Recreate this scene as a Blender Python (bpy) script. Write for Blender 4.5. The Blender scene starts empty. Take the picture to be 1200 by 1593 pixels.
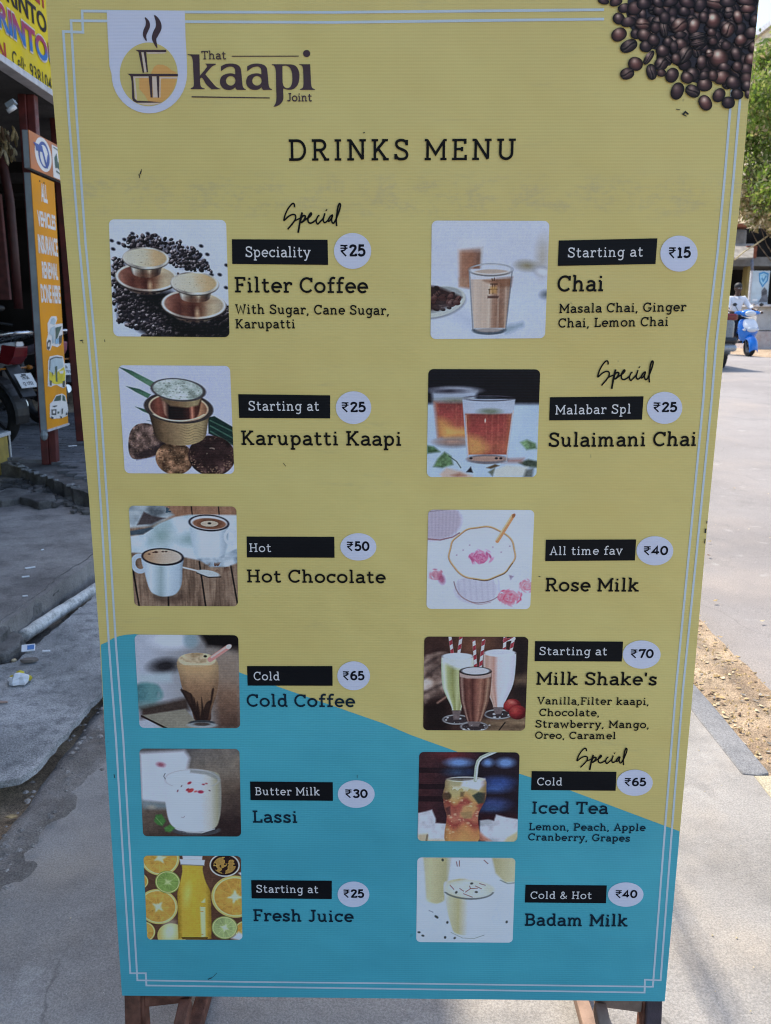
import bpy, bmesh, math, random
import numpy as np
from mathutils import Vector, Matrix, noise as mnoise
from mathutils.geometry import tessellate_polygon

R = math.radians
C = bpy.context.scene.collection
sc = bpy.context.scene
random.seed(7)

# ------------------------------------------------------------------ camera
F, HOR, H = 1300.0, 500.0, 1.40            # focal length in photo pixels, horizon row, eye height
PITCH = math.atan((796.5 - HOR) / F)
cam = bpy.data.cameras.new('camera')
camo = bpy.data.objects.new('camera', cam)
C.objects.link(camo)
camo.location = (0, 0, H)
camo.rotation_euler = (math.pi / 2 - PITCH, 0, 0)
cam.sensor_fit = 'HORIZONTAL'
cam.sensor_width = 36
cam.lens = 36 * F / 1200
cam.clip_start = .05
cam.clip_end = 2000
cam.dof.use_dof = True
cam.dof.focus_distance = 1.62
cam.dof.aperture_fstop = 14
sc.camera = camo
sc.render.resolution_x, sc.render.resolution_y = 771, 1024

# ------------------------------------------------------------------ sky, sun, exposure
SUN_EL, SUN_AZ = R(57), R(-33)             # azimuth from +Y, negative = to the left
sunv = Vector((math.sin(SUN_AZ) * math.cos(SUN_EL), math.cos(SUN_AZ) * math.cos(SUN_EL), math.sin(SUN_EL)))
w = bpy.data.worlds.new('World')
sc.world = w
w.use_nodes = True
nt = w.node_tree
sky = nt.nodes.new('ShaderNodeTexSky')
sky.sky_type = 'NISHITA'
sky.sun_disc = False
sky.sun_elevation = SUN_EL
sky.sun_rotation = SUN_AZ
sky.air_density = 1.0
sky.dust_density = 1.6
nt.links.new(sky.outputs[0], nt.nodes['Background'].inputs[0])
nt.nodes['Background'].inputs[1].default_value = .15
sl = bpy.data.lights.new('sun', 'SUN')
sl.energy = 2.65
sl.angle = R(.6)
sl.color = (1, .915, .79)
so = bpy.data.objects.new('sun', sl)
C.objects.link(so)
so.rotation_euler = (-sunv).to_track_quat('-Z', 'Y').to_euler()
sc.view_settings.view_transform = 'Standard'
sc.view_settings.look = 'None'
sc.view_settings.exposure = 1.24
sc.view_settings.gamma = 1
sc.cycles.max_bounces = 8
sc.cycles.filter_width = 1.1

# ------------------------------------------------------------------ projection helpers (photo pixel -> point in the place)
def ray(px, py):
    a, b = (px - 600) / F, (py - 796.5) / F
    return Vector((a, math.cos(PITCH) - b * math.sin(PITCH), -math.sin(PITCH) - b * math.cos(PITCH)))

CAM = Vector((0, 0, H))
def on_z(px, py, z=0.0):
    d = ray(px, py)
    return CAM + d * ((z - H) / d.z)
def on_x(px, py, x):
    d = ray(px, py)
    return CAM + d * (x / d.x)
def at_y(px, py, y):
    d = ray(px, py)
    return CAM + d * (y / d.y)
def smooth(a, b, t):
    t = min(1, max(0, (t - a) / (b - a)))
    return t * t * (3 - 2 * t)
def ground_h(y):
    return .58 * smooth(3, 17, y)
def on_ground(px, py):
    z = 0
    for _ in range(40):
        p = on_z(px, py, z)
        z = .5 * z + .5 * ground_h(p.y)
    return on_z(px, py, z)

# ------------------------------------------------------------------ objects
def tag(o, label=None, cat=None, group=None, kind=None):
    if label: o['label'] = label
    if cat: o['category'] = cat
    if group: o['group'] = group
    if kind: o['kind'] = kind
    return o
def thing(name, label, cat, loc=(0, 0, 0), rz=0, group=None):
    o = bpy.data.objects.new(name, None)
    C.objects.link(o)
    o.location = loc
    o.rotation_euler = (0, 0, rz)
    o.empty_display_size = .1
    return tag(o, label, cat, group)
def link_mesh(name, me, mats, parent=None):
    o = bpy.data.objects.new(name, me)
    C.objects.link(o)
    for m in (mats if isinstance(mats, (list, tuple)) else [mats]):
        me.materials.append(m)
    if parent is not None:
        o.parent = parent
    return o
def copy_tree(o, parent=None):
    c = o.copy()
    C.objects.link(c)
    if parent is not None:
        c.parent = parent
    for ch in list(o.children):
        copy_tree(ch, c)
    return c

class MB:
    """collects shapes and links them as one mesh object"""
    def __init__(s):
        s.v, s.f, s.mi = [], [], []
    def add(s, vs, fs, M=None, mi=0):
        n = len(s.v)
        s.v += [tuple(M @ Vector(p)) if M is not None else tuple(p) for p in vs]
        s.f += [tuple(i + n for i in f) for f in fs]
        s.mi += [mi] * len(fs)
        return s
    def box(s, c, d, M=None, mi=0):
        x, y, z = d[0] / 2, d[1] / 2, d[2] / 2
        vs = [(c[0] + a * x, c[1] + b * y, c[2] + e * z) for e in (-1, 1) for b in (-1, 1) for a in (-1, 1)]
        fs = [(0, 2, 3, 1), (4, 5, 7, 6), (0, 1, 5, 4), (2, 6, 7, 3), (0, 4, 6, 2), (1, 3, 7, 5)]
        return s.add(vs, fs, M, mi)
    def bar(s, p, q, wd, ht, mi=0, up=(0, 0, 1)):
        p, q = Vector(p), Vector(q)
        d = (q - p)
        L = d.length
        d.normalize()
        u = Vector(up)
        if abs(d.dot(u)) > .98: u = Vector((1, 0, 0))
        a = d.cross(u).normalized()
        b = a.cross(d)
        vs = [tuple(c + a * (i * wd / 2) + b * (j * ht / 2)) for c in (p, q) for i, j in ((-1, -1), (1, -1), (1, 1), (-1, 1))]
        return s.add(vs, [(0, 1, 2, 3), (7, 6, 5, 4), (0, 4, 5, 1), (1, 5, 6, 2), (2, 6, 7, 3), (3, 7, 4, 0)], None, mi)
    def tube(s, pts, r, n=10, mi=0, caps=True):
        pts = [Vector(p) for p in pts]
        rs = r if isinstance(r, (list, tuple)) else [r] * len(pts)
        vs, fs = [], []
        a = None
        for i, p in enumerate(pts):
            d = (pts[min(i + 1, len(pts) - 1)] - pts[max(i - 1, 0)]).normalized()
            if a is None:
                a = d.orthogonal().normalized()
            else:
                a = (a - d * a.dot(d)).normalized()
            b = d.cross(a)
            for k in range(n):
                t = 2 * math.pi * k / n
                vs.append(tuple(p + (a * math.cos(t) + b * math.sin(t)) * rs[i]))
        for i in range(len(pts) - 1):
            for k in range(n):
                k2 = (k + 1) % n
                fs.append((i * n + k, i * n + k2, (i + 1) * n + k2, (i + 1) * n + k))
        if caps:
            fs.append(tuple(range(n - 1, -1, -1)))
            fs.append(tuple(range((len(pts) - 1) * n, len(pts) * n)))
        return s.add(vs, fs, None, mi)
    def lathe(s, prof, n=20, M=None, mi=0):
        vs = [(r * math.cos(2 * math.pi * k / n), r * math.sin(2 * math.pi * k / n), z) for r, z in prof for k in range(n)]
        fs = [(i * n + k, i * n + (k + 1) % n, (i + 1) * n + (k + 1) % n, (i + 1) * n + k) for i in range(len(prof) - 1) for k in range(n)]
        return s.add(vs, fs, M, mi)
    def ball(s, c, r, n=14, mi=0, M=None):
        r = r if isinstance(r, (tuple, list)) else (r, r, r)
        vs, fs = [], []
        m = n // 2
        for i in range(m + 1):
            t = math.pi * i / m
            for k in range(n):
                p = 2 * math.pi * k / n
                vs.append((c[0] + r[0] * math.sin(t) * math.cos(p), c[1] + r[1] * math.sin(t) * math.sin(p), c[2] - r[2] * math.cos(t)))
        for i in range(m):
            for k in range(n):
                fs.append((i * n + k, i * n + (k + 1) % n, (i + 1) * n + (k + 1) % n, (i + 1) * n + k))
        return s.add(vs, fs, M, mi)
    def prism(s, poly, z0, z1, M=None, mi=0):
        """poly in xy, counter-clockwise or not, from z0 to z1 (numbers or per-corner lists)"""
        n = len(poly)
        a = sum(poly[i][0] * poly[(i + 1) % n][1] - poly[(i + 1) % n][0] * poly[i][1] for i in range(n))
        if a < 0: poly = list(reversed(poly))
        vs = [(p[0], p[1], z0) for p in poly] + [(p[0], p[1], z1) for p in poly]
        fs = [(i, (i + 1) % n, n + (i + 1) % n, n + i) for i in range(n)]
        tri = tessellate_polygon([[Vector((p[0], p[1], 0)) for p in poly]])
        for t in tri:
            q = list(t)
            ar = (poly[q[1]][0] - poly[q[0]][0]) * (poly[q[2]][1] - poly[q[0]][1]) - (poly[q[2]][0] - poly[q[0]][0]) * (poly[q[1]][1] - poly[q[0]][1])
            if ar < 0: q.reverse()
            fs.append(tuple(n + i for i in q))
            fs.append(tuple(reversed(q)))
        return s.add(vs, fs, M, mi)
    def build(s, name, mats, parent=None, smooth=None, bevel=0, seg=2, subsurf=0):
        me = bpy.data.meshes.new(name)
        me.from_pydata(s.v, [], s.f)
        if any(s.mi):
            me.polygons.foreach_set('material_index', s.mi)
        o = link_mesh(name, me, mats, parent)
        if smooth:
            me.polygons.foreach_set('use_smooth', [True] * len(s.f))
            if smooth != 'all':
                me.set_sharp_from_angle(angle=R(smooth))
        if bevel:
            b = o.modifiers.new('bevel', 'BEVEL')
            b.width = bevel
            b.segments = seg
            b.limit_method = 'ANGLE'
        if subsurf:
            b = o.modifiers.new('sub', 'SUBSURF')
            b.levels = b.render_levels = subsurf
        return o

# ------------------------------------------------------------------ materials
def lin(c):
    return tuple(((x / 255) / 12.92 if x <= 10 else ((x / 255 + .055) / 1.055) ** 2.4) for x in c)
class NT:
    def __init__(s, name):
        s.m = bpy.data.materials.new(name)
        s.m.use_nodes = True
        s.t = s.m.node_tree
        s.b = s.t.nodes['Principled BSDF']
        s.co = s.t.nodes.new('ShaderNodeTexCoord')
    def n(s, typ, ins=None, **kw):
        x = s.t.nodes.new('ShaderNode' + typ)
        for k, v in kw.items(): setattr(x, k, v)
        for k, v in (ins or {}).items():
            if isinstance(v, bpy.types.NodeSocket): s.t.links.new(v, x.inputs[k])
            else: x.inputs[k].default_value = v
        return x
    def obj(s, scale=(1, 1, 1)):
        return s.n('Mapping', {'Vector': s.co.outputs['Object'], 'Scale': scale}).outputs[0]
    def noise(s, vec, scale, detail=4, rough=.55):
        return s.n('TexNoise', {'Vector': vec, 'Scale': scale, 'Detail': detail, 'Roughness': rough}).outputs[0]
    def ramp(s, fac, a, b, lo=0, hi=1):
        x = s.n('MapRange', {'Value': fac, 'From Min': a, 'From Max': b, 'To Min': lo, 'To Max': hi})
        x.interpolation_type = 'SMOOTHSTEP'
        return x.outputs[0]
    def mix(s, fac, a, b, mode='MIX'):
        x = s.n('Mix', data_type='RGBA', blend_type=mode)
        for i, v in ((0, fac), (6, a), (7, b)):
            if isinstance(v, bpy.types.NodeSocket): s.t.links.new(v, x.inputs[i])
            elif i == 0: x.inputs[0].default_value = v
            else: x.inputs[i].default_value = (*v[:3], 1)
        return x.outputs[2]
    def bump(s, h, strength=.3, dist=.005, prev=None):
        ins = {'Height': h, 'Strength': strength, 'Distance': dist}
        if prev is not None: ins['Normal'] = prev
        return s.n('Bump', ins).outputs[0]
    def done(s, col, rough=.6, normal=None, metal=0, spec=.5):
        for k, v in (('Base Color', col), ('Roughness', rough), ('Normal', normal), ('Metallic', metal), ('Specular IOR Level', spec)):
            if v is None: continue
            if isinstance(v, bpy.types.NodeSocket): s.t.links.new(v, s.b.inputs[k])
            elif k == 'Base Color': s.b.inputs[k].default_value = (*v[:3], 1)
            else: s.b.inputs[k].default_value = v
        return s.m

def plain(name, col, rough=.5, metal=0, var=.25, scale=14, bump=.1, spec=.5, grime=0):
    """a real surface: base colour with slight uneven wear, roughness and fine relief"""
    t = NT(name)
    v = t.obj()
    n1 = t.noise(v, scale, 5)
    c = t.mix(t.ramp(n1, .3, .7, 0, 1), tuple(x * (1 - var) for x in col), tuple(min(1, x * (1 + var * .6)) for x in col))
    if grime:
        g = t.noise(v, scale * .35, 6, .7)
        c = t.mix(t.ramp(g, .5, .72, 0, grime), c, (.055, .045, .035))
    r = t.ramp(t.noise(v, scale * 2, 3), .3, .7, max(.02, rough - .08), min(1, rough + .1))
    return t.done(c, r, t.bump(t.noise(v, scale * 8, 3), bump, .003), metal, spec)

def concrete(name, c1, c2, stain=(.05, .047, .044), stain_amt=.5, big=1.2, speck=.5, bump=.5, rough=.92, warm=None, cracks=0):
    t = NT(name)
    v = t.obj()
    a = t.noise(v, big, 6, .6)
    col = t.mix(t.ramp(a, .35, .68), c1, c2)
    b = t.noise(v, big * 4.3, 8, .7)
    col = t.mix(t.ramp(b, .42, .75, 0, stain_amt), col, stain)
    if warm:
        col = t.mix(t.ramp(t.noise(v, big * 2.1, 4), .52, .75, 0, .7), col, warm)
    if cracks:
        dv = t.n('Mix', {'Factor': .16}, data_type='VECTOR')
        t.t.links.new(v, dv.inputs[4])
        t.t.links.new(t.n('TexNoise', {'Vector': v, 'Scale': 3.0, 'Detail': 5.0}).outputs[1], dv.inputs[5])
        ck = t.n('TexVoronoi', {'Vector': dv.outputs[1], 'Scale': 1.35}, feature='DISTANCE_TO_EDGE').outputs[0]
        cm = t.n('Math', {0: t.ramp(ck, .0, .006, 1, 0), 1: t.ramp(t.noise(v, .8, 2), .5, .6)}, operation='MULTIPLY').outputs[0]
        col = t.mix(t.n('Math', {0: cm, 1: cracks}, operation='MULTIPLY').outputs[0], col, (.06, .055, .05))
        pt = t.noise(v, 2.7, 8, .65)
        col = t.mix(t.ramp(pt, .56, .66, 0, .32), col, (.17, .165, .16))
        col = t.mix(t.ramp(t.noise(v, 5.5, 5, .6), .6, .72, 0, .35), col, (.46, .44, .41))
    f = t.noise(v, 210, 2, .8)
    col = t.mix(speck, col, t.mix(t.ramp(f, .3, .7), (.25, .25, .25), (.9, .9, .88)), 'OVERLAY')
    vo = t.n('TexVoronoi', {'Vector': v, 'Scale': 150.0}, feature='F1')
    grit = t.ramp(vo.outputs['Distance'], .05, .25, 1, 0)
    g2 = t.ramp(t.noise(v, 40, 3), .55, .7)
    gm = t.n('Math', {0: grit, 1: g2}, operation='MULTIPLY').outputs[0]
    col = t.mix(gm, col, tuple(x * 1.6 for x in c2), 'MIX')
    nb = t.bump(t.noise(v, 60, 8, .75), bump, .01)
    nb = t.bump(f, bump * .6, .004, nb)
    nb = t.bump(t.noise(v, 7, 5), bump * .5, .03, nb)
    return t.done(col, rough, nb, 0, .25)

M = {}
M['path'] = concrete('footpath_concrete', (.255, .24, .222), (.38, .36, .337), stain_amt=.32, big=.9, speck=.34, warm=(.40, .35, .29), cracks=.55)
M['walkway'] = concrete('walkway_concrete', (.185, .17, .16), (.345, .322, .30), stain_amt=.6, big=1.4, bump=.6)
M['granite'] = concrete('granite_slab', (.235, .24, .24), (.42, .42, .42), stain=(.09, .095, .1), stain_amt=.85, big=3.2, speck=.75, bump=.5)
M['rough'] = concrete('broken_concrete', (.09, .085, .08), (.2, .19, .18), stain_amt=.75, big=4, bump=1.0)
M['pipe'] = concrete('plastered_pipe', (.50, .49, .46), (.78, .77, .73), stain=(.12, .12, .11), stain_amt=.75, big=7, bump=.5)
M['kerb'] = concrete('kerb_stone', (.16, .165, .176), (.235, .234, .238), stain_amt=.35, big=2, bump=.35)
M['kerb_pale'] = concrete('kerb_stone_pale', (.36, .315, .22), (.46, .41, .30), stain_amt=.35, big=3, bump=.3)
M['dirt'] = concrete('dirt', (.29, .205, .135), (.52, .40, .275), stain=(.06, .045, .03), stain_amt=.6, big=2.2, speck=.8, bump=1.0)
M['road'] = concrete('dusty_road', (.215, .198, .19), (.29, .27, .26), stain=(.17, .155, .15), stain_amt=.35, big=.35, speck=.35, bump=.35, warm=(.34, .295, .26), cracks=.2)
M['soil'] = concrete('dark_soil', (.20, .18, .16), (.33, .305, .28), stain_amt=.3, big=5, bump=1.0)
M['paver'] = concrete('paving_block', (.12, .12, .125), (.2, .2, .21), stain_amt=.5, big=2, bump=.5)
M['plaster'] = concrete('wall_plaster', (.42, .38, .33), (.55, .5, .43), stain_amt=.5, big=.5, bump=.3)
M['plaster_grey'] = concrete('grey_wall', (.33, .34, .36), (.46, .47, .48), stain_amt=.35, big=.8, bump=.3)
M['plaster_cream'] = concrete('cream_wall', (.6, .5, .36), (.72, .62, .46), stain_amt=.3, big=.4, bump=.2)
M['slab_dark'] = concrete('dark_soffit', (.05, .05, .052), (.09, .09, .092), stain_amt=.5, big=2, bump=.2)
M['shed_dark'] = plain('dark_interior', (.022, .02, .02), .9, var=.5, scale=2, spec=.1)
M['rust'] = plain('rusty_steel', (.21, .09, .058), .75, var=.45, scale=30, bump=.4, spec=.2, grime=.4)
M['sunlit_rust'] = plain('sunlit_rust_paint', (.34, .235, .18), .8, var=.3, scale=20, bump=.3, spec=.1)  # paler rust for the right foot, sunlight put into its colour
M['purple_steel'] = plain('painted_stand_steel', (.07, .05, .062), .6, var=.35, scale=26, bump=.3, grime=.4)
M['red_post'] = plain('red_oxide_paint', (.115, .018, .016), .5, var=.35, scale=12, bump=.15, grime=.4)
M['galv'] = plain('grey_painted_sheet', (.23, .26, .27), .5, var=.2, scale=9, grime=.3)
M['trim'] = plain('pale_sign_trim', (.5, .5, .52), .5, var=.2, grime=.3)
M['black'] = plain('black_plastic', (.014, .014, .015), .45, var=.3)
M['rubber'] = plain('tyre_rubber', (.018, .018, .018), .85, var=.3, bump=.3, spec=.2)
M['chrome'] = plain('brushed_metal', (.62, .63, .65), .28, 1, var=.1, bump=.03)
M['iron'] = plain('dark_metal', (.08, .08, .085), .45, .8, var=.2)
M['white_paint'] = plain('white_paint', (.72, .74, .76), .3, var=.06, bump=.02)
M['grey_cowl'] = plain('mauve_grey_paint', (.23, .2, .25), .3, var=.1, bump=.02)
M['tail_red'] = plain('red_lens', (.15, .012, .016), .15, var=.1, bump=.02)
M['tail_mauve'] = plain('faded_red_lens', (.36, .13, .17), .2, var=.1, bump=.02)
M['plate'] = plain('number_plate_white', (.72, .73, .72), .4, var=.06)
M['ink'] = plain('black_ink', (.02, .02, .025), .5, var=.1)
M['yellow_box'] = plain('yellow_box_paint', (.5, .36, .08), .55, var=.3, scale=7, grime=.35)
M['car_grey'] = plain('silver_grey_car_paint', (.17, .195, .22), .3, 0, var=.05, bump=.01)
M['car_silver'] = plain('silver_bumper', (.33, .35, .37), .3, .4, var=.08, bump=.02)
M['glass'] = plain('dark_glass', (.02, .024, .028), .06, 0, var=.1, bump=0)
M['scoot_blue'] = plain('glossy_blue_paint', (.012, .17, .60), .18, 0, var=.08, bump=.01)
M['scoot_white'] = plain('white_decal', (.75, .77, .8), .25, var=.05, bump=.01)
M['lens'] = plain('clear_lens', (.6, .64, .68), .08, 0, var=.1, bump=.02)
M['skin'] = plain('brown_skin', (.075, .038, .025), .5, var=.12, scale=20, bump=.1)
M['shirt'] = plain('white_cotton', (.76, .77, .8), .9, var=.05, scale=20, bump=.3, spec=.1)
M['trouser'] = plain('dark_trousers', (.03, .032, .04), .9, var=.2, spec=.1)
M['hair'] = plain('black_hair', (.011, .01, .01), .6, var=.3, scale=60, bump=.5)
M['bark'] = plain('tree_bark', (.17, .13, .095), .95, var=.5, scale=9, bump=1.0, spec=.1)
M['brick'] = plain('red_brick', (.30, .11, .07), .9, var=.4, scale=8, bump=.5)
M['tarp'] = plain('grey_tarpaulin', (.22, .22, .23), .6, var=.3, scale=4)
M['awning'] = plain('weathered_awning', (.30, .28, .26), .75, var=.35, scale=4, grime=.4)
M['cable'] = plain('cable_black', (.012, .012, .012), .6)
M['litter_white'] = plain('white_wrapper', (.78, .8, .82), .5, var=.08, bump=.3)
M['litter_yellow'] = plain('yellow_wrapper', (.6, .5, .02), .4, var=.15, bump=.3)
M['litter_blue'] = plain('blue_print', (.07, .2, .48), .4, var=.1)
M['leaf_tan'] = plain('dry_leaf_tan', (.5, .36, .17), .8, var=.4, scale=40)
M['leaf_pale'] = plain('dry_leaf_pale', (.68, .56, .34), .8, var=.3, scale=40)
M['leaf_brown'] = plain('dry_leaf_brown', (.12, .065, .03), .8, var=.4, scale=40)
M['stone_lit'] = plain('pebble', (.4, .36, .3), .9, var=.4, scale=50)

def leafmat(name, c, tr):
    t = NT(name)
    v = t.obj()
    n = t.noise(v, .9, 3)
    n2 = t.noise(v, 6, 3)
    col = t.mix(t.ramp(n, .35, .65), tuple(x * .55 for x in c), c)
    col = t.mix(t.ramp(n2, .45, .7, 0, .5), col, tuple(x * 1.5 for x in c))
    t.done(col, .55, None, 0, .3)
    tl = t.n('BsdfTranslucent', {'Color': (*tr, 1)})
    mx = t.n('MixShader', {'Fac': .42, 1: t.b.outputs[0], 2: tl.outputs[0]})
    t.t.links.new(mx.outputs[0], t.t.nodes['Material Output'].inputs[0])
    return t.m
M['foliage'] = leafmat('green_foliage', (.10, .155, .035), (.27, .40, .06))
M['foliage_pale'] = leafmat('pale_foliage', (.19, .215, .075), (.38, .42, .13))
M['foliage_dry'] = leafmat('dry_foliage', (.36, .29, .17), (.5, .41, .22))
# ================================================================== THE SETTING
def grid_sheet(name, xs, ys, hf, mat, jitter=0, parent=None):
    vs = [(x, y, hf(x, y) + (random.uniform(-jitter, jitter) if jitter else 0)) for y in ys for x in xs]
    nx = len(xs)
    fs = [(j * nx + i, j * nx + i + 1, (j + 1) * nx + i + 1, (j + 1) * nx + i) for j in range(len(ys) - 1) for i in range(nx - 1)]
    b = MB()
    b.add(vs, fs)
    return b.build(name, mat, parent, smooth='all')
def frange(a, b, n):
    return [a + (b - a) * i / n for i in range(n + 1)]

YS = frange(-8, 3, 8) + frange(3, 24, 26)[1:] + [40, 80, 160, 300]
ground = tag(grid_sheet('ground', [-200, -60, -10, -2, 0, 1.2, 3, 10, 60, 200], YS, lambda x, y: ground_h(y) - .008, M['dirt']), kind='structure')
NE = mnoise.noise
def wob(x, y, a=.0022, s=2.5):
    return a * NE(Vector((x * s, y * s, 3.3)))
PATH_Y = frange(-2, 6, 64) + frange(6, 40, 12)[1:]
footpath = tag(grid_sheet('footpath', frange(-1.04, 1.16, 23), PATH_Y, lambda x, y: ground_h(y) + .004 + wob(x, y), M['path']), kind='structure')

# road: starts beyond the dirt verge, wavy sandy edge
def road_edge(y):
    return 1.50 + .045 * NE(Vector((y * 1.7, 1, 0))) + .02 * NE(Vector((y * 6, 2, 0)))
RY = frange(-4, 10, 110) + frange(10, 40, 20)[1:] + [70, 140, 280]
b = MB()
cols = [0, .06, .2, .6, 1.5, 3.5, 7.2]
vs = []
for y in RY:
    for i, c in enumerate(cols):
        vs.append((road_edge(y) + c, y, ground_h(y) + (-.012 if i == 0 else .012 + .01 * min(c, 1))))
n = len(cols)
b.add(vs, [(j * n + i, j * n + i + 1, (j + 1) * n + i + 1, (j + 1) * n + i) for j in range(len(RY) - 1) for i in range(n - 1)])
road = tag(b.build('road', M['road'], None, smooth='all'), kind='structure')

# kerb: a row of stones between footpath and verge
kerb = tag(bpy.data.objects.new('kerb', None), kind='structure')
C.objects.link(kerb)
y0 = -1.2
lens = [1.0, .98, 1.05, .97]
ks = [(1.15, 1.225, 2.383, 1.30, 'kerb_pale'), (1.128, 1.216, 2.80 + .55, 2.385, 'kerb')]
for i, (xa, xb, yb, ya, mm) in enumerate(ks):
    p = [(xa + random.uniform(-.004, .004), ya + .004), ((xa + xb) / 2, ya - .006), (xb, ya + .01), (xb + .004, (ya + yb) / 2), (xb - .004, yb), (xa + .01, yb), (xa - .004, (ya * .6 + yb * .4))]
    o = MB().prism(p, -.05, .008 if mm == 'kerb' else .006).build('kerb_stone', M[mm], kerb, bevel=.006)
for i in range(12):
    ya = 3.36 + i * 1.0
    za, zc = ground_h(ya) + .008, ground_h(ya + .985) + .008
    MB().add([(1.13, ya, za - .08), (1.215, ya, za - .08), (1.213, ya + .985, zc - .08), (1.131, ya + .985, zc - .08), (1.13, ya, za), (1.215, ya, za), (1.213, ya + .985, zc), (1.131, ya + .985, zc)], [(3, 2, 1, 0), (4, 5, 6, 7), (0, 1, 5, 4), (1, 2, 6, 5), (2, 3, 7, 6), (3, 0, 4, 7)]).build('kerb_stone', M['kerb'], kerb, bevel=.006)
MB().prism([(1.13, .25), (1.22, .25), (1.22, 1.27), (1.13, 1.27)], -.05, .016).build('kerb_stone', M['kerb'], kerb, bevel=.006)

# ---- verge litter: dry leaves, twigs, pebbles nobody could count
def leaf_litter(name, n, area, mats, smin, smax, lab, zoff=.0):
    b = MB()
    k = 0
    while k < n:
        x, y = area()
        z = ground_h(y) - .007 + zoff
        s = random.uniform(smin, smax)
        a = random.uniform(0, 6.28)
        wd = s * random.uniform(.3, .6)
        cu = s * random.uniform(.05, .5)
        ti, tj = random.uniform(-.5, .5), random.uniform(-.5, .5)
        pts = [(-s, 0, cu), (-.3 * s, wd, 0), (.45 * s, wd * .8, .1 * cu), (s, 0, cu * .8), (.45 * s, -wd * .8, .2 * cu), (-.3 * s, -wd, .1 * cu)]
        ca, sa = math.cos(a), math.sin(a)
        P = []
        for (u, v, q) in pts:
            q = q + max(0, ti * u + tj * v) * .6 + .003
            P.append((x + u * ca - v * sa, y + u * sa + v * ca, z + q))
        b.add(P, [(0, 1, 2, 3), (0, 3, 4, 5)], None, random.choice([0, 0, 0, 1, 1, 2, 3]))
        k += 1
    return tag(b.build(name, mats), kind='stuff')
LM = [M['leaf_tan'], M['leaf_pale'], M['leaf_brown'], M['stone_lit']]
def verge():
    while True:
        y = random.triangular(1.4, 8, 2.8)
        x = random.uniform(1.22, 1.56)
        d = abs(x - 1.235)
        if random.random() < .25 + .75 * math.exp(-d * 9) or (x > 1.4 and random.random() < .5):
            return x, y
leaf_litter('leaf_litter', 900, verge, LM, .004, .0135, '')
def roadside():
    y = random.triangular(2, 14, 4)
    return random.uniform(1.5, 1.5 + y * .28), y
leaf_litter('road_litter', 60, roadside, LM, .006, .016, '', .036)
b = MB()
for _ in range(900):
    x, y = verge()
    b.ball((x + random.uniform(-.02, .02), y, ground_h(y) - .007), (random.uniform(.002, .007),) * 3, 5)
tag(b.build('gravel', M['leaf_tan']), kind='stuff')
b = MB()
for _ in range(70):
    x, y = random.uniform(-1.0, 1.1), random.uniform(1.3, 3.2)
    b.ball((x, y, .007), (random.uniform(.001, .0028),) * 3, 5)
tag(b.build('footpath_grit', M['leaf_pale']), kind='stuff')

# ================================================================== LEFT SIDE: slabs, pipe, platform
def px_poly(pts, z):
    return [tuple(on_z(px, py, z))[:2] for px, py in pts]
def rough_slab(name, poly, z0, z1, mat, parent=None, amp=.012, sub=.05, bev=.008):
    """prism whose outline is broken into short uneven pieces"""
    out = []
    for i in range(len(poly)):
        a, c = Vector((*poly[i], 0)), Vector((*poly[(i + 1) % len(poly)], 0))
        m = max(1, int((c - a).length / sub))
        nrm = Vector((-(c - a).y, (c - a).x, 0)).normalized()
        for k in range(m):
            p = a.lerp(c, k / m)
            if k: p += nrm * random.uniform(-amp, amp)
            out.append((p.x, p.y))
    return MB().prism(out, z0, z1).build(name, mat, parent, bevel=bev)

# dark soil of the open drain edge
soil = tag(grid_sheet('drain_soil', frange(-1.75, -.66, 44), frange(1.2, 6, 110),
       lambda x, y: -.010 + .024 * (1 - smooth(-1.06, -.80, x)) - .09 * (1 - smooth(-1.12, -1.05, x)) * (1 - smooth(2.9, 3.3, y)) + .014 * NE(Vector((x * 9, y * 9, 0))) + .006 * NE(Vector((x * 30, y * 30, 5))), M['soil']), kind='structure')
slab = rough_slab('stone_slab', [(-1.035, 2.86), (-1.06, 2.30), (-1.085, 2.235), (-1.16, 2.205), (-2.2, 2.05), (-1.75, 2.95), (-1.47, 3.1), (-1.43, 3.95), (-1.02, 4.1)], .060, .082, M['granite'], amp=.005, sub=.03, bev=.003)
tag(slab, 'large blue grey stone slab lying beside the white pipe, broken front corner', 'slab')
# kerb wall + walkway behind the pipe
walk = rough_slab('walkway', [(-1.60, -1.0), (-1.60, 3.3), (-1.575, 3.8), (-1.54, 4.35), (-1.5, 5.3), (-1.45, 12), (-5.5, 12), (-5.5, -1.0)], -.05, .17, M['walkway'], amp=.012, sub=.09, bev=.02)
tag(walk, kind='structure')
vs, fs = [], []
for i in range(130):
    y = 2.4 + i * .03
    for j in range(7):
        z = -.02 + .19 * j / 6
        q = Vector((0, y * 6, z * 14))
        vs.append((-1.592 + .03 * (y - 3.3) + .02 * NE(q) + .012 * NE(q * 3.1) - (.03 if j == 6 else 0), y, z + (.004 if j == 6 else 0)))
for i in range(129):
    for j in range(6):
        fs.append((i * 7 + j, i * 7 + 7 + j, i * 7 + 8 + j, i * 7 + 1 + j))
MB().add(vs, fs).build('step_face', M['rough'], walk)
# rubble lip left of the pipe end
for i, (pts, z) in enumerate([([(-5, 985), (22, 978), (34, 986), (30, 1003), (2, 1018), (-14, 1016)], .11)]):
    o = rough_slab('broken_kerb_lump', px_poly(pts, z), .0, z, M['rough'], amp=.01, sub=.03, bev=.012)
    tag(o, 'rough broken concrete lump against the step at the left end of the pipe', 'rubble')
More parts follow.
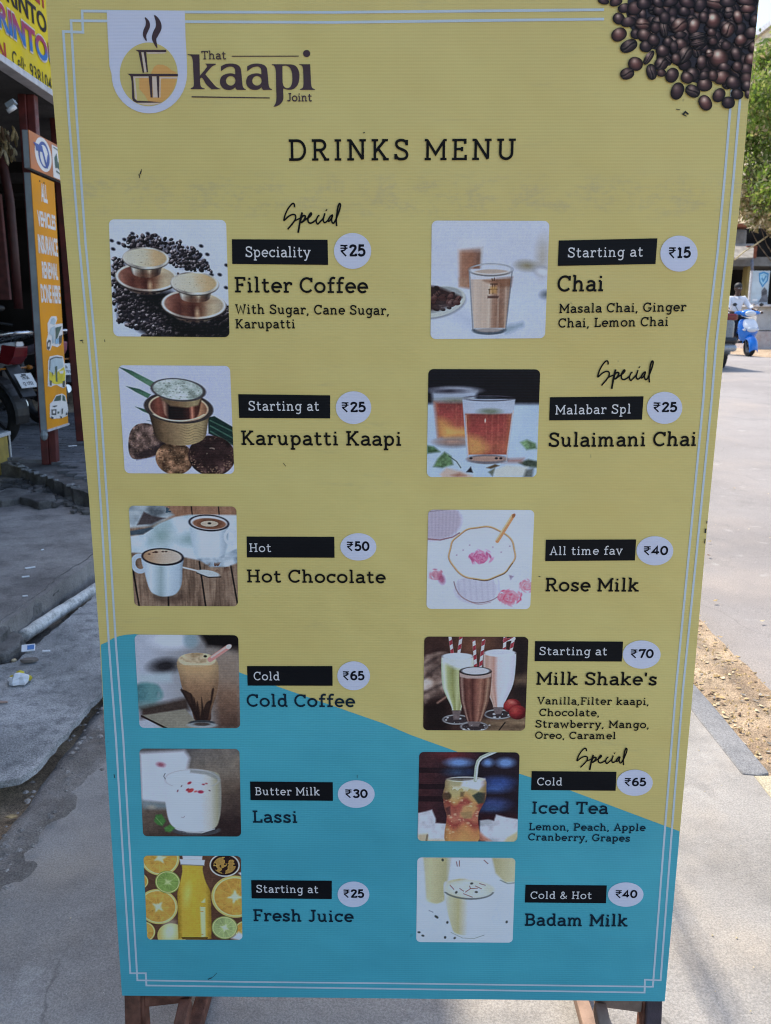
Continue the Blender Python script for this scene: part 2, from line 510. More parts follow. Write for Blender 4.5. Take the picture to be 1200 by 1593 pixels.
# pipe
pa, pb = on_z(36, 990, .07), on_z(148, 917, .07)
d = (pb - pa).normalized()
path = [pa + d * (i * .03 - .01) for i in range(24)] + [pa + d * t for t in (1.2, 2.2, 3.2)]
b = MB()
b.tube([p + Vector((NE(p * 9) * .003, 0, NE(p * 7) * .004)) for p in path], [.029 + .003 * NE(p * 14) for p in path], 16)
pipe = thing('drain_pipe', 'whitish plaster coated pipe lying along the foot of the step', 'pipe', tuple(pa))
o = b.build('pipe_body', M['pipe'], pipe, smooth='all')
o.matrix_parent_inverse = Matrix.Translation(-pa)
e = [on_z(34, 993, .06), on_z(22, 1000, .045), on_z(12, 1007, .04), on_z(-2, 1018, .035), on_z(-14, 1026, .03)]
o = MB().tube(e, [.034, .022, .012, .014, .010], 9).build('broken_collar', M['pipe'], pipe, smooth='all')
o.matrix_parent_inverse = Matrix.Translation(-pa)

# upper platform with paving blocks
PZ = .28
edge = [(-3.6, 6.75)] + [tuple(on_z(px, py, PZ))[:2] for px, py in ((14, 722), (40, 728), (70, 738), (110, 756), (138, 768))] + [(-1.6, 5.3)]
plat = rough_slab('platform', edge + [(-1.6, 13), (-8, 13), (-8, 6.8)], .05, PZ, M['rough'], amp=.025, sub=.09, bev=.015)
tag(plat, kind='structure')
def inside(poly, x, y):
    r = False
    for i in range(len(poly)):
        (xa, ya), (xb, yb) = poly[i], poly[i - 1]
        if (ya > y) != (yb > y) and x < (xb - xa) * (y - ya) / (yb - ya) + xa: r = not r
    return r
b = MB()
PP = [(x, y + .1) for x, y in edge] + [(-1.65, 13), (-8, 13), (-8, 6.9)]
for j in range(60):
    for i in range(22):
        x = -1.76 - i * .205 - (.1 if j % 2 else 0)
        y = 5.2 + j * .104
        if all(inside(PP, x + a, y + c) for a, c in ((-.1, -.05), (.1, -.05), (.1, .05), (-.1, .05))):
            b.box((x, y, PZ + .008 + random.uniform(-.003, .003)), (.193, .092, .03))
tag(b.build('paving_block', M['paver'], plat), kind='stuff')
# pale worn strip on the platform lip + broken slabs in front
b = MB()
for i in range(34):
    t = random.random() ** 1.3 * .9
    p = Vector((*edge[1], 0)).lerp(Vector((*edge[5], 0)), t) + Vector((random.uniform(-.012, .012), random.uniform(.01, .05), 0))
    b.box((p.x, p.y, PZ + .004), (random.uniform(.02, .07), random.uniform(.015, .04), .012), Matrix.Translation(p) @ Matrix.Rotation(random.uniform(0, 3), 4, 'Z') @ Matrix.Translation(-p))
tag(b.build('mortar_lip', concrete('pale_mortar', (.19, .19, .19), (.34, .34, .335), stain_amt=.5, big=9), plat), kind='stuff')
for pts, z, lab in [([(-8, 770), (8, 760), (22, 758), (48, 762), (36, 772), (20, 776), (0, 778)], .22, 'cracked flat concrete piece below the platform edge, left one by the yellow box'),
                    ([(30, 772), (52, 765), (84, 768), (88, 776), (60, 781)], .225, 'cracked flat concrete piece below the platform edge, nearest the red post'),]:
    tag(rough_slab('broken_slab', px_poly(pts, z), .15, z, M['rough'], amp=.01, sub=.05, bev=.01), lab, 'rubble', 'broken slabs below the platform')

b = MB()
for i in range(70):
    t = random.random()
    c = Vector((*edge[1], 0)).lerp(Vector((*edge[5], 0)), t) + Vector((random.gauss(.02, .06), random.gauss(-.16, .09), .175))
    s = random.uniform(.012, .055)
    b.prism([(s * math.cos(a + random.uniform(-.4, .4)) * random.uniform(.7, 1.3), s * .7 * math.sin(a + random.uniform(-.4, .4))) for a in (0, 1.2, 2.4, 3.7, 5)], 0, s * random.uniform(.3, .8), Matrix.Translation(c) @ Matrix.Rotation(random.uniform(0, 6), 4, 'Z') @ Matrix.Rotation(random.uniform(-.3, .3), 4, 'X'))
tag(b.build('rubble_stones', M['rough']), kind='stuff')
# ================================================================== LEFT BUILDING with shop
HB = 0
bx = on_z(705, 1575, 0).x
WALLX = -2.62
HB = (bx - WALLX) / -math.sin(SUN_AZ) * math.tan(SUN_EL)  # wall height solved from the shade edge wanted on the footpath
shop = thing('shop_building', 'dark open fronted shop with yellow fascia on the left', 'building', (-2.6, 8, 0))
def part_at(mb, name, mat, root, **k):
    o = mb.build(name, mat, root, **k)
    o.matrix_parent_inverse = Matrix.Translation(-Vector(root.location)) if root.rotation_euler.z == 0 else root.matrix_basis.inverted()
    return o
part_at(MB().box((-6.1, 4, (HB + 3.85) / 2), (7, 24, HB - 3.85)), 'unseen_upper_wall', M['plaster'], shop)  # unseen upper storey, added and sized to cast the shade
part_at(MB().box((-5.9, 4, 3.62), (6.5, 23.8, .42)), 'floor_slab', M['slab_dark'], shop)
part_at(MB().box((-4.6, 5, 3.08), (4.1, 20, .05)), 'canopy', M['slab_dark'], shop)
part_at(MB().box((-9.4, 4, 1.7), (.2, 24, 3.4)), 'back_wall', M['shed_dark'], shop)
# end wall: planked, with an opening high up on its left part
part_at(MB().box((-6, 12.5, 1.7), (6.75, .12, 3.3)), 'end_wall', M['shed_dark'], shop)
b = MB()
for i in range(5):
    b.box((-3.9 + i * .28, 12.3, 2.78), (.262, .05, .5))
for i in range(5):
    part_at(MB().box((-3.78 + i * .285, 12.38, 2.72), (.27, .04, .56)), 'plank', plain('old_plank_%d' % i, (.13 + .02 * (i % 2), .09, .05), .8, var=.4, scale=5), shop)
# roof trusses and dark clutter inside
for i in range(4):
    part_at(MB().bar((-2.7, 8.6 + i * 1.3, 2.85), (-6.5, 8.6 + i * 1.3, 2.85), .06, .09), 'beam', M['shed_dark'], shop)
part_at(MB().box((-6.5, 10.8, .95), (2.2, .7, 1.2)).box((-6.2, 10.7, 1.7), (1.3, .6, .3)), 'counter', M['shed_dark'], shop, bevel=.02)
part_at(MB().box((-3.1, 11.5, 1.35), (.8, .4, 2.0)), 'cabinet', plain('dark_cabinet', (.05, .018, .02), .5, var=.3), shop, bevel=.01)
for i, z in enumerate((2.3, 1.95, 1.6)):
    part_at(MB().lathe([(.0, -.05), (.05, -.05), (.055, 0), (.03, .04), (0, .04)], 12, Matrix.Translation((-3.0 + .13 * (i % 2), 11.25, z))), 'red_jar', plain('red_jar_%d' % i, (.3, .02, .03), .3), shop, smooth=40)

# far post of the shop front
for (px, py, lab) in [(108, 400, 'slim dark red post behind the orange sign, half hidden by the menu board')]:
    p = on_x(px, py, -2.75)
    o = MB().box((p.x, p.y, 1.7), (.11, .11, 2.72)).build('shop_post', M['red_post'], None, bevel=.01)
    tag(o, lab, 'post')
# near leaning dark rail inside the shop
o = MB().tube([at_y(29, 480, 7.9), at_y(22, 390, 7.9), at_y(15, 310, 7.9), at_y(6, 262, 7.9), at_y(-12, 225, 7.9)], .042, 8).build('bent_rail', plain('dark_red_rail', (.06, .014, .014), .5), None, smooth='all')
tag(o, 'curved dark red rail inside the shop at the left edge', 'rail')
o = MB().box((at_y(-14, 385, 8.6).x, 8.6, at_y(0, 385, 8.6).z), (.3, .05, 1.0)).build('stack_board', plain('maroon_board', (.10, .03, .03), .7, var=.4), None, bevel=.01)
tag(o, 'dull maroon board leaning inside the dark shop behind the motorcycles', 'board')
# shiny lamp tube under the canopy
tb = thing('tube_light', 'short unlit pale tube light under the dark canopy', 'lamp', tuple(at_y(18, 169, 6.1)))
q0, q1 = at_y(12, 173, 6.1), at_y(24, 165, 6.1)
part_at(MB().tube([q0, q1], .017, 8), 'tube', M['white_paint'], tb, smooth='all')
part_at(MB().bar(q0 + Vector((0, 0, .03)), q1 + Vector((0, 0, .03)), .05, .03), 'fitting', M['galv'], tb)
# hanging bundles of pale packets on a rail
for i in range(34):
    q = at_y(random.uniform(-6, 28), random.uniform(206, 246), 6.7 + random.uniform(-.15, .15))
    if i == 0:
        hb = thing('hanging_bundle', 'bundle of pale dried leaves hanging in the dark shop', 'bundle', tuple(q))
    a = random.uniform(-.7, .7)
    part_at(MB().ball((0, 0, 0), (.014, .006, random.uniform(.03, .06)), 8, 0, Matrix.Translation(q) @ Matrix.Rotation(a, 4, 'Y')), 'dried_leaf', random.choice([M['leaf_tan'], M['leaf_pale'], M['leaf_brown'], M['foliage_dry']]), hb, smooth='all')

# red post carrying the orange sign
pp = on_z(79, 722, PZ)
post = thing('sign_post', 'dark red steel post standing on the platform, carrying the orange sign', 'post', (pp.x, pp.y, PZ))
MB().box((-.03, 0, 1.37), (.058, .07, 2.74)).build('post_channel', M['red_post'], post, bevel=.006)
MB().box((.03, .012, 1.37), (.058, .07, 2.74)).build('post_web', M['red_post'], post, bevel=.006)
post.rotation_euler = (0, R(1.5), 0)
SX = pp.x + .115                              # plane of the orange sign

# ---- text helper (built-in font)
def font_mesh(txt, width=None, height=None, bold=.0, track=1.0):
    cu = bpy.data.curves.new('t', 'FONT')
    cu.body = txt
    cu.size = 1
    cu.offset = bold
    cu.space_character = track
    cu.resolution_u = 4
    cu.fill_mode = 'FRONT'
    ob = bpy.data.objects.new('t', cu)
    C.objects.link(ob)
    dg = bpy.context.evaluated_depsgraph_get()
    dg.update()
    me = bpy.data.meshes.new_from_object(ob.evaluated_get(dg))
    bpy.data.objects.remove(ob)
    bpy.data.curves.remove(cu)
    vs = [tuple(v.co) for v in me.vertices]
    fs = [tuple(p.vertices) for p in me.polygons]
    bpy.data.meshes.remove(me)
    xa, xb = min(v[0] for v in vs), max(v[0] for v in vs)
    ya, yb = min(v[1] for v in vs), max(v[1] for v in vs)
    sx = width / (xb - xa) if width else None
    sy = height / (yb - ya) if height else sx
    sx = sx or sy
    return [((v[0] - xa) * sx, (v[1] - ya) * sy, 0) for v in vs], fs
def side_text(name, txt, x, ya, yb, z0, h, mat, root, bold=0, track=1.0):
    """lettering on a plane facing +x, reading towards +y"""
    vs, fs = font_mesh(txt, yb - ya, h, bold, track)
    return part_at(MB().add([(x, ya + v[0], z0 + v[1]) for v in vs], fs), name, mat, root)
def side_shape(name, polys, x, root, mats):
    """flat printed shapes on a plane facing +x; polys = [(pts[(y,z)], material index)]"""
    b = MB()
    for k, (pts, mi) in enumerate(polys):
        tri = tessellate_polygon([[Vector((p[0], p[1], 0)) for p in pts]])
        vs = [(x + .0006 * k, p[0], p[1]) for p in pts]
        b.add(vs, [tuple(t) for t in tri], None, mi)
    return part_at(b, name, mats, root)

# ---- yellow fascia sign
FX = -2.5
fas = thing('fascia_sign', 'bright yellow shop fascia with black and red blue lettering above the dark shop', 'sign', (FX, 6, 3.05))
yel = plain('fascia_yellow', (.68, .52, .006), .6, var=.1, scale=3, bump=.03, spec=.12, grime=.12)
part_at(MB().box((FX - .03, 5.2, 3.72), (.05, 9, 1.28)), 'sign_face', yel, fas)
part_at(MB().box((FX - .02, 5.2, 3.055), (.10, 9, .045)), 'sign_frame', M['trim'], fas, bevel=.004)
tg = NT('red_blue_lettering')
z = tg.n('SeparateXYZ', {0: tg.co.outputs['Object']}).outputs[2]
zb = on_x(40, 55, FX).z
zl, zh = on_x(65, 92, FX).z, on_x(65, 57, FX).z
fac = tg.ramp(z, zl + .25 * (zh - zl), zl + .75 * (zh - zl))
redblue = tg.done(tg.mix(fac, (.03, .15, .42), (.34, .04, .10)), .6, None, 0, .1)
inkbrown = plain('fascia_black', (.022, .014, .01), .6, spec=.08)
inkred = plain('fascia_red', (.36, .04, .03), .6, spec=.1)
X1 = FX - .002
outl = plain('lettering_outline', (.55, .5, .45), .5)
yR = on_x(-9, 20, FX).y, on_x(73, 75, FX).y
side_text('lettering', 'RINTO', X1, on_x(11.5, 3, FX).y, on_x(72.5, 34, FX).y, on_x(67, 49, FX).z, on_x(67, 20, FX).z - on_x(67, 49, FX).z, inkbrown, fas, .03)
side_text('lettering', 'RINTO', X1 + .001, on_x(-3, 30, FX).y - .012, on_x(73.5, 74, FX).y + .012, zl - .012, zh - zl + .024, outl, fas, .05)
side_text('lettering', 'RINTO', X1 + .003, on_x(-3, 30, FX).y, on_x(73.5, 74, FX).y, zl, zh - zl, redblue, fas, .035)
side_text('lettering', 'U', X1 + .003, on_x(75.5, 80, FX).y, on_x(88, 90, FX).y, zl, zh - zl, redblue, fas, .035)
side_text('lettering', 'N', X1, on_x(-3, 70, FX).y, on_x(10, 80, FX).y, on_x(5, 94, FX).z, on_x(5, 64, FX).z - on_x(5, 94, FX).z, inkred, fas, .03)
gi = plain('fascia_grey_ink', (.03, .03, .015), .6, spec=.08)
for s, xa, xb in (('Cell:', 20, 41), ('9381047', 46, 84)):
    side_text('lettering', s, X1, on_x(xa, 90, FX).y, on_x(xb, 110, FX).y, on_x(24, 104, FX).z, on_x(24, 80, FX).z - on_x(24, 104, FX).z, gi, fas, .002, 1.05)
side_text('lettering', 'ET', X1, on_x(55, -6, FX).y, on_x(72, 2, FX).y, on_x(68, 12, FX).z, .16, inkred, fas, .03)

# ---- orange sign board on the post
osg = thing('orange_sign', 'tall narrow orange sign board fixed to the red post, vehicle pictures below white words', 'sign', (SX, 6.3, PZ))
osg_lean = (0, R(1.5), 0)
orange = plain('sign_orange', (.74, .30, .012), .6, var=.1, scale=4, bump=.03, spec=.15, grime=.18)
ored = plain('sign_orange_red', (.55, .17, .04), .5, var=.25, scale=4, bump=.03, grime=.2)
def sp(px, py):
    p = on_x(px, py, SX)
    return (p.y, p.z)
TL, TR = sp(45, 272), sp(78, 273)
BL, BR = sp(72, 671), sp(104, 660)
y0, y1 = BL[0], BR[0]
zt, zb_ = sp(45, 272)[1], BL[1]
part_at(MB().box((SX - .026, (y0 + y1) / 2, (zt + zb_) / 2), (.05, y1 - y0, zt - zb_)), 'sign_box', M['galv'], osg, bevel=.004)
part_at(MB().box((SX + .001, (y0 + y1) / 2, (zt + zb_) / 2), (.004, y1 - y0 + .006, zt - zb_)), 'sign_face', orange, osg)
uy1 = sp(96, 245)[0] - .05
uz0, uz1 = sp(45, 268)[1] + .012, sp(42, 208)[1]
part_at(MB().box((SX - .022, (y0 + uy1) / 2, (uz0 + uz1) / 2), (.045, uy1 - y0, uz1 - uz0)), 'emblem_box', M['galv'], osg, bevel=.004)
part_at(MB().box((SX + .003, (y0 + uy1) / 2, (uz0 + uz1) / 2), (.006, uy1 - y0 + .006, uz1 - uz0)), 'emblem_panel', ored, osg)
for zz in (zb_,):
    part_at(MB().box((SX + .005, (y0 + y1) / 2, zb_ + .006), (.012, y1 - y0 + .012, .016)), 'edge_strip', M['trim'], osg)
part_at(MB().ball((SX - .03, y0 + .01, zb_ - .03), (.03, .03, .045), 8), 'wrapped_corner', M['galv'], osg)
sw = plain('sign_print_white', (.74, .72, .68), .5, var=.08)
sb = plain('sign_print_blue', (.03, .075, .32), .5)
sg_ = plain('sign_print_green', (.03, .085, .06), .5)
syel = plain('sign_print_yellow', (.7, .58, .02), .5)
slb = plain('sign_print_pale_blue', (.42, .52, .55), .5, var=.15)
sdk = plain('sign_print_dark', (.035, .045, .045), .5)
W = y1 - y0
HT = zt - zb_
X2 = SX + .0045
for txt, ya, yb, t0, t1 in [('ALL', .36, .64, 317, 289), ('VEHICLES', .14, .95, 357, 333), ('INSURANCE', .1, .975, 399, 370), ('RENEWAL', .2, .92, 437, 411), ('DONE HERE', .08, .975, 475, 446)]:
    c = 46 + (72 - 46) * ((t0 + t1) / 2 - 272) / 399 + 5
    side_text('lettering', txt, X2, y0 + ya * W, y0 + yb * W, sp(c, t0 - 4)[1], (sp(c, t1 - 4)[1] - sp(c, t0 - 4)[1]), sw, osg, .035, .98)
def ell(cy, cz, ry, rz, n=28, a0=0, a1=360):
    return [(cy + ry * math.cos(R(a0 + (a1 - a0) * i / n)), cz + rz * math.sin(R(a0 + (a1 - a0) * i / n))) for i in range(n if a1 - a0 == 360 else n + 1)]
# emblem: white oval, blue ring, arrow and V
UW, UH = uy1 - y0, uz1 - uz0
ey, ez = y0 + .32 * UW, uz0 + .52 * UH
X3 = SX + .0066
P = [(ell(ey, ez, .21 * UW, .46 * UH), 0), (ell(ey + .01, ez, .145 * UW, .36 * UH), 1), (ell(ey + .01, ez - .02 * UH, .105 * UW, .29 * UH), 0),
     ([(ey - .24 * UW, ez + .22 * UH), (ey - .02 * UW, ez + .22 * UH), (ey + .0 * UW, ez + .06 * UH), (ey - .18 * UW, ez + .02 * UH), (ey - .19 * UW, ez + .13 * UH)], 1),
     ([(ey - .05 * UW, ez + .12 * UH), (ey + .0 * UW, ez + .1 * UH), (ey + .06 * UW, ez - .2 * UH), (ey + .1 * UW, ez + .05 * UH), (ey + .14 * UW, ez + .05 * UH), (ey + .09 * UW, ez - .34 * UH), (ey + .04 * UW, ez - .34 * UH)], 1)]
side_shape('emblem', P, X3, osg, [sw, sb])
cy0, cy1, cz0, cz1 = y0 + .55 * UW, y0 + .93 * UW, uz0 + .02 * UH, uz0 + .93 * UH
part_at(MB().box((SX + .0075, (cy0 + cy1) / 2, (cz0 + cz1) / 2), (.002, cy1 - cy0, cz1 - cz0)), 'white_card', sw, osg)
cw, ch = cy1 - cy0, cz1 - cz0
def cc(u, v): return (cy0 + u * cw, cz0 + v * ch)
side_shape('card_print', [([cc(.1, .96), cc(.9, .9), cc(.9, .86), cc(.1, .92)], 0), ([cc(.15, .3), cc(.12, .62), cc(.3, .8), cc(.36, .55), cc(.5, .5), cc(.62, .34), cc(.85, .12), cc(.9, .2), cc(.8, .42), cc(.66, .44), cc(.5, .28), cc(.3, .34)], 0),
                          ([cc(.5, .84), cc(.68, .86), cc(.64, .74)], 1), ([cc(.2, .2), cc(.75, .12), cc(.75, .16), cc(.2, .25)], 0)], SX + .009, osg, [sg_, sb])
# pictures: scooter, auto rickshaw, car (u across, v down in the zoomed crop)
def crop(px, py):
    return sp(40 + px * 80 / 607, 470 + py * 210 / 1593)
def shp(pts): return [crop(*p) for p in pts]
side_shape('scooter_picture', [
    (shp([(205, 560), (198, 450), (215, 380), (205, 250), (230, 195), (250, 165), (310, 165), (320, 200), (300, 260), (385, 250), (390, 380), (370, 500), (330, 530), (265, 510), (245, 570)]), 0),
    (shp([(207, 550), (205, 470), (225, 440), (250, 450), (245, 530), (230, 568)]), 2), (shp([(216, 525), (216, 480), (235, 470), (236, 520)]), 0),
    (shp([(235, 250), (245, 200), (280, 180), (300, 210), (285, 270)]), 1), (shp([(225, 370), (245, 300), (290, 280), (290, 480), (265, 490), (262, 400)]), 1),
    (shp([(300, 300), (372, 280), (345, 360), (325, 420), (305, 440)]), 3), (shp([(345, 400), (380, 380), (375, 480), (350, 500)]), 2),
    (shp([(300, 440), (340, 420), (340, 490), (300, 490)]), 4)], SX + .0045, osg, [sw, slb, sdk, sg_, plain('sign_print_sky', (.25, .45, .6), .5)])
side_shape('rickshaw_picture', [
    (shp([(228, 990), (225, 690), (245, 640), (330, 622), (400, 640), (425, 740), (440, 830), (440, 1000), (415, 1015), (330, 975), (290, 985), (265, 1000)]), 0),
    (shp([(236, 850), (240, 665), (290, 640), (395, 655), (410, 760), (330, 800), (300, 850)]), 1), (shp([(238, 800), (240, 670), (315, 640), (390, 650), (392, 662), (310, 655), (252, 680), (250, 800)]), 2),
    (shp([(236, 810), (300, 860), (310, 770), (330, 830), (415, 760), (432, 830), (430, 950), (330, 970), (290, 960), (240, 920)]), 3),
    (shp([(305, 760), (330, 750), (340, 940), (318, 935)]), 4), (shp([(268, 820), (285, 840), (280, 880)]), 2), (shp([(355, 815), (405, 805), (400, 840), (365, 840)]), 0),
    (shp([(248, 920), (268, 925), (268, 985), (250, 980)]), 2), (shp([(398, 930), (425, 925), (425, 1005), (405, 1000)]), 2)], SX + .0045, osg, [sw, slb, sdk, syel, sg_])
side_shape('car_picture', [
    (shp([(262, 1360), (258, 1200), (290, 1170), (330, 1095), (400, 1078), (440, 1100), (462, 1180), (478, 1260), (470, 1340), (400, 1370), (300, 1375)]), 0),
    (shp([(300, 1170), (330, 1110), (390, 1092), (388, 1160)]), 2), (shp([(405, 1160), (405, 1092), (432, 1110), (445, 1170)]), 2),
    (shp([(282, 1225), (345, 1215), (340, 1228), (310, 1240)]), 1), (shp([(276, 1265), (335, 1262), (335, 1330), (282, 1330)]), 1), (shp([(290, 1280), (320, 1278), (320, 1312), (292, 1312)]), 0),
    (shp([(348, 1290), (370, 1290), (368, 1315), (350, 1315)]), 2), (shp([(270, 1345), (300, 1355), (300, 1378), (278, 1375)]), 1), (shp([(380, 1340), (402, 1350), (400, 1372), (388, 1368)]), 1),
    (shp([(450, 1300), (462, 1305), (460, 1335), (450, 1330)]), 1), (shp([(396, 1255), (408, 1250), (408, 1310), (398, 1330)]), 1)], SX + .0045, osg, [sw, sdk, sg_])
for yy in (.33, .52):
    part_at(MB().ball((SX + .004, y0 + yy * W, zt - .035), (.006, .006, .006), 8), 'rivet', sdk, osg)

osg.rotation_euler = osg_lean
# yellow box at the left edge
q = on_z(12, 752, .17)
yb_ = thing('yellow_box', 'weathered yellow box with white rim at the left edge beside the platform', 'box', (q.x, q.y, .17))
bxo = -588 / 1300 * (q.y + .48) - q.x
MB().box((-.31 + bxo, .24, .165), (.6, .46, .31)).build('box_body', M['yellow_box'], yb_, bevel=.012)
MB().box((-.31 + bxo, .24, .337), (.62, .48, .035)).build('box_lid', M['galv'], yb_, bevel=.008)
MB().box((-.31 + bxo, -.002, .332), (.63, .02, .025)).box((.002 + bxo, .24, .332), (.02, .49, .03)).box((.0 + bxo, .475, .16), (.012, .012, .32)).build('rim', M['white_paint'], yb_, bevel=.004)

# ---- litter on the left
def crumple(name, c, r, mats, label, cat, n=4, seed=1, flat=.5, two=None):
    rnd = random.Random(seed)
    b = MB().ball((0, 0, 0), (r, r * .75, r * flat), 14)
    vs = []
    for v in b.v:
        k = 1 + .9 * NE(Vector((v[0] / r * 1.6 + seed * 3, v[1] / r * 1.6, v[2] / r * 1.6))) + .25 * NE(Vector((v[0] / r * 5, v[1] / r * 5 + seed, 0)))
        vs.append((v[0] * k, v[1] * k, max(v[2] * k + r * flat * .7, 0)))
    b.v = vs
    if two is not None:
        b.mi = [1 if two(sum((Vector(vs[i]) for i in f), Vector()) / len(f)) else 0 for f in b.f]
    o = b.build(name, mats, None)
    o.location = c
    return tag(o, label, cat)
crumple('wrapper', on_z(31, 1061, .088), .042, [M['litter_white'], M['litter_yellow']], 'crumpled white and yellow wrapper lying on the stone slab', 'litter', seed=3, two=lambda c: c.y > .003 and c.z > .006)
q = on_z(44, 1008, .1)
pk = thing('paper_packet', 'small white paper packet with blue print, between pipe and stone slab', 'litter', tuple(q), .3)
MB().box((0, 0, 0), (.052, .034, .006), Matrix.Rotation(R(35), 4, 'X')).build('packet', M['litter_white'], pk, bevel=.002)
MB().box((.01, -.001, .005), (.026, .02, .002), Matrix.Rotation(R(35), 4, 'X')).build('print', M['litter_blue'], pk)
q = on_z(46, 1029, .088)
o = MB().prism([(-.035, -.008), (-.02, .012), (.02, .016), (.034, .006), (.02, -.012), (-.02, -.015)], 0, .012).build('stone_chip', plain('brown_chip', (.2, .17, .145), .9, var=.3), None, bevel=.003)
o.location = q
tag(o, 'flat brownish chip of stone on the slab below the paper packet', 'stone')
o = MB().ball((0, 0, .006), (.012, .011, .008), 10).build('seed_pod', M['leaf_pale'], None, smooth='all')
o.location = on_z(22, 1030, .06)
tag(o, 'small round yellowish pod at the left rim of the slab', 'litter')
o = MB().ball((0, 0, .004), (.018, .012, .006), 10).build('bottle_cap', M['litter_white'], None, smooth='all')
o.location = on_z(127, 948, .06)
tag(o, 'small white cup lid just below the pipe near the menu board', 'litter')
o = MB().prism([(-.022, -.006), (-.012, .008), (.015, .007), (.02, -.004)], 0, .003).build('dry_leaf', plain('pink_brown_leaf', (.4, .28, .22), .8), None)
o.location = on_z(4, 1093, .087)
tag(o, 'pinkish dry leaf on the slab at the very left edge', 'leaf')
o = MB().prism([(-.016, -.004), (-.006, .009), (.012, .006), (.017, -.002), (.004, -.009)], 0, .003).build('dry_leaf', M['leaf_tan'], None)
o.location = on_z(18, 1271, .006)
tag(o, 'small yellow dry leaf on the concrete below the stone slab', 'leaf')
for i, (px, py, l, a, zz, lab) in enumerate([(47, 884, .05, .5, .172, 'longest white paper scrap on the grey walkway above the step'), (40, 898, .035, .4, .172, 'thin pale paper scrap on the walkway nearest the step edge'), (39, 928 - 0, .022, .3, .172, 'tiny pale scrap at the brink of the step'),
                                       (66, 856, .02, 1.2, .172, 'small white paper bit alone on the upper grey walkway'), (72, 1014, .03, .2, .088, 'narrow white shred on the slab right of the paper packet'),
                                       (113, 694, .07, .6, .385, 'white plastic scrap on the paving blocks right of the red post')]):
    o = MB().box((0, 0, .003), (l, l * .32, .006), Matrix.Rotation(a, 4, 'Z')).build('paper_scrap', M['litter_white'], None, bevel=.0015)
    o.location = on_z(px, py, zz)
    tag(o, lab, 'litter', 'paper scraps on the left')
# loose debris along the drain edge
b = MB()
for _ in range(300):
    t = random.random()
    x, y = random.gauss(-1.47, .05), random.uniform(2.9, 4.6)
    if random.random() < .45:
        x, y = random.gauss(-1.0, .045), random.uniform(1.7, 3.3)
    s = random.uniform(.003, .013)
    b.ball((x, y, .03), (s, s * random.uniform(.5, 1), s * .6), 5)
tag(b.build('rubble_grit', M['walkway']), kind='stuff')
# ================================================================== MOTORCYCLES in the dark shop
def wheel(root, x, z, r, wd, mt=None):
    t = MB()
    Mx = Matrix.Translation((x, 0, z)) @ Matrix.Rotation(math.pi / 2, 4, 'X')
    prof = [(r - .07, -wd * .38), (r - .03, -wd * .5), (r - .006, -wd * .3), (r, 0), (r - .006, wd * .3), (r - .03, wd * .5), (r - .07, wd * .38), (r - .07, -wd * .38)]
    ty = t.lathe(prof, 36, Mx).build('tyre', M['rubber'], root, smooth=50)
    k = MB().lathe([(r - .07, -wd * .36), (r - .085, -.02), (r - .085, .02), (r - .07, wd * .36)], 30, Mx)
    k.lathe([(0, -.06), (.045, -.06), (.05, 0), (.045, .06), (0, .06)], 14, Mx)
    for i in range(5):
        a = i * 2 * math.pi / 5
        k.bar((x + .04 * math.cos(a), 0, z + .04 * math.sin(a)), (x + (r - .08) * math.cos(a), 0, z + (r - .08) * math.sin(a)), .03, .03, 0, (0, 1, 0))
    k.build('rim', M['iron'], root, smooth=40)
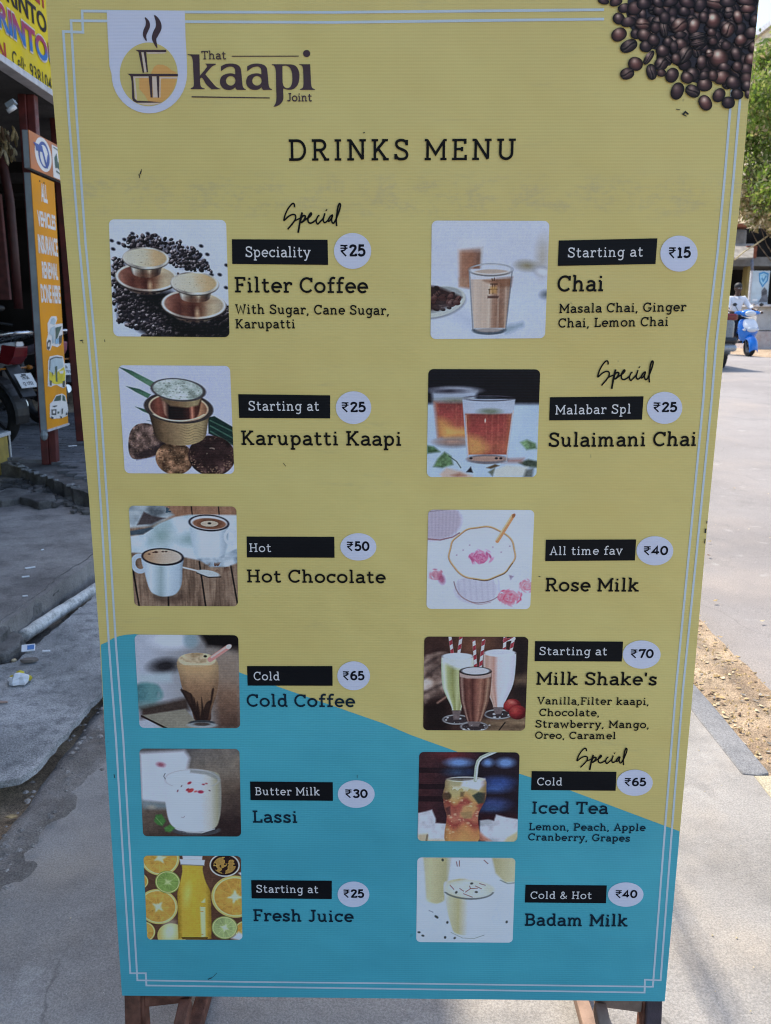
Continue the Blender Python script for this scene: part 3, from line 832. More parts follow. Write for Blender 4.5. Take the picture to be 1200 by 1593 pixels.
def motorcycle(label, cowl, lens, group):
    """heading +x, rear wheel contact at the origin"""
    t = thing('motorcycle', label, 'motorcycle', group=group)
    wheel(t, 0, .29, .29, .12)
    wheel(t, 1.29, .30, .30, .09)
    # tail: cowl from seat to tail, tail lamp, grab rail, mudguard, plate
    b = MB()
    st = [(.42, .13, .70, .80), (.12, .135, .74, .86), (-.12, .12, .78, .90), (-.30, .095, .83, .925), (-.38, .05, .88, .925)]
    vs, fs = [], []
    for x, hw, z0, z1 in st:
        vs += [(x, -hw * .8, z0), (x, -hw, (z0 + z1) / 2), (x, -hw * .7, z1), (x, hw * .7, z1), (x, hw, (z0 + z1) / 2), (x, hw * .8, z0)]
    for i in range(len(st) - 1):
        for k in range(6):
            fs.append((i * 6 + k, i * 6 + (k + 1) % 6, i * 6 + 6 + (k + 1) % 6, i * 6 + 6 + k))
    fs += [tuple(range(6)), tuple(range(len(vs) - 1, len(vs) - 7, -1))]
    b.add(vs, fs)
    b.build('tail_cowl', cowl, t, smooth='all', subsurf=2)
    MB().add([(-.40, -.075, .885), (-.40, .075, .885), (-.375, .085, .80), (-.31, .085, .73), (-.31, -.085, .73), (-.375, -.085, .80),
              (-.26, -.09, .90), (-.26, .09, .90), (-.22, .09, .75), (-.22, -.09, .75)],
             [(0, 1, 2, 5), (5, 2, 3, 4), (0, 6, 7, 1), (1, 7, 8, 3), (1, 3, 2), (0, 5, 4), (0, 4, 9, 6), (3, 8, 9, 4), (6, 9, 8, 7)]).build('tail_lamp', lens, t, bevel=.01)
    MB().tube([(.2, -.15, .88), (-.15, -.165, .955), (-.40, -.13, .995), (-.46, 0, 1.0), (-.40, .13, .995), (-.15, .165, .955), (.2, .15, .88)], .018, 8).build('grab_rail', M['chrome'], t, smooth='all')
    mud = MB()
    ar = [(.34 * math.cos(R(a)), .29 + .34 * math.sin(R(a))) for a in range(60, 200, 10)]
    vs = [(x, s * .085, z) for x, z in ar for s in (-1, 1)] + [(x * 1.04, s * .07, z + .012) for x, z in ar for s in (-1, 1)]
    nn = len(ar)
    fs = [(2 * i, 2 * i + 1, 2 * i + 3, 2 * i + 2) for i in range(nn - 1)] + [(2 * nn + 2 * i, 2 * nn + 2 * i + 2, 2 * nn + 2 * i + 3, 2 * nn + 2 * i + 1) for i in range(nn - 1)]
    fs += [(2 * i + s, 2 * i + 2 + s, 2 * nn + 2 * i + 2 + s, 2 * nn + 2 * i + s) for i in range(nn - 1) for s in (0, 1)]
    mud.add(vs, fs)
    mud.bar((-.27, 0, .72), (-.42, 0, .46), .17, .03)
    mud.build('rear_mudguard', M['black'], t)
    pl = MB()
    Mp = Matrix.Translation((-.41, 0, .60)) @ Matrix.Rotation(R(-90), 4, 'Z') @ Matrix.Rotation(R(60), 4, 'X')
    pl.box((0, 0, 0), (.20, .135, .006), Mp)
    plate = pl.build('number_plate', M['plate'], t, bevel=.002)
    for k, (s, wv, hv, yy) in enumerate((('TN 06', .09, .036, .008), ('Q 1752', .12, .036, -.05))):
        vs, fs = font_mesh(s, wv, hv, .02)
        MB().add([(v[0] - wv / 2, v[1] + yy, .0045) for v in vs], fs, Mp).build('plate_lettering', M['ink'], plate)
    MB().box((0, .052, .004), (.05, .016, .006), Mp).build('plate_clip', M['ink'], plate)
    MB().tube([(-.30, s * 0 - .05, .70), (-.30, -.17, .70)], .008, 6).ball((-.31, -.19, .70), (.035, .03, .022), 8).tube([(-.30, .05, .70), (-.30, .17, .70)], .008, 6).ball((-.31, .19, .70), (.035, .03, .022), 8).build('indicator', M['tail_mauve'], t, smooth=40) if False else None
    for s in (-1, 1):
        MB().tube([(-.28, s * .06, .70), (-.28, s * .17, .70)], .008, 6).ball((-.29, s * .195, .70), (.035, .03, .022), 8).build('indicator', plain('amber_lens', (.4, .15, .02), .2) if 'amber_lens' not in bpy.data.materials else bpy.data.materials['amber_lens'], t, smooth=40)
        MB().tube([(.02, s * .13, .34), (.10, s * .14, .70)], .026, 10).build('shock_absorber', M['iron'], t, smooth=40)
        MB().tube([(1.29, s * .09, .30), (1.02, s * .09, .95)], .02, 10).build('fork_leg', M['iron'], t, smooth=40)
        MB().tube([(0, s * .09, .29), (.5, s * .1, .36)], .022, 8).build('swing_arm', M['black'], t, smooth=40)
        MB().tube([(1.0, s * .02, 1.0), (.92, s * .2, 1.08), (.85, s * .36, 1.05)], .014, 8).build('handlebar', M['black'], t, smooth=40)
        MB().tube([(.95, s * .22, 1.07), (.97, s * .28, 1.22)], .006, 6).ball((.96, s * .31, 1.24), (.014, .055, .035), 10).build('mirror', M['black'], t, smooth=40)
    b = MB()
    b.ball((.15, 0, .86), (.38, .13, .055), 16)
    b.build('seat', M['black'], t, smooth='all')
    MB().ball((.72, 0, .88), (.27, .15, .13), 16).build('fuel_tank', M['black'], t, smooth='all')
    MB().box((.62, 0, .42), (.36, .26, .3)).box((.66, 0, .62), (.2, .2, .14)).tube([(.2, 0, .72), (.9, 0, .82)], .03, 8).tube([(.9, 0, .82), (1.03, 0, .98)], .03, 8).build('engine', M['iron'], t, bevel=.03)
    MB().tube([(.75, -.15, .3), (.3, -.17, .27), (-.1, -.18, .36), (-.22, -.18, .38)], [.025, .03, .05, .045], 12).build('exhaust', M['chrome'], t, smooth=50)
    MB().ball((1.12, 0, .95), (.09, .10, .10), 14).build('headlight', M['lens'], t, smooth='all')
    MB().ball((1.29, 0, .43), (.30, .06, .19), 14).build('front_mudguard', M['black'], t, smooth='all')
    return t
PZ2 = PZ + .01
mc = motorcycle('dark motorcycle with white tail and red lamp at the left edge, white number plate', M['white_paint'], M['tail_red'], 'motorcycles parked in the shop')
mc.location = (-3.45, 7.3, PZ2 + .02)
mc.rotation_euler = (0, 0, R(163))
mc2 = copy_tree(mc)
mc2.location = (-3.73, 9.1, PZ2 + .02)
mc2.rotation_euler = (0, 0, R(150))
mc2['label'] = 'motorcycle with mauve grey tail half hidden between orange sign and menu board'
for ch in mc2.children:
    if ch.name.startswith('tail_'):
        ch.data = ch.data.copy()
        ch.data.materials[0] = M['grey_cowl'] if 'cowl' in ch.name else M['tail_mauve']

# ================================================================== CAR seen by its rear right corner
cp = on_ground(1128, 573)
car = thing('parked_car', 'silver grey car seen only by its rear corner beside the board, red tail lamp', 'car', (0, 0, 0))
def car_loft(stations, mats, name, mi=0, **k):
    """stations along y: list of half profile [(x,z)...] from roof centre down to sill"""
    b = MB()
    n = len(stations[0][1])
    vs = []
    for y, pr in stations:
        vs += [(x, y, z) for x, z in pr] + [(-x, y, z) for x, z in reversed(pr)]
    m = 2 * n
    fs = [(i * m + k2, i * m + (k2 + 1) % m, (i + 1) * m + (k2 + 1) % m, (i + 1) * m + k2) for i in range(len(stations) - 1) for k2 in range(m)]
    fs += [tuple(range(m - 1, -1, -1)), tuple(range((len(stations) - 1) * m, len(stations) * m))]
    b.add(vs, fs)
    return b.build(name, mats, car, **k)
def prof(hw, roof, belt, sill, tuck):
    return [(0, roof), (hw * .68, roof - .015), (hw * .80, roof - .08), (hw * .93, belt), (hw, belt - .12), (hw, .62), (hw - .02, .45), (hw - tuck, sill)]
low = [(0.0, prof(.74, .98, .93, .34, .06)), (.05, prof(.80, 1.0, .95, .30, .03)), (.25, prof(.84, 1.04, .97, .27, .02)), (1.0, prof(.855, 1.03, .96, .22, .02)), (2.4, prof(.855, 1.0, .93, .22, .02)), (3.2, prof(.84, .98, .9, .22, .03)), (3.75, prof(.76, .86, .78, .26, .05)), (3.88, prof(.6, .72, .68, .34, .05))]
car_loft(low, M['car_grey'], 'body', smooth=40)
cab = [(.10, [(0, 1.02), (.6, 1.02), (.68, 1.01), (.74, 1.0)]), (.36, [(0, 1.46), (.48, 1.45), (.58, 1.38), (.76, 1.0)]), (.9, [(0, 1.53), (.5, 1.51), (.61, 1.43), (.78, 1.0)]), (1.9, [(0, 1.53), (.5, 1.51), (.61, 1.43), (.78, .99)]), (2.7, [(0, 1.2), (.5, 1.18), (.64, 1.12), (.76, .96)]), (2.95, [(0, .99), (.5, .98), (.66, .97), (.74, .95)])]
car_loft(cab, M['car_grey'], 'roof', smooth=40)
def cpart(mb, name, m, **k): return mb.build(name, m, car, **k)
cpart(MB().add([(-.56, .13, 1.06), (.56, .13, 1.06), (.47, .335, 1.40), (-.47, .335, 1.40), (-.56, .16, 1.05), (.56, .16, 1.05), (.47, .36, 1.41), (-.47, .36, 1.41)], [(0, 1, 2, 3), (7, 6, 5, 4), (0, 4, 5, 1), (3, 2, 6, 7)]), 'rear_window', M['glass'])
for s in (-1, 1):
    cpart(MB().add([(s * .755, .6, 1.06), (s * .765, 1.35, 1.06), (s * .63, 1.32, 1.42), (s * .625, .8, 1.42)], [(0, 1, 2, 3)]), 'side_window', M['glass'])
    cpart(MB().add([(s * .765, 1.42, 1.06), (s * .765, 2.35, 1.04), (s * .64, 2.0, 1.42), (s * .632, 1.4, 1.42)], [(0, 1, 2, 3)]), 'side_window', M['glass'])
    cpart(MB().box((s * .64, .045, .935), (.34, .12, .11)).box((s * .785, .12, .935), (.10, .24, .105)), 'tail_lamp', M['tail_red'], bevel=.03, seg=3)
    cpart(MB().box((s * .35, -.02, .83), (.02, .03, .06)), 'boot_seam', M['black'])
    for y in (.72, 3.1):
        wh = MB()
        Mx = Matrix.Translation((s * .745, y, .31)) @ Matrix.Rotation(math.pi / 2, 4, 'Y')
        ty = cpart(wh.lathe([(.2, -.09), (.28, -.1), (.31, -.075), (.31, .075), (.28, .1), (.2, .09), (.2, -.09)], 30, Mx), 'wheel_tyre', M['rubber'], smooth=50)
        MB().lathe([(.0, s * .07), (.06, s * .09), (.1, s * .06), (.2, s * .085), (.2, -s * .09)], 24, Mx).build('rim', M['car_silver'], ty, smooth=40)
        cpart(MB().lathe([(.33, s * .02), (.37, s * .118), (.40, s * .118), (.40, s * .02)], 24, Mx), 'wheel_arch', M['black'], smooth=40)
    cpart(MB().ball((s * .95, 2.45, 1.0), (.1, .06, .07), 10), 'mirror', M['car_grey'], smooth='all')
cpart(MB().box((0, .02, .66), (.7, .12, .14)), 'number_plate_recess', M['black'], bevel=.02)
cpart(MB().box((0, -.05, .67), (.5, .012, .11)), 'number_plate', M['plate'], bevel=.004)
cpart(MB().box((0, .09, .53), (1.69, .28, .11)), 'bumper_trim', M['black'], bevel=.05, seg=3)
cpart(MB().box((0, .08, .40), (1.68, .28, .12)), 'bumper', M['car_silver'], bevel=.05, seg=3)
cpart(MB().box((0, .16, .29), (1.5, .2, .10)), 'bumper_skirt', M['black'], bevel=.03)
car.location = (on_ground(1147, 573).x - 1.09, cp.y - .55, cp.z - .02)
car.rotation_euler = (0, 0, R(4))

# ================================================================== SCOOTER and rider
sp_ = on_ground(1165, 556)
scoot = thing('scooter', 'glossy blue scooter with white front, ridden towards the camera', 'scooter', (0, 0, 0))
def spart(mb, name, m, **k): return mb.build(name, m, scoot, **k)
# heading -y; front wheel contact at origin
def scoot_wheel(y):
    Mx = Matrix.Translation((0, y, .225)) @ Matrix.Rotation(math.pi / 2, 4, 'Y')
    ty = spart(MB().lathe([(.13, -.045), (.2, -.052), (.222, -.03), (.226, 0), (.222, .03), (.2, .052), (.13, .045), (.13, -.045)], 30, Mx), 'tyre', M['rubber'], smooth=50)
    MB().lathe([(0, -.05), (.05, -.05), (.06, -.02), (.13, -.04), (.13, .04), (.06, .02), (.05, .05), (0, .05)], 24, Mx).build('rim', M['iron'], ty, smooth=40)
scoot_wheel(0)
scoot_wheel(1.24)
def shell(name, rows, m, th=.02, sub=2, parent=None):
    """closed skin through rows of points (left to right), thickened"""
    nr, nc = len(rows), len(rows[0])
    b = MB()
    b.add([p for r_ in rows for p in r_], [(i * nc + j, i * nc + j + 1, (i + 1) * nc + j + 1, (i + 1) * nc + j) for i in range(nr - 1) for j in range(nc - 1)])
    o = b.build(name, m, parent or scoot, smooth='all')
    sd = o.modifiers.new('th', 'SOLIDIFY')
    sd.thickness = th
    sd.offset = 0
    if sub:
        ss = o.modifiers.new('s', 'SUBSURF')
        ss.levels = ss.render_levels = sub
    return o
# front fender over the wheel
rows = []
for a in (-15, 20, 55, 90, 125, 155):
    c_, s_ = math.cos(R(a)), math.sin(R(a))
    rr = .275
    rows.append([(x, -c_ * rr * (1 - .25 * abs(x) / .1), .225 + s_ * rr - dz) for x, dz in ((-.105, .09), (-.08, .015), (0, -.012), (.08, .015), (.105, .09))])
shell('front_fender', rows, M['scoot_blue'])
# apron (leg shield)
def ap(z, hw, y, bul): return [(-hw, y + .12, z), (-hw * .8, y + .02, z), (-hw * .35, y - bul, z), (0, y - bul * 1.3, z), (hw * .35, y - bul, z), (hw * .8, y + .02, z), (hw, y + .12, z)]
shell('front_apron', [ap(.36, .14, .13, .02), ap(.46, .2, .06, .05), ap(.6, .25, .03, .06), ap(.74, .24, .08, .05), ap(.86, .16, .16, .03)], M['scoot_blue'], .03)
shell('white_front_panel', [[(x, y - .035, z) for x, y, z in ap(.64, .22, .045, .055)[1:-1]], [(x, y - .033, z) for x, y, z in ap(.75, .235, .085, .05)[1:-1]], [(x, y - .025, z) for x, y, z in ap(.87, .15, .16, .03)[1:-1]]], M['scoot_white'], .02)
spart(MB().ball((0, -.045, .62), (.12, .035, .06), 16), 'indicator_lamp', M['lens'], smooth='all')
for s in (-1, 1):
    spart(MB().ball((s * .15, .015, .62), (.05, .03, .03), 12), 'side_indicator', M['lens'], smooth='all')
# handlebar cover with headlight
spart(MB().ball((0, .2, .99), (.19, .12, .085), 18).ball((-.2, .25, 1.0), (.12, .06, .045), 12).ball((.2, .25, 1.0), (.12, .06, .045), 12), 'handlebar_cover', M['scoot_blue'], smooth='all')
spart(MB().ball((0, .10, .985), (.13, .06, .07), 18), 'headlight', M['lens'], smooth='all')
for s in (-1, 1):
    spart(MB().tube([(s * .28, .27, 1.0), (s * .40, .31, 1.0)], .02, 10), 'grip', M['black'], smooth=40)
    spart(MB().tube([(s * .27, .24, 1.02), (s * .38, .2, 1.05)], .006, 6), 'brake_lever', M['chrome'], smooth='all')
    mm = spart(MB().tube([(s * .22, .25, 1.03), (s * .30, .25, 1.15)], .007, 6), 'mirror_stalk', M['black'], smooth='all')
    MB().ball((s * .32, .25, 1.19), (.055, .015, .04), 12).build('mirror', M['black'], mm, smooth='all')
    spart(MB().tube([(s * .07, 0, .22), (s * .07, .15, .6)], .02, 8), 'fork_leg', M['iron'], smooth=40)
    spart(MB().ball((s * .15, 1.05, .52), (.09, .42, .16), 14), 'side_panel', M['scoot_blue'], smooth='all')
spart(MB().box((0, .45, .33), (.34, .42, .05)), 'floorboard', M['black'], bevel=.02)
spart(MB().ball((0, .98, .74), (.14, .40, .07), 16), 'seat', M['black'], smooth='all')
spart(MB().box((0, 1.05, .4), (.2, .6, .25)), 'engine_cover', M['iron'], bevel=.05)
spart(MB().box((0, .1, .56), (.1, .03, .12)), 'steering_column', M['black'])
SROT = R(4)
scoot.location = (sp_.x, sp_.y, sp_.z + .015)
scoot.rotation_euler = (0, 0, SROT)

person = thing('person', 'person in white shirt and dark trousers riding the blue scooter, hands on its grips', 'person', tuple(scoot.location), SROT)
def skin(name, joints, edges, m, sub=2, root=0):
    me = bpy.data.meshes.new(name)
    me.from_pydata([j[0] for j in joints], edges, [])
    o = link_mesh(name, me, m, person)
    o.modifiers.new('skin', 'SKIN')
    if not me.skin_vertices:
        bpy.context.view_layer.objects.active = o
    sv = me.skin_vertices[0].data if me.skin_vertices else None
    for i, j in enumerate(joints):
        r_ = j[1]
        sv[i].radius = (r_, r_) if not isinstance(r_, tuple) else r_
        sv[i].use_root = (i == root)
    o.modifiers['skin'].use_smooth_shade = True
    ss = o.modifiers.new('sub', 'SUBSURF')
    ss.levels = ss.render_levels = sub
    return o
def body_parts():
    # pelvis at y=.86 z=.84 ; seat height .80 ; facing -y
    J = [((0, .92, .86), .13), ((0, .90, 1.02), .125), ((0, .87, 1.18), .14), ((0, .85, 1.32), .13), ((0, .83, 1.40), .06), ((0, .81, 1.46), .052)]
    E_ = [(0, 1), (1, 2), (2, 3), (3, 4), (4, 5)]
    J += [((0, .785, 1.53), .075), ((0, .79, 1.60), .082), ((0, .80, 1.66), .06)]
    E_ += [(5, 6), (6, 7), (7, 8)]
    for s in (-1, 1):
        n = len(J)
        J += [((s * .18, .85, 1.34), .06), ((s * .27, .72, 1.14), .045), ((s * .34, .50, 1.06), .036), ((s * .34, .36, 1.03), .03), ((s * .345, .305, 1.02), .03)]
        E_ += [(3, n), (n, n + 1), (n + 1, n + 2), (n + 2, n + 3), (n + 3, n + 4)]
        n = len(J)
        J += [((s * .11, .88, .85), .09), ((s * .17, .50, .80), .07), ((s * .15, .52, .45), .05), ((s * .14, .50, .39), .042), ((s * .14, .40, .385), .036)]
        E_ += [(0, n), (n, n + 1), (n + 1, n + 2), (n + 2, n + 3), (n + 3, n + 4)]
    return J, E_
J, E_ = body_parts()
body = skin('body', J, E_, M['skin'])
# fingers closed round each grip
for s in (-1, 1):
    for k in range(4):
        x = s * (.31 + .022 * k)
        b = MB().tube([(x, .345, 1.035), (x, .30, 1.045), (x, .268, 1.028), (x, .268, 1.0), (x, .29, .988)], [.011, .0105, .010, .009, .008], 8)
        b.build('finger', M['skin'], body, smooth='all')
    MB().tube([(s * .305, .35, 1.02), (s * .295, .32, 1.0), (s * .30, .29, .985)], [.012, .011, .009], 8).build('thumb', M['skin'], body, smooth='all')
# face
b = MB()
MB().ball((0, .70, 1.545), (.014, .022, .022), 8).build('nose', M['skin'], body, smooth='all')
for s in (-1, 1):
    MB().ball((s * .03, .713, 1.572), (.014, .008, .009), 8).build('eye', M['litter_white'], body, smooth='all')
    MB().ball((s * .03, .706, 1.572), (.006, .004, .006), 8).build('pupil', M['ink'], body, smooth='all')
    MB().ball((s * .031, .707, 1.59), (.02, .008, .004), 8).build('eyebrow', M['hair'], body, smooth='all')
    MB().ball((s * .082, .80, 1.56), (.012, .025, .035), 8).build('ear', M['skin'], body, smooth='all')
MB().ball((0, .706, 1.512), (.026, .008, .006), 8).build('mouth', plain('lips', (.09, .03, .028), .5), body, smooth='all')
MB().ball((0, .702, 1.526), (.024, .007, .005), 8).build('moustache', M['hair'], body, smooth='all')
hr = MB().ball((0, .815, 1.625), (.088, .10, .085), 18)
hr.v = [(x, y, max(z, 1.60 if y < .76 else 1.55 - .25 * (y - .76))) for x, y, z in hr.v]
hr.build('hair', M['hair'], person, smooth='all')
SJ = [((0, .92, .88), (.155, .135)), ((0, .90, 1.02), (.15, .14)), ((0, .87, 1.18), (.165, .15)), ((0, .85, 1.32), (.15, .13)), ((0, .835, 1.385), .075)]
SE = [(0, 1), (1, 2), (2, 3), (3, 4)]
for s in (-1, 1):
    n = len(SJ)
    SJ += [((s * .18, .85, 1.34), .078), ((s * .24, .765, 1.21), .066), ((s * .275, .70, 1.13), .060), ((s * .31, .60, 1.09), .052)]
    SE += [(3, n), (n, n + 1), (n + 1, n + 2), (n + 2, n + 3)]
skin('shirt', SJ, SE, M['shirt'])
for s in (-1, 1):
    MB().add([(s * .012, .745, 1.385), (s * .075, .775, 1.40), (s * .085, .745, 1.35), (s * .03, .715, 1.335)], [(0, 1, 2, 3)]).build('collar', M['shirt'], person)
TJ = [((0, .93, .86), .145)]
TE = []
for s in (-1, 1):
    n = len(TJ)
    TJ += [((s * .11, .88, .85), .105), ((s * .17, .50, .80), .085), ((s * .16, .52, .60), .07), ((s * .15, .52, .45), .068)]
    TE += [(0, n), (n, n + 1), (n + 1, n + 2), (n + 2, n + 3)]
skin('trousers', TJ, TE, M['trouser'])
for s in (-1, 1):
    MB().ball((s * .14, .43, .385), (.045, .12, .036), 10).build('shoe', M['black'], person, smooth='all')

# ================================================================== FAR SIDE OF THE ROAD
def struct_part(mb, name, m, root, **k): return part_at(mb, name, m, root, **k)
GZ = ground_h(30)
def bpx(px, py, y): return at_y(px, py, y)
# concrete booth with plinth and poster panel
BY = 26.0
x0 = bpx(1177, 500, BY).x
zb0 = bpx(1185, 541, BY).z
booth = thing('concrete_booth', 'low grey concrete booth with a poster panel on top across the road', 'booth', (x0 + 1.2, BY + .5, GZ))
zt0 = bpx(1185, 477, BY).z
zs = bpx(1185, 514, BY).z
struct_part(MB().box((x0 + 1.7, BY + .6, (zs + zt0) / 2), (3.4, 1.2, zt0 - zs)), 'upper_block', M['plaster_grey'], booth, bevel=.02)
struct_part(MB().box((x0 + 1.68, BY + .58, (GZ - .2 + zs) / 2 - .01), (3.5, 1.3, zs - GZ + .18)), 'plinth', concrete('red_washed_plinth', (.42, .38, .37), (.5, .44, .42), stain=(.3, .1, .07), stain_amt=.5, big=3), booth, bevel=.02)
struct_part(MB().box((x0 + 1.7, BY + .5, zt0 + .03), (3.6, 1.5, .07)), 'ledge', M['trim'], booth, bevel=.015)
for k in range(3):
    struct_part(MB().box((x0 + .75 + .28 * k, BY - .075, zs - .2), (.13, .02, .16)), 'vent', M['shed_dark'], booth)
# poster: white board, blue shield, grey figure shape
pz0, pz1 = zt0 + .07, bpx(1185, 421, BY).z
px0, px1 = bpx(1170, 450, BY).x, bpx(1197, 450, BY).x
pst = thing('poster_panel', 'pale poster panel with blue shield emblem standing on the booth', 'poster', ((px0 + px1) / 2, BY, pz0))
struct_part(MB().box(((px0 + px1) / 2, BY + .05, (pz0 + pz1) / 2), (px1 - px0, .05, pz1 - pz0)), 'poster_board', plain('poster_pale_blue', (.5, .6, .66), .5, var=.15, scale=3), pst, bevel=.01)
def front_shape(name, polys, y, root, mats):
    b = MB()
    for k, (pts, mi) in enumerate(polys):
        tri = tessellate_polygon([[Vector((p[0], p[1], 0)) for p in pts]])
        b.add([(p[0], y - .002 * k, p[1]) for p in pts], [tuple(t) for t in tri], None, mi)
    return part_at(b, name, mats, root)
pw, ph = px1 - px0, pz1 - pz0
def pq(u, v): return (px0 + u * pw, pz0 + v * ph)
pblue = plain('poster_blue', (.05, .27, .55), .5)
front_shape('shield_emblem', [([pq(.34, .93), pq(.62, .98), pq(.92, .92), pq(.9, .7), pq(.62, .5), pq(.4, .68)], 0), ([pq(.42, .89), pq(.62, .93), pq(.84, .88), pq(.82, .72), pq(.62, .57), pq(.46, .7)], 1),
                              ([pq(.5, .78), pq(.56, .82), pq(.62, .73), pq(.76, .88), pq(.8, .84), pq(.63, .64)], 0)], BY + .02, pst, [pblue, plain('poster_sky', (.35, .6, .75), .5)])
front_shape('poster_figure', [([pq(.45, .06), pq(.62, .22), pq(.58, .4), pq(.74, .52), pq(.9, .42), pq(.98, .2), pq(.96, .05)], 0), ([pq(.62, .36), pq(.9, .44), pq(.88, .30), pq(.66, .26)], 1), ([pq(.1, .1), pq(.4, .1), pq(.4, .16), pq(.1, .16)], 2)], BY + .018, pst,
            [plain('poster_grey', (.16, .16, .18), .5, var=.4, scale=6), plain('poster_dark', (.06, .06, .07), .5), M['litter_white']])
struct_part(MB().box((px0 - .03, BY + .05, (pz0 + pz1) / 2), (.06, .09, ph)).box(((px0 + px1) / 2, BY + .05, pz0 + .03), (pw, .1, .06)), 'poster_frame', M['trim'], pst, bevel=.01)

# dark shop building opposite
SY = 30.0
sx0, sx1 = bpx(1060, 480, SY).x, bpx(1330, 480, SY).x
opp = thing('opposite_shop', 'dark open shop house across the road behind the rider', 'building', ((sx0 + sx1) / 2, SY + 3, GZ))
zs1 = bpx(1160, 414, SY).z
ztop = bpx(1160, 345, SY).z
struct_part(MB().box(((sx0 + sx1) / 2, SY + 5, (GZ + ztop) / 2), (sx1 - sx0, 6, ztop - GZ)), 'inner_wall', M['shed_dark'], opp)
for a, c_ in ((1060, 1076), (1158, 1168), (1232, 1244)):
    xa, xb = bpx(a, 480, SY).x, bpx(c_, 480, SY).x
    struct_part(MB().box(((xa + xb) / 2, SY + .2, (GZ + zs1) / 2), (xb - xa, .4, zs1 - GZ)), 'pillar', plain('ochre_pillar_%d' % a, (.34, .26, .10), .8, var=.25, scale=2, grime=.3), opp, bevel=.02)
struct_part(MB().box(((sx0 + sx1) / 2, SY + 1.0, (zs1 + bpx(1160, 400, SY).z) / 2), (sx1 - sx0, 2.2, bpx(1160, 400, SY).z - zs1)), 'lintel', M['tarp'], opp)
za = bpx(1160, 396, SY - 1.2).z
struct_part(MB().add([(sx0, SY - 1.3, za - .1), (bpx(1172, 400, SY - 1.3).x, SY - 1.3, za - .1), (bpx(1172, 400, SY).x, SY, za + .45), (sx0, SY, za + .45), (sx0, SY - 1.3, za - .16), (bpx(1172, 400, SY - 1.3).x, SY - 1.3, za - .16), (bpx(1172, 400, SY).x, SY, za + .39), (sx0, SY, za + .39)],
                     [(0, 1, 2, 3), (7, 6, 5, 4), (0, 4, 5, 1), (1, 5, 6, 2), (2, 6, 7, 3), (3, 7, 4, 0)]), 'awning', M['awning'], opp)
struct_part(MB().box((bpx(1163, 395, SY).x, SY - .3, bpx(1163, 393, SY).z), (.35, .1, .4)), 'red_board', M['brick'], opp)
struct_part(MB().box((bpx(1152, 365, SY).x, SY + .6, bpx(1152, 372, SY).z), (.75, .7, .75)), 'water_tank', M['tarp'], opp, bevel=.12)
struct_part(MB().box((bpx(1152, 352, SY).x, SY + .8, bpx(1152, 349, SY).z), (.9, 1.2, .12)), 'parapet', M['brick'], opp)
struct_part(MB().tube([bpx(1170, 398, SY - .4), bpx(1171, 425, SY - .4)], .05, 8), 'blue_pipe', plain('blue_grey_pipe', (.2, .25, .4), .4), opp, smooth='all')
for a, z_ in ((0, 0), (.25, .1)):
    o = MB().tube([bpx(1143, 404, SY - 2 + a), bpx(1160, 390, SY - 2 + a), bpx(1178, 379, SY - 2 + a), bpx(1196, 366, SY - 2 + a)], .028, 6).build('bare_branch', M['leaf_pale'], None, smooth='all')
    tag(o, ('upper' if a else 'lower') + ' pale bare branch slanting across the dark shop front', 'branch')

# pale house further back and its neighbours
def house(label, y, pxa, pxb, pyt, mat, nw, nf, depth=8, band=True):
    xa, xb = bpx(pxa, 400, y).x, bpx(pxb, 400, y).x
    zt = bpx((pxa + pxb) / 2, pyt, y).z
    h = thing('house', label, 'house', ((xa + xb) / 2, y + depth / 2, GZ))
    struct_part(MB().box(((xa + xb) / 2, y + depth / 2, (GZ - .5 + zt) / 2), (xb - xa, depth, zt - GZ + .5)), 'wall', mat, h)
    struct_part(MB().box(((xa + xb) / 2, y + depth / 2, zt + .12), (xb - xa + .3, depth + .3, .24)), 'parapet', M['trim'], h)
    for j in range(nf):
        for i in range(nw):
            cx = xa + (i + .5) * (xb - xa) / nw
            cz = GZ + 1.6 + j * (zt - GZ - 1.2) / nf
            f = struct_part(MB().box((cx, y - .02, cz), (1.2, .1, 1.3)), 'window_frame', M['trim'], h)
            g = MB().box((cx, y - .075, cz), (1.0, .02, 1.1)).build('pane', M['glass'], f)
            s = MB().box((cx, y - .2, cz + .78), (1.5, .5, .08)).build('sunshade', mat, f)
    return h
house('cream coloured house rising behind the trees across the road', 40, 1172, 1420, 38, M['plaster_cream'], 4, 3)
house('grey plastered house at the far end of the street', 62, 760, 1050, 250, M['plaster_grey'], 5, 2)
house('tall plain house far down the left side of the street', 48, 300, 560, 200, M['plaster'], 5, 3)

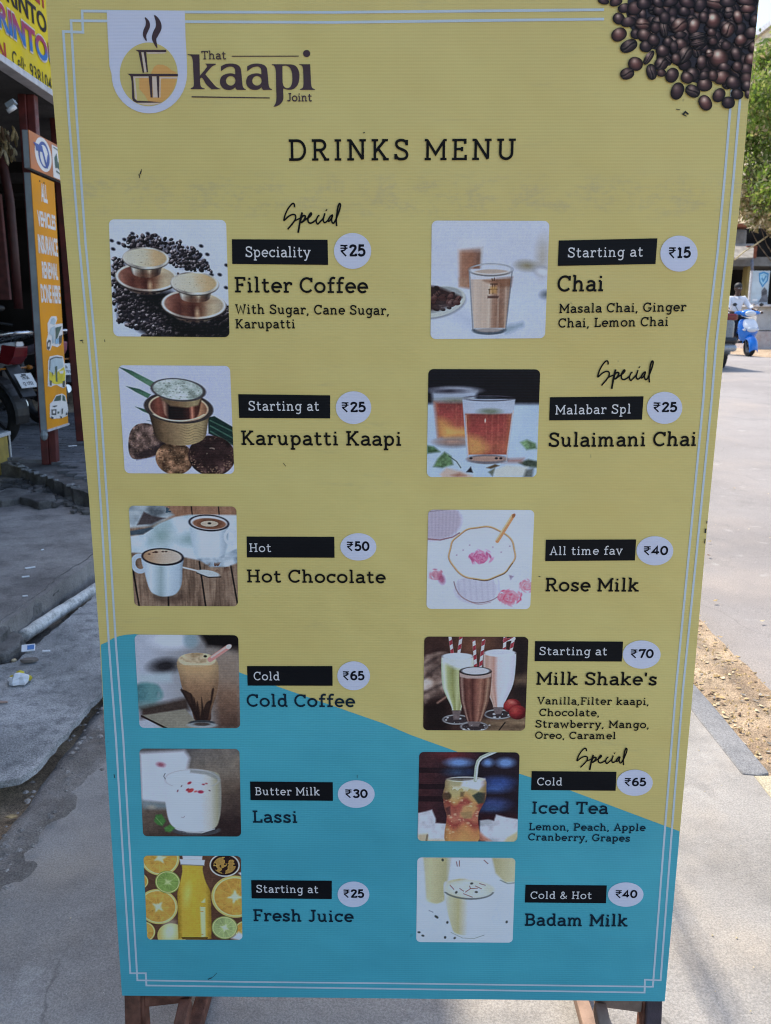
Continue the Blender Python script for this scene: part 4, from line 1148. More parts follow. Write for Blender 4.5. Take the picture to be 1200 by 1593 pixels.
# ---- trees
def tree(label, base, crown, rad, nleaf, mats, leaf=.10, seed=1, trunk_r=.16, squash=.8, wts=(1,), name='tree', lean=0, nblob=26):
    rnd = random.Random(seed)
    t = thing(name, label, 'tree', tuple(base))
    base, crown = Vector(base), Vector(crown)
    b = MB()
    mid = base.lerp(crown, .5) + Vector((rnd.uniform(-.2, .2), rnd.uniform(-.2, .2), 0))
    b.tube([base, base.lerp(mid, .5), mid, crown], [trunk_r * 1.2, trunk_r, trunk_r * .8, trunk_r * .3], 10)
    blobs = []
    for i in range(nblob):
        th, ph = rnd.uniform(0, 6.28), math.acos(rnd.uniform(-.85, 1))
        k = rnd.uniform(.45, 1.0)
        c = crown + Vector((math.sin(ph) * math.cos(th), math.sin(ph) * math.sin(th), math.cos(ph) * squash)) * rad * k
        blobs.append((c, rad * rnd.uniform(.2, .38)))
        if i % 2 == 0:
            s0 = mid.lerp(crown, rnd.uniform(0, .7))
            b.tube([s0, s0.lerp(c, .5) + Vector((0, 0, -.1 * rad)), c], [trunk_r * .35, trunk_r * .2, trunk_r * .07], 6)
    part_at(b, 'trunk', M['bark'], t, smooth=50)
    n = nleaf
    lv = np.empty((n, 4, 3))
    mi = []
    for i in range(n):
        c, r_ = blobs[rnd.randrange(len(blobs))]
        d = Vector((rnd.gauss(0, 1), rnd.gauss(0, 1), rnd.gauss(0, .8))).normalized() * r_ * rnd.random() ** .45
        p = c + d
        a = Vector((rnd.gauss(0, 1), rnd.gauss(0, 1), rnd.gauss(0, .6))).normalized()
        u = a.orthogonal().normalized()
        u = (Matrix.Rotation(rnd.uniform(0, 6.28), 3, a) @ u)
        v = a.cross(u)
        s = leaf * rnd.uniform(.6, 1.4)
        lv[i] = [p - u * s, p - v * s * .45 + u * s * .1, p + u * s, p + v * s * .45 + u * s * .1]
        mi.append(rnd.choices(range(len(mats)), wts)[0])
    me = bpy.data.meshes.new('crown')
    me.from_pydata(lv.reshape(-1, 3).tolist(), [], [(4 * i, 4 * i + 1, 4 * i + 2, 4 * i + 3) for i in range(n)])
    me.polygons.foreach_set('material_index', mi)
    o = link_mesh('crown', me, mats, t)
    o.matrix_parent_inverse = Matrix.Translation(-Vector(t.location))
    tag(o, kind='stuff')
    return t
FM = [M['foliage'], M['foliage_pale'], M['foliage_dry']]
c1 = bpx(1262, 205, 27)
tree('leafy green street tree across the road, its crown beside the upper right of the board', (c1.x + .2, 27.4, GZ), (c1.x, 27, c1.z), 2.75, 26000, FM, .078, 3, .2, .95, (6, 3, .8))
c2 = bpx(1178, 318, 28)
tree('low half dry bush tree with pale leaves above the dark shop', (c2.x + 1.3, 27.9, GZ), (c2.x + .35, 27.8, c2.z + .1), 1.5, 6500, [M['foliage_pale'], M['foliage_dry'], M['leaf_pale']], .085, 5, .07, .6, (2, 3, 3))
c3 = bpx(1235, 95, 36)
tree('thin pale green tree farther back, against the cream house', (c3.x, 36, GZ), (c3.x, 36, c3.z - .1), 2.9, 6500, [M['foliage_pale'], M['foliage'], M['foliage_dry']], .11, 8, .18, .9, (5, 3, 1.5))
c4 = bpx(930, 330, 34)
tree('broad tree over the far left of the road, hidden behind the board', (c4.x, 34, GZ), tuple(c4), 3.6, 9000, FM, .14, 9, .3, .8, (6, 3, .5))
# overhead cables along the street (they draw the soft streak on the path) and their pole
pl_ = thing('utility_pole', 'grey concrete utility pole down the left of the road', 'pole', (-.6, 27, GZ))
part_at(MB().tube([(-.6, 27, GZ - .3), (-.6, 27, GZ + 7)], [.14, .1], 14), 'pole_shaft', M['plaster_grey'], pl_, smooth=50)
part_at(MB().box((-.6, 27, GZ + 6.5), (1.6, .09, .09)), 'cross_arm', M['galv'], pl_)
cz = 4.4
dxs = cz / math.tan(SUN_EL) * -math.sin(SUN_AZ)
for i, (dx, r_) in enumerate(((0, .012), (.04, .008), (.5, .010))):
    pts = []
    for k in range(30):
        t = k / 29
        y = -9 + 36 * t
        pts.append((.685 - dxs + dx * (1 - t * .5), y, cz + (.9 if i == 2 else 0) + 2.4 * (t - .4) ** 2 + .01 * i))
    o = MB().tube(pts, r_, 8).build('overhead_cable', M['cable'], None, smooth='all')
    tag(o, ['thick black overhead cable running along the street', 'thin cable bound to the thick overhead cable', 'single thin wire running high above the street'][i], 'cable')
# ================================================================== THE MENU BOARD
def ray_np(q): return ray(*q)
_r = [ray(110.7, 32), ray(1148.5, 29), ray(1016, 1535), ray(214, 1525)]
_a = np.linalg.solve(np.array([list(_r[0]), list(-_r[1]), list(_r[2])]).T, np.array(list(_r[3])))
_s = (.17 - H) / _r[3].z
PBL = CAM + _r[3] * _s
PTL, PTR = CAM + _r[0] * (_a[0] * _s), CAM + _r[1] * (_a[1] * _s)
bex = (PTR - PTL).normalized()
bey = (PTL - PBL)
bey = (bey - bex * bey.dot(bex)).normalized()
bnn = bex.cross(bey)                        # towards the camera
BO = PBL + bex * ((PTR - PTL).length / 2)
BO = BO - bey * (BO.z / bey.z)              # foot of the board, middle
def B(px, py):
    """photo pixel -> (across, up) in metres on the face of the board"""
    d = ray(px, py)
    p = CAM + d * ((BO - CAM).dot(bnn) / d.dot(bnn)) - BO
    return (p.dot(bex), p.dot(bey))
board = thing('menu_board', 'large yellow and teal drinks menu board with photos and prices, standing on the footpath', 'menu board')
board.matrix_world = Matrix(((bex.x, -bnn.x, bey.x, BO.x), (bex.y, -bnn.y, bey.y, BO.y), (bex.z, -bnn.z, bey.z, BO.z), (0, 0, 0, 1)))

# ---- print materials: the colour of the ink on the vinyl, seen against its white
WHITE = lin((150, 161, 192))
def ink(c):
    l = lin(c)
    return tuple(min(.86, l[i] / WHITE[i] * (.74, .74, .85)[i]) for i in range(3))
def vinyl(name, col=None, attr=None, dirt=.5, rough=.42, spec=.36):
    t = NT(name)
    v = t.co.outputs['Object']
    if attr:
        c = t.n('Attribute', attribute_name=attr).outputs['Color']
    else:
        c = t.mix(0, ink(col), ink(col))
    # fine horizontal weave of the banner cloth
    wv = t.n('TexWave', {'Vector': v, 'Scale': 70.0, 'Distortion': .25, 'Detail': 1.0, 'Detail Scale': 3.0}, wave_type='BANDS', bands_direction='Z').outputs[1]
    wx = t.n('TexWave', {'Vector': v, 'Scale': 115.0, 'Distortion': .2, 'Detail': 1.0}, wave_type='BANDS', bands_direction='X').outputs[1]
    c = t.mix(.16, c, t.mix(wv, (.36, .36, .36), (.64, .64, .64)), 'OVERLAY')
    c = t.mix(.12, c, t.mix(wx, (.4, .4, .4), (.6, .6, .6)), 'OVERLAY')
    # uneven fading and grime
    f = t.noise(t.obj((2.2, 1, 3.2)), 1.0, 6, .6)
    c = t.mix(.30, c, t.mix(t.ramp(f, .3, .7), (.36, .37, .39), (.62, .61, .58)), 'OVERLAY')
    g = t.noise(t.obj((3, 1, 16)), 2.0, 8, .75)
    c = t.mix(t.ramp(g, .56, .85, 0, .30 * dirt), c, (.20, .19, .19))
    z = t.n('SeparateXYZ', {0: v}).outputs
    zz = t.ramp(t.n('Math', {0: t.n('Math', {0: z[2], 1: B(550, 305)[1]}, operation='SUBTRACT').outputs[0]}, operation='ABSOLUTE').outputs[0], .012, .045, 1, 0)
    g2 = t.ramp(t.noise(t.obj((9, 1, 17)), 2.4, 8, .85), .46, .64)
    m_ = t.n('Math', {0: zz, 1: g2}, operation='MULTIPLY').outputs[0]
    m_ = t.n('Math', {0: m_, 1: .24 * dirt}, operation='MULTIPLY').outputs[0]
    c = t.mix(m_, c, (.36, .305, .285))
    s = t.noise(v, 46, 2, .4)
    c = t.mix(t.ramp(s, .765, .80, 0, .3 * dirt), c, (.05, .045, .035))
    b1 = t.bump(wv, .22, .0006)
    b2 = t.bump(t.noise(t.obj((1.6, 1, 2.2)), 1.6, 3), .6, .03, b1)
    return t.done(c, t.ramp(f, .3, .7, rough - .03, rough + .12), b2, 0, spec)
V = {}
V['yellow'] = vinyl('print_yellow', (155, 149, 101), dirt=1)
V['teal'] = vinyl('print_teal', (52, 130, 157), dirt=.6)
V['line'] = vinyl('print_border_line', (140, 158, 182), dirt=.4)
V['white'] = vinyl('print_white', (150, 161, 192), dirt=.3)
V['bar'] = vinyl('print_black_bar', (11, 13, 19), dirt=.1, spec=.1)
V['text'] = vinyl('print_black_text', (10, 10, 12), dirt=0, spec=.1)
V['navy'] = vinyl('print_price_text', (9, 10, 22), dirt=0, spec=.1)
V['teal_text'] = vinyl('print_dark_text', (12, 28, 44), dirt=0, spec=.1)
V['wtext'] = vinyl('print_white_text', (158, 166, 184), dirt=0)
V['logo'] = vinyl('print_logo_brown', (44, 31, 40), dirt=0)
V['cream'] = vinyl('print_logo_cream', (156, 150, 150), dirt=0)
V['amber'] = vinyl('print_logo_amber', (158, 126, 76), dirt=0)
V['disc'] = vinyl('print_logo_disc', (148, 143, 96), dirt=0)
V['photo'] = vinyl('print_photo', attr='Col', dirt=.1, rough=.36, spec=.16)

def sheet(name, polys, y, m, parent=None, label=None, step=0.0):
    """flat print: polys = list of [outer, hole, ...] loops in board metres"""
    vs, fs, mi = [], [], []
    ms = m if isinstance(m, list) else [m]
    for k, pl in enumerate(polys):
        idx = 0
        if isinstance(pl, tuple): pl, idx = pl
        loops = pl if isinstance(pl[0][0], (tuple, list)) else [pl]
        n0 = len(vs)
        for lp in loops: vs += [(p[0], y - step * k, p[1]) for p in lp]
        for tri in tessellate_polygon([[Vector((p[0], p[1], 0)) for p in lp] for lp in loops]):
            a, b_, c_ = (vs[n0 + i] for i in tri)
            cr = (b_[0] - a[0]) * (c_[2] - a[2]) - (c_[0] - a[0]) * (b_[2] - a[2])
            t = tuple(n0 + i for i in tri)
            fs.append(t if cr > 0 else t[::-1])
            mi.append(idx)
    me = bpy.data.meshes.new(name)
    me.from_pydata(vs, [], fs)
    if len(ms) > 1: me.polygons.foreach_set('material_index', mi)
    o = link_mesh(name, me, ms, parent or board)
    if label: o['label'] = label
    return o
def Bs(pts): return [B(*p) for p in pts]
def lineseg(pts, wd):
    """ribbon with mitred corners along board points"""
    P = [Vector(p) for p in pts]
    L, Rr = [], []
    for i, p in enumerate(P):
        d0 = (p - P[i - 1]).normalized() if i else None
        d1 = (P[i + 1] - p).normalized() if i < len(P) - 1 else None
        if d0 is None: d0 = d1
        if d1 is None: d1 = d0
        n0, n1 = Vector((-d0.y, d0.x)), Vector((-d1.y, d1.x))
        m_ = (n0 + n1)
        m_ = m_ / max(.35, m_.length_squared / 2) if m_.length > 1e-6 else n0
        L.append(p + m_ * wd / 2)
        Rr.append(p - m_ * wd / 2)
    return L, Rr
def ribbon(vs, fs, pts, wd, y):
    L, Rr = lineseg(pts, wd)
    n0 = len(vs)
    for a, c_ in zip(L, Rr): vs += [(a.x, y, a.y), (c_.x, y, c_.y)]
    for i in range(len(L) - 1):
        fs.append((n0 + 2 * i + 1, n0 + 2 * i + 3, n0 + 2 * i + 2, n0 + 2 * i))

# ---- panel
LEFT = [(70, -25), (75, 63), (86.7, 200), (103, 380), (124, 617), (138.5, 776), (155.4, 1001), (163.5, 1150), (178, 1372), (190, 1549)]
RIGHT = [(1034.5, 1558), (1056, 1317), (1077, 1090), (1100.5, 820), (1117, 650), (1135.4, 463), (1153.7, 295), (1165, 160), (1174, 75), (1184, -25)]
out = Bs(LEFT) + Bs(RIGHT)
pan = MB()
fr = [(p[0], p[1]) for p in out]
n = len(fr)
tri = tessellate_polygon([[Vector((p[0], p[1], 0)) for p in fr]])
pan.add([(p[0], 0, p[1]) for p in fr] + [(p[0], .008, p[1]) for p in fr], [tuple(t) for t in tri] + [tuple(n + i for i in t[::-1]) for t in tri] + [(i, (i + 1) % n, n + (i + 1) % n, n + i) for i in range(n)], None, 0)
k0 = len(tri)
pan.mi = [0] * k0 + [1] * (len(pan.f) - k0)
o = pan.build('panel', [V['yellow'], M['trim']], board)
bmx = bmesh.new(); bmx.from_mesh(o.data); bmesh.ops.recalc_face_normals(bmx, faces=bmx.faces); bmx.to_mesh(o.data); bmx.free()
tl_, tr_, bl_, br_ = B(70, -25), B(1184, -25), B(190, 1549), B(1034.5, 1558)
fb = MB()
ins = .022
for s, (top, bot) in ((1, (tl_, bl_)), (-1, (tr_, br_))):
    fb.bar((top[0] + s * ins, .024, top[1] - .01), (bot[0] + s * ins, .024, 0.0), .032, .03, 0, (0, 1, 0))
fb.bar((tl_[0] + ins, .024, tl_[1] - .03), (tr_[0] - ins, .024, tr_[1] - .03), .03, .03)
fb.bar((bl_[0] + ins, .024, bl_[1] + .03), (br_[0] - ins, .024, br_[1] + .03), .03, .03)
fb.bar((bl_[0] * .95 + .0, .024, .95), (br_[0] * .95, .024, .95), .03, .03)
fb.build('frame', M['rust'], board, bevel=.002)
# feet: post stubs, foot bars and braces
for s, ex_, mt in ((1, bl_, M['rust']), (-1, br_, M['purple_steel'])):
    x = ex_[0]
    MB().bar((x + s * .018, .018, ex_[1] - .001), (x + s * .014, .012, 0), .031, .03, 0, (0, 1, 0)).build('leg', mt, board, bevel=.003)
    MB().bar((x + s * .036, .024, ex_[1] - .024), (x + s * .125, .034, ex_[1] - .020), .024, .030, 0, (0, 0, 1)).build('tie_bar', M['sunlit_rust'] if s < 0 else mt, board, bevel=.003)
    MB().bar((x + s * .128, .50, .03), (x + s * .128, -.34, .03), .028, .028).build('foot_bar', M['sunlit_rust'] if s < 0 else mt, board, bevel=.003)
    MB().bar((x + s * .120, .05, ex_[1] - .02), (x + s * .128, .40, .045), .03, .006).build('brace', M['sunlit_rust'] if s < 0 else mt, board)
    MB().bar((x + s * .118, .018, ex_[1] - .03), (x + s * .122, -.26, .045), .024, .024, 0, (0, 1, 0)).build('brace', M['sunlit_rust'] if s < 0 else mt, board, bevel=.003)

# ---- teal field
teal = [(157, 1003), (166, 999), (176, 993), (186, 989.5), (196, 987.5), (210, 986.5), (240, 990), (300, 1012), (375, 1047), (433, 1068.5), (600, 1126.7), (640, 1143.8), (710, 1169), (808.5, 1203.8), (887, 1229.6), (1057.6, 1293.4)]
rt = [p for p in RIGHT if p[1] > 1294][::-1]
lf = [p for p in LEFT if p[1] > 1004]
sheet('teal_field', [Bs(teal + rt + lf[::-1])], -.0003, V['teal'])

# ---- double border with notched corners
inner = [(940, 29.5), (520, 34.6), (290, 33.6), (110.7, 32), (118, 160), (133.5, 380), (146, 510), (157.5, 640), (169.5, 820), (180.5, 1000), (192, 1150), (203, 1340), (214, 1525), (378, 1527.5), (600, 1529.6), (1016, 1535), (1034.6, 1292), (1052, 1071), (1073, 851), (1095, 616), (1100, 534), (1117, 390), (1127.8, 275), (1138, 150), (1148, 28)]
outer = [(940, 15), (520, 19), (290, 18.5), (128, 17), (129.5, 50), (98.7, 49), (108, 190), (123.5, 380), (136, 510), (147.8, 644), (158, 800), (169.5, 1000), (180.7, 1150), (192, 1340), (203, 1514), (227, 1514), (228, 1533), (600, 1538), (1003, 1544), (1003.7, 1524), (1028, 1525), (1045.5, 1292), (1063, 1071), (1085, 851), (1108, 616), (1114.5, 534), (1131, 390), (1141.6, 275), (1152, 150), (1161, 49)]
for pts in (inner, outer):
    vs, fs = [], []
    ribbon(vs, fs, Bs(pts), .0036, -.0006 if pts is inner else -.00065)
    b = MB()
    b.add(vs, fs)
    b.build('border_line', V['line'], board)

# ================================================================== LETTERING: a slab serif drawn as strokes
h_ = .06
T1, T2 = 1 - h_, .70 - h_
def arc(cx, cy, rx, ry, a0, a1, n=None):
    n = n or max(6, int(abs(a1 - a0) / 14))
    return [(cx + rx * math.cos(R(a0 + (a1 - a0) * i / n)), cy + ry * math.sin(R(a0 + (a1 - a0) * i / n))) for i in range(n + 1)]
def sm(pts, n=5):
    out_ = []
    P = [pts[0]] + list(pts) + [pts[-1]]
    for i in range(1, len(P) - 2):
        for k in range(n):
            t = k / n
            out_.append(tuple(.5 * ((2 * P[i][j]) + (-P[i - 1][j] + P[i + 1][j]) * t + (2 * P[i - 1][j] - 5 * P[i][j] + 4 * P[i + 1][j] - P[i + 2][j]) * t * t + (-P[i - 1][j] + 3 * P[i][j] - 3 * P[i + 1][j] + P[i + 2][j]) * t ** 3) for j in (0, 1)))
    return out_ + [tuple(pts[-1])]
def S(x0, x1, y): return [(x0, y), (x1, y)]
def st(x, y0, y1): return [(x, y0), (x, y1)]
hL = h_
G = {
 'D': (.84, [st(.16, hL, T1), S(.02, .4, T1)[:1] + arc(.40, .5, .34, .5 - h_, 90, -90, 14) + [(.02, hL)]]),
 'R': (.80, [st(.16, hL, T1), [(.02, T1)] + arc(.40, .72, .22, T1 - .72, 90, -90, 10) + [(.16, .50)], [(.38, .50), (.64, hL)], S(.02, .31, hL), S(.56, .80, hL)]),
 'I': (.40, [st(.20, hL, T1), S(.05, .35, T1), S(.05, .35, hL)]),
 'N': (.90, [st(.17, hL, T1), S(.02, .2, T1), S(.02, .33, hL), [(.17, T1), (.72, hL)], st(.72, hL, T1), S(.57, .87, T1)]),
 'K': (.82, [st(.17, hL, T1), S(.02, .32, T1), S(.02, .32, hL), [(.17, .38), (.62, T1)], S(.50, .76, T1), [(.34, .53), (.67, hL)], S(.54, .80, hL)]),
 'S': (.70, [sm([(.58, .74), (.53, .88), (.35, T1), (.17, .89), (.12, .74), (.2, .60), (.36, .52), (.54, .42), (.61, .26), (.54, .11), (.36, h_), (.17, .11), (.10, .27)]), st(.59, .70, .95), st(.09, .05, .30)]),
 'M': (1.02, [st(.15, hL, T1), st(.87, hL, T1), [(.13, T1), (.51, .30), (.89, T1)], S(.02, .30, hL), S(.72, 1.0, hL), S(.02, .16, T1), S(.86, 1.0, T1)]),
 'E': (.70, [st(.17, hL, T1), S(.02, .62, T1), st(.60, T1 + h_, .76), S(.17, .46, .52), st(.46, .42, .62), S(.02, .64, hL), st(.63, 0, .25)]),
 'U': (.86, [[(.17, T1), (.17, .33)] + arc(.43, .33, .26, .27, 180, 360, 12) + [(.69, T1)], S(.02, .32, T1), S(.54, .84, T1)]),
 'C': (.80, [arc(.43, .5, .36, .5 - h_, 42, 318, 22), st(.70, .68, .98)]),
 'F': (.66, [st(.17, hL, T1), S(.02, .60, T1), st(.59, T1 + h_, .76), S(.17, .46, .50), st(.46, .40, .60), S(.02, .36, hL)]),
 'W': (1.06, [[(.11, T1), (.30, .03), (.53, .80), (.76, .03), (.95, T1)], S(0, .24, T1), S(.82, 1.06, T1)]),
 'H': (.88, [st(.17, hL, T1), st(.69, hL, T1), S(.17, .69, .5), S(.02, .32, T1), S(.02, .32, hL), S(.54, .84, T1), S(.54, .84, hL)]),
 'A': (.82, [[(.12, hL), (.41, .97), (.70, hL)], S(.22, .60, .34), S(0, .25, hL), S(.57, .82, hL)]),
 'L': (.66, [st(.17, hL, T1), S(.02, .34, T1), S(.02, .60, hL), st(.59, 0, .28)]),
 'T': (.74, [st(.37, hL, T1), S(.22, .52, hL), S(.04, .70, T1), st(.06, .74, 1), st(.68, .74, 1)]),
 'G': (.86, [arc(.43, .5, .36, .5 - h_, 42, 350, 24) + [(.79, .40)], S(.50, .84, .42), st(.70, .70, .98)]),
 'O': (.86, [arc(.43, .5, .36, .5 - h_, 0, 360, 26)]),
 'V': (.82, [[(.12, T1), (.41, .03), (.70, T1)], S(0, .25, T1), S(.57, .82, T1)]),
 'P': (.74, [st(.17, hL, T1), [(.02, T1)] + arc(.42, .70, .24, T1 - .70, 90, -90, 10) + [(.17, .46)], S(.02, .36, hL)]),
 'J': (.56, [[(.38, T1), (.38, .28)] + arc(.22, .24, .16, .18, 0, -150, 8), S(.2, .54, T1)]),
 'B': (.76, [st(.17, hL, T1), [(.02, T1)] + arc(.40, .735, .21, T1 - .735, 90, -90, 8) + [(.17, .53)], [(.17, .53)] + arc(.42, .295, .25, .235, 90, -90, 8) + [(.02, hL)]]),
 'a': (.64, [sm([(.12, .53), (.18, .61), (.32, T2), (.46, .57), (.50, .44)]) + [(.50, .1), (.54, h_), (.64, h_)], sm([(.50, .38), (.30, .375), (.14, .31), (.10, .2), (.15, .09), (.28, h_), (.42, .10), (.50, .19)])]),
 'b': (.68, [st(.17, 0, 1.02), S(.04, .17, .98), arc(.36, .35, .23, .29, 0, 360, 20)]),
 'c': (.62, [arc(.35, .35, .26, .29, 48, 318, 18), st(.53, .48, .69)]),
 'd': (.70, [arc(.33, .35, .23, .29, 0, 360, 20), st(.54, h_, 1.02), S(.40, .54, .98), S(.54, .68, hL)]),
 'e': (.66, [[(.10, .36)] + [(.60, .36)] + arc(.35, .35, .255, .29, 2, 318, 20)]),
 'f': (.48, [[(.22, hL)] + [(.22, .78)] + sm([(.22, .80), (.27, .93), (.38, .985), (.50, .95)]), S(.05, .46, T2), S(.06, .42, hL)]),
 'g': (.68, [arc(.33, .36, .23, .28, 0, 360, 20), [(.54, T2), (.54, -.08)] + sm([(.54, -.08), (.48, -.21), (.32, -.27), (.14, -.22)]), S(.54, .68, T2)]),
 'h': (.76, [st(.17, hL, 1.02), S(.04, .17, .98), S(.04, .31, hL), sm([(.17, .46), (.25, .58), (.38, T2), (.51, .58), (.56, .44)]) + [(.56, hL)], S(.44, .72, hL)]),
 'i': (.38, [st(.19, hL, T2), S(.06, .19, T2), S(.05, .34, hL), st(.18, .82, .96)]),
 'k': (.72, [st(.17, hL, 1.02), S(.04, .17, .98), S(.04, .31, hL), [(.17, .28), (.52, T2)], S(.40, .66, T2), [(.30, .38), (.57, hL)], S(.46, .72, hL)]),
 'l': (.38, [st(.19, hL, 1.02), S(.06, .19, .98), S(.05, .34, hL)]),
 'm': (1.10, [st(.17, hL, T2), S(.04, .17, T2), S(.04, .30, hL), sm([(.17, .46), (.24, .58), (.35, T2), (.47, .58), (.51, .44)]) + [(.51, hL)], S(.40, .63, hL), sm([(.51, .46), (.59, .58), (.70, T2), (.82, .58), (.87, .44)]) + [(.87, hL)], S(.76, 1.02, hL)]),
 'n': (.76, [st(.17, hL, T2), S(.04, .17, T2), S(.04, .31, hL), sm([(.17, .46), (.25, .58), (.38, T2), (.51, .58), (.56, .44)]) + [(.56, hL)], S(.44, .72, hL)]),
 'o': (.70, [arc(.35, .35, .27, .29, 0, 360, 22)]),
 'p': (.70, [st(.17, -.27, T2), S(.04, .17, T2), S(.04, .32, -.25), arc(.37, .35, .23, .29, 0, 360, 20)]),
 'r': (.56, [st(.19, hL, T2), S(.05, .19, T2), S(.05, .36, hL), sm([(.19, .42), (.26, .56), (.38, T2), (.50, .60)]), st(.50, .48, .66)]),
 's': (.56, [sm([(.44, .52), (.40, .60), (.28, T2), (.15, .58), (.12, .48), (.2, .40), (.34, .33), (.45, .25), (.46, .14), (.38, .08), (.27, h_), (.14, .10), (.10, .2)]), st(.45, .48, .67), st(.10, .03, .22)]),
 't': (.52, [[(.21, .90), (.21, .2)] + sm([(.21, .2), (.26, .08), (.36, h_), (.48, .11)]), S(.05, .46, T2)]),
 'u': (.74, [[(.17, T2), (.17, .26)] + sm([(.17, .26), (.23, .11), (.35, h_), (.48, .12), (.55, .26)]), st(.55, hL, T2), S(.04, .17, T2), S(.42, .55, T2), S(.55, .69, hL)]),
 'v': (.70, [[(.12, T2), (.35, .02), (.58, T2)], S(.0, .25, T2), S(.45, .70, T2)]),
 'w': (.98, [[(.12, T2), (.29, .02), (.49, .54), (.69, .02), (.86, T2)], S(0, .24, T2), S(.74, .98, T2)]),
 'y': (.70, [[(.58, T2), (.28, -.20), (.20, -.26), (.10, -.25)], [(.12, T2), (.36, .05)], S(0, .25, T2), S(.45, .70, T2)]),
 '0': (.68, [arc(.34, .5, .26, .5 - h_, 0, 360, 22)]),
 '1': (.52, [st(.28, hL, T1), [(.28, T1), (.10, .80)], S(.08, .48, hL)]),
 '2': (.66, [sm([(.11, .72), (.17, .88), (.34, T1), (.51, .87), (.53, .70), (.40, .48), (.12, .08)]), S(.06, .60, hL), st(.58, 0, .22)]),
 '3': (.64, [sm([(.11, .80), (.19, .91), (.33, T1), (.49, .87), (.50, .68), (.40, .57), (.26, .54)]), sm([(.28, .54), (.46, .48), (.55, .30), (.48, .12), (.30, h_), (.15, .10), (.08, .22)])]),
 '4': (.68, [[(.45, hL), (.45, T1), (.07, .30), (.64, .30)]]),
 '5': (.64, [[(.52, T1), (.17, T1), (.14, .56)] + sm([(.14, .56), (.30, .62), (.47, .55), (.55, .35), (.48, .14), (.30, h_), (.15, .10), (.08, .21)])]),
 '6': (.66, [arc(.34, .32, .24, .26, 0, 360, 18), sm([(.52, .90), (.38, T1), (.20, .80), (.105, .55), (.10, .34)])]),
 '7': (.62, [[(.08, T1), (.55, T1), (.26, 0)], st(.09, .76, 1)]),
 '₹': (.70, [S(.06, .64, T1), S(.06, .64, .70), sm([(.08, T1), (.30, .93), (.46, .82), (.46, .62), (.32, .50), (.08, .46)]), [(.12, .46), (.52, 0)]]),
 ',': (.28, [[(.15, .10), (.13, .0), (.06, -.16)]]),
 "'": (.26, [[(.14, 1.0), (.12, .70)]]),
 '&': (.84, [sm([(.78, .42), (.64, .22), (.44, .08), (.24, h_), (.10, .22), (.2, .42), (.42, .58), (.48, .78), (.36, T1), (.22, .82), (.26, .62), (.46, .34), (.76, h_)])]),
 ' ': (.34, []),
}
WSC = []
def text_strokes(txt, w_, track):
    x = 0
    WSC.clear()
    out_ = []
    for ch in txt:
        adv, st_ = G[ch]
        for s in st_:
            out_.append([(p[0] + x, p[1]) for p in s])
            WSC.append(.66 if ch == '₹' else 1)
        x += adv + track
    return out_
def letter(txt, p0, p1, cap, m, wt=.125, track=.04, y=-.0014, parent=None, name='lettering'):
    """lettering between two photo pixels on its base line; cap = capital height in photo pixels"""
    a, c_ = Vector(B(*p0)), Vector(B(*p1))
    hgt = (Vector(B(p0[0], p0[1] - cap)) - a).length
    st_ = text_strokes(txt, wt, track)
    xa, xb = min(p[0] for s in st_ for p in s) - wt * .3, max(p[0] for s in st_ for p in s) + wt * .3
    d = c_ - a
    sx = d.length / (xb - xa)
    d.normalize()
    u = Vector((0, 1))
    u = (Vector(B(p0[0], p0[1] - cap)) - a).normalized() * .0 + Vector((-d.y, d.x))
    vs, fs = [], []
    for k, s in enumerate(st_):
        pts = []
        for p in s:
            q = a + d * ((p[0] - xa) * sx) + u * (p[1] * hgt)
            pts.append((q.x, q.y))
        ss = [pts[0]]
        for p in pts[1:]:
            if abs(p[0] - ss[-1][0]) + abs(p[1] - ss[-1][1]) > 1e-7: ss.append(p)
        if len(ss) < 2: continue
        vert = abs(s[0][0] - s[-1][0]) < .02 and len(s) == 2
        w_ = wt * hgt * WSC[k]
        if len(s) == 2 and abs(s[0][1] - s[1][1]) < 1e-6: w_ *= .86
        closed = math.hypot(ss[0][0] - ss[-1][0], ss[0][1] - ss[-1][1]) < 1e-6
        if closed: ss = ss + [ss[1]]
        ribbon(vs, fs, ss, w_, y - .00002 * (k % 30))
    b = MB()
    b.add(vs, fs)
    return b.build(name, m, parent or board)

T, TT, WT, NV = V['text'], V['teal_text'], V['wtext'], V['navy']
letter('DRINKS', (449, 250.3), (635, 249.6), 33.5, T, .128, .20)
letter('MENU', (659.5, 249.5), (803, 249), 33.5, T, .128, .20)

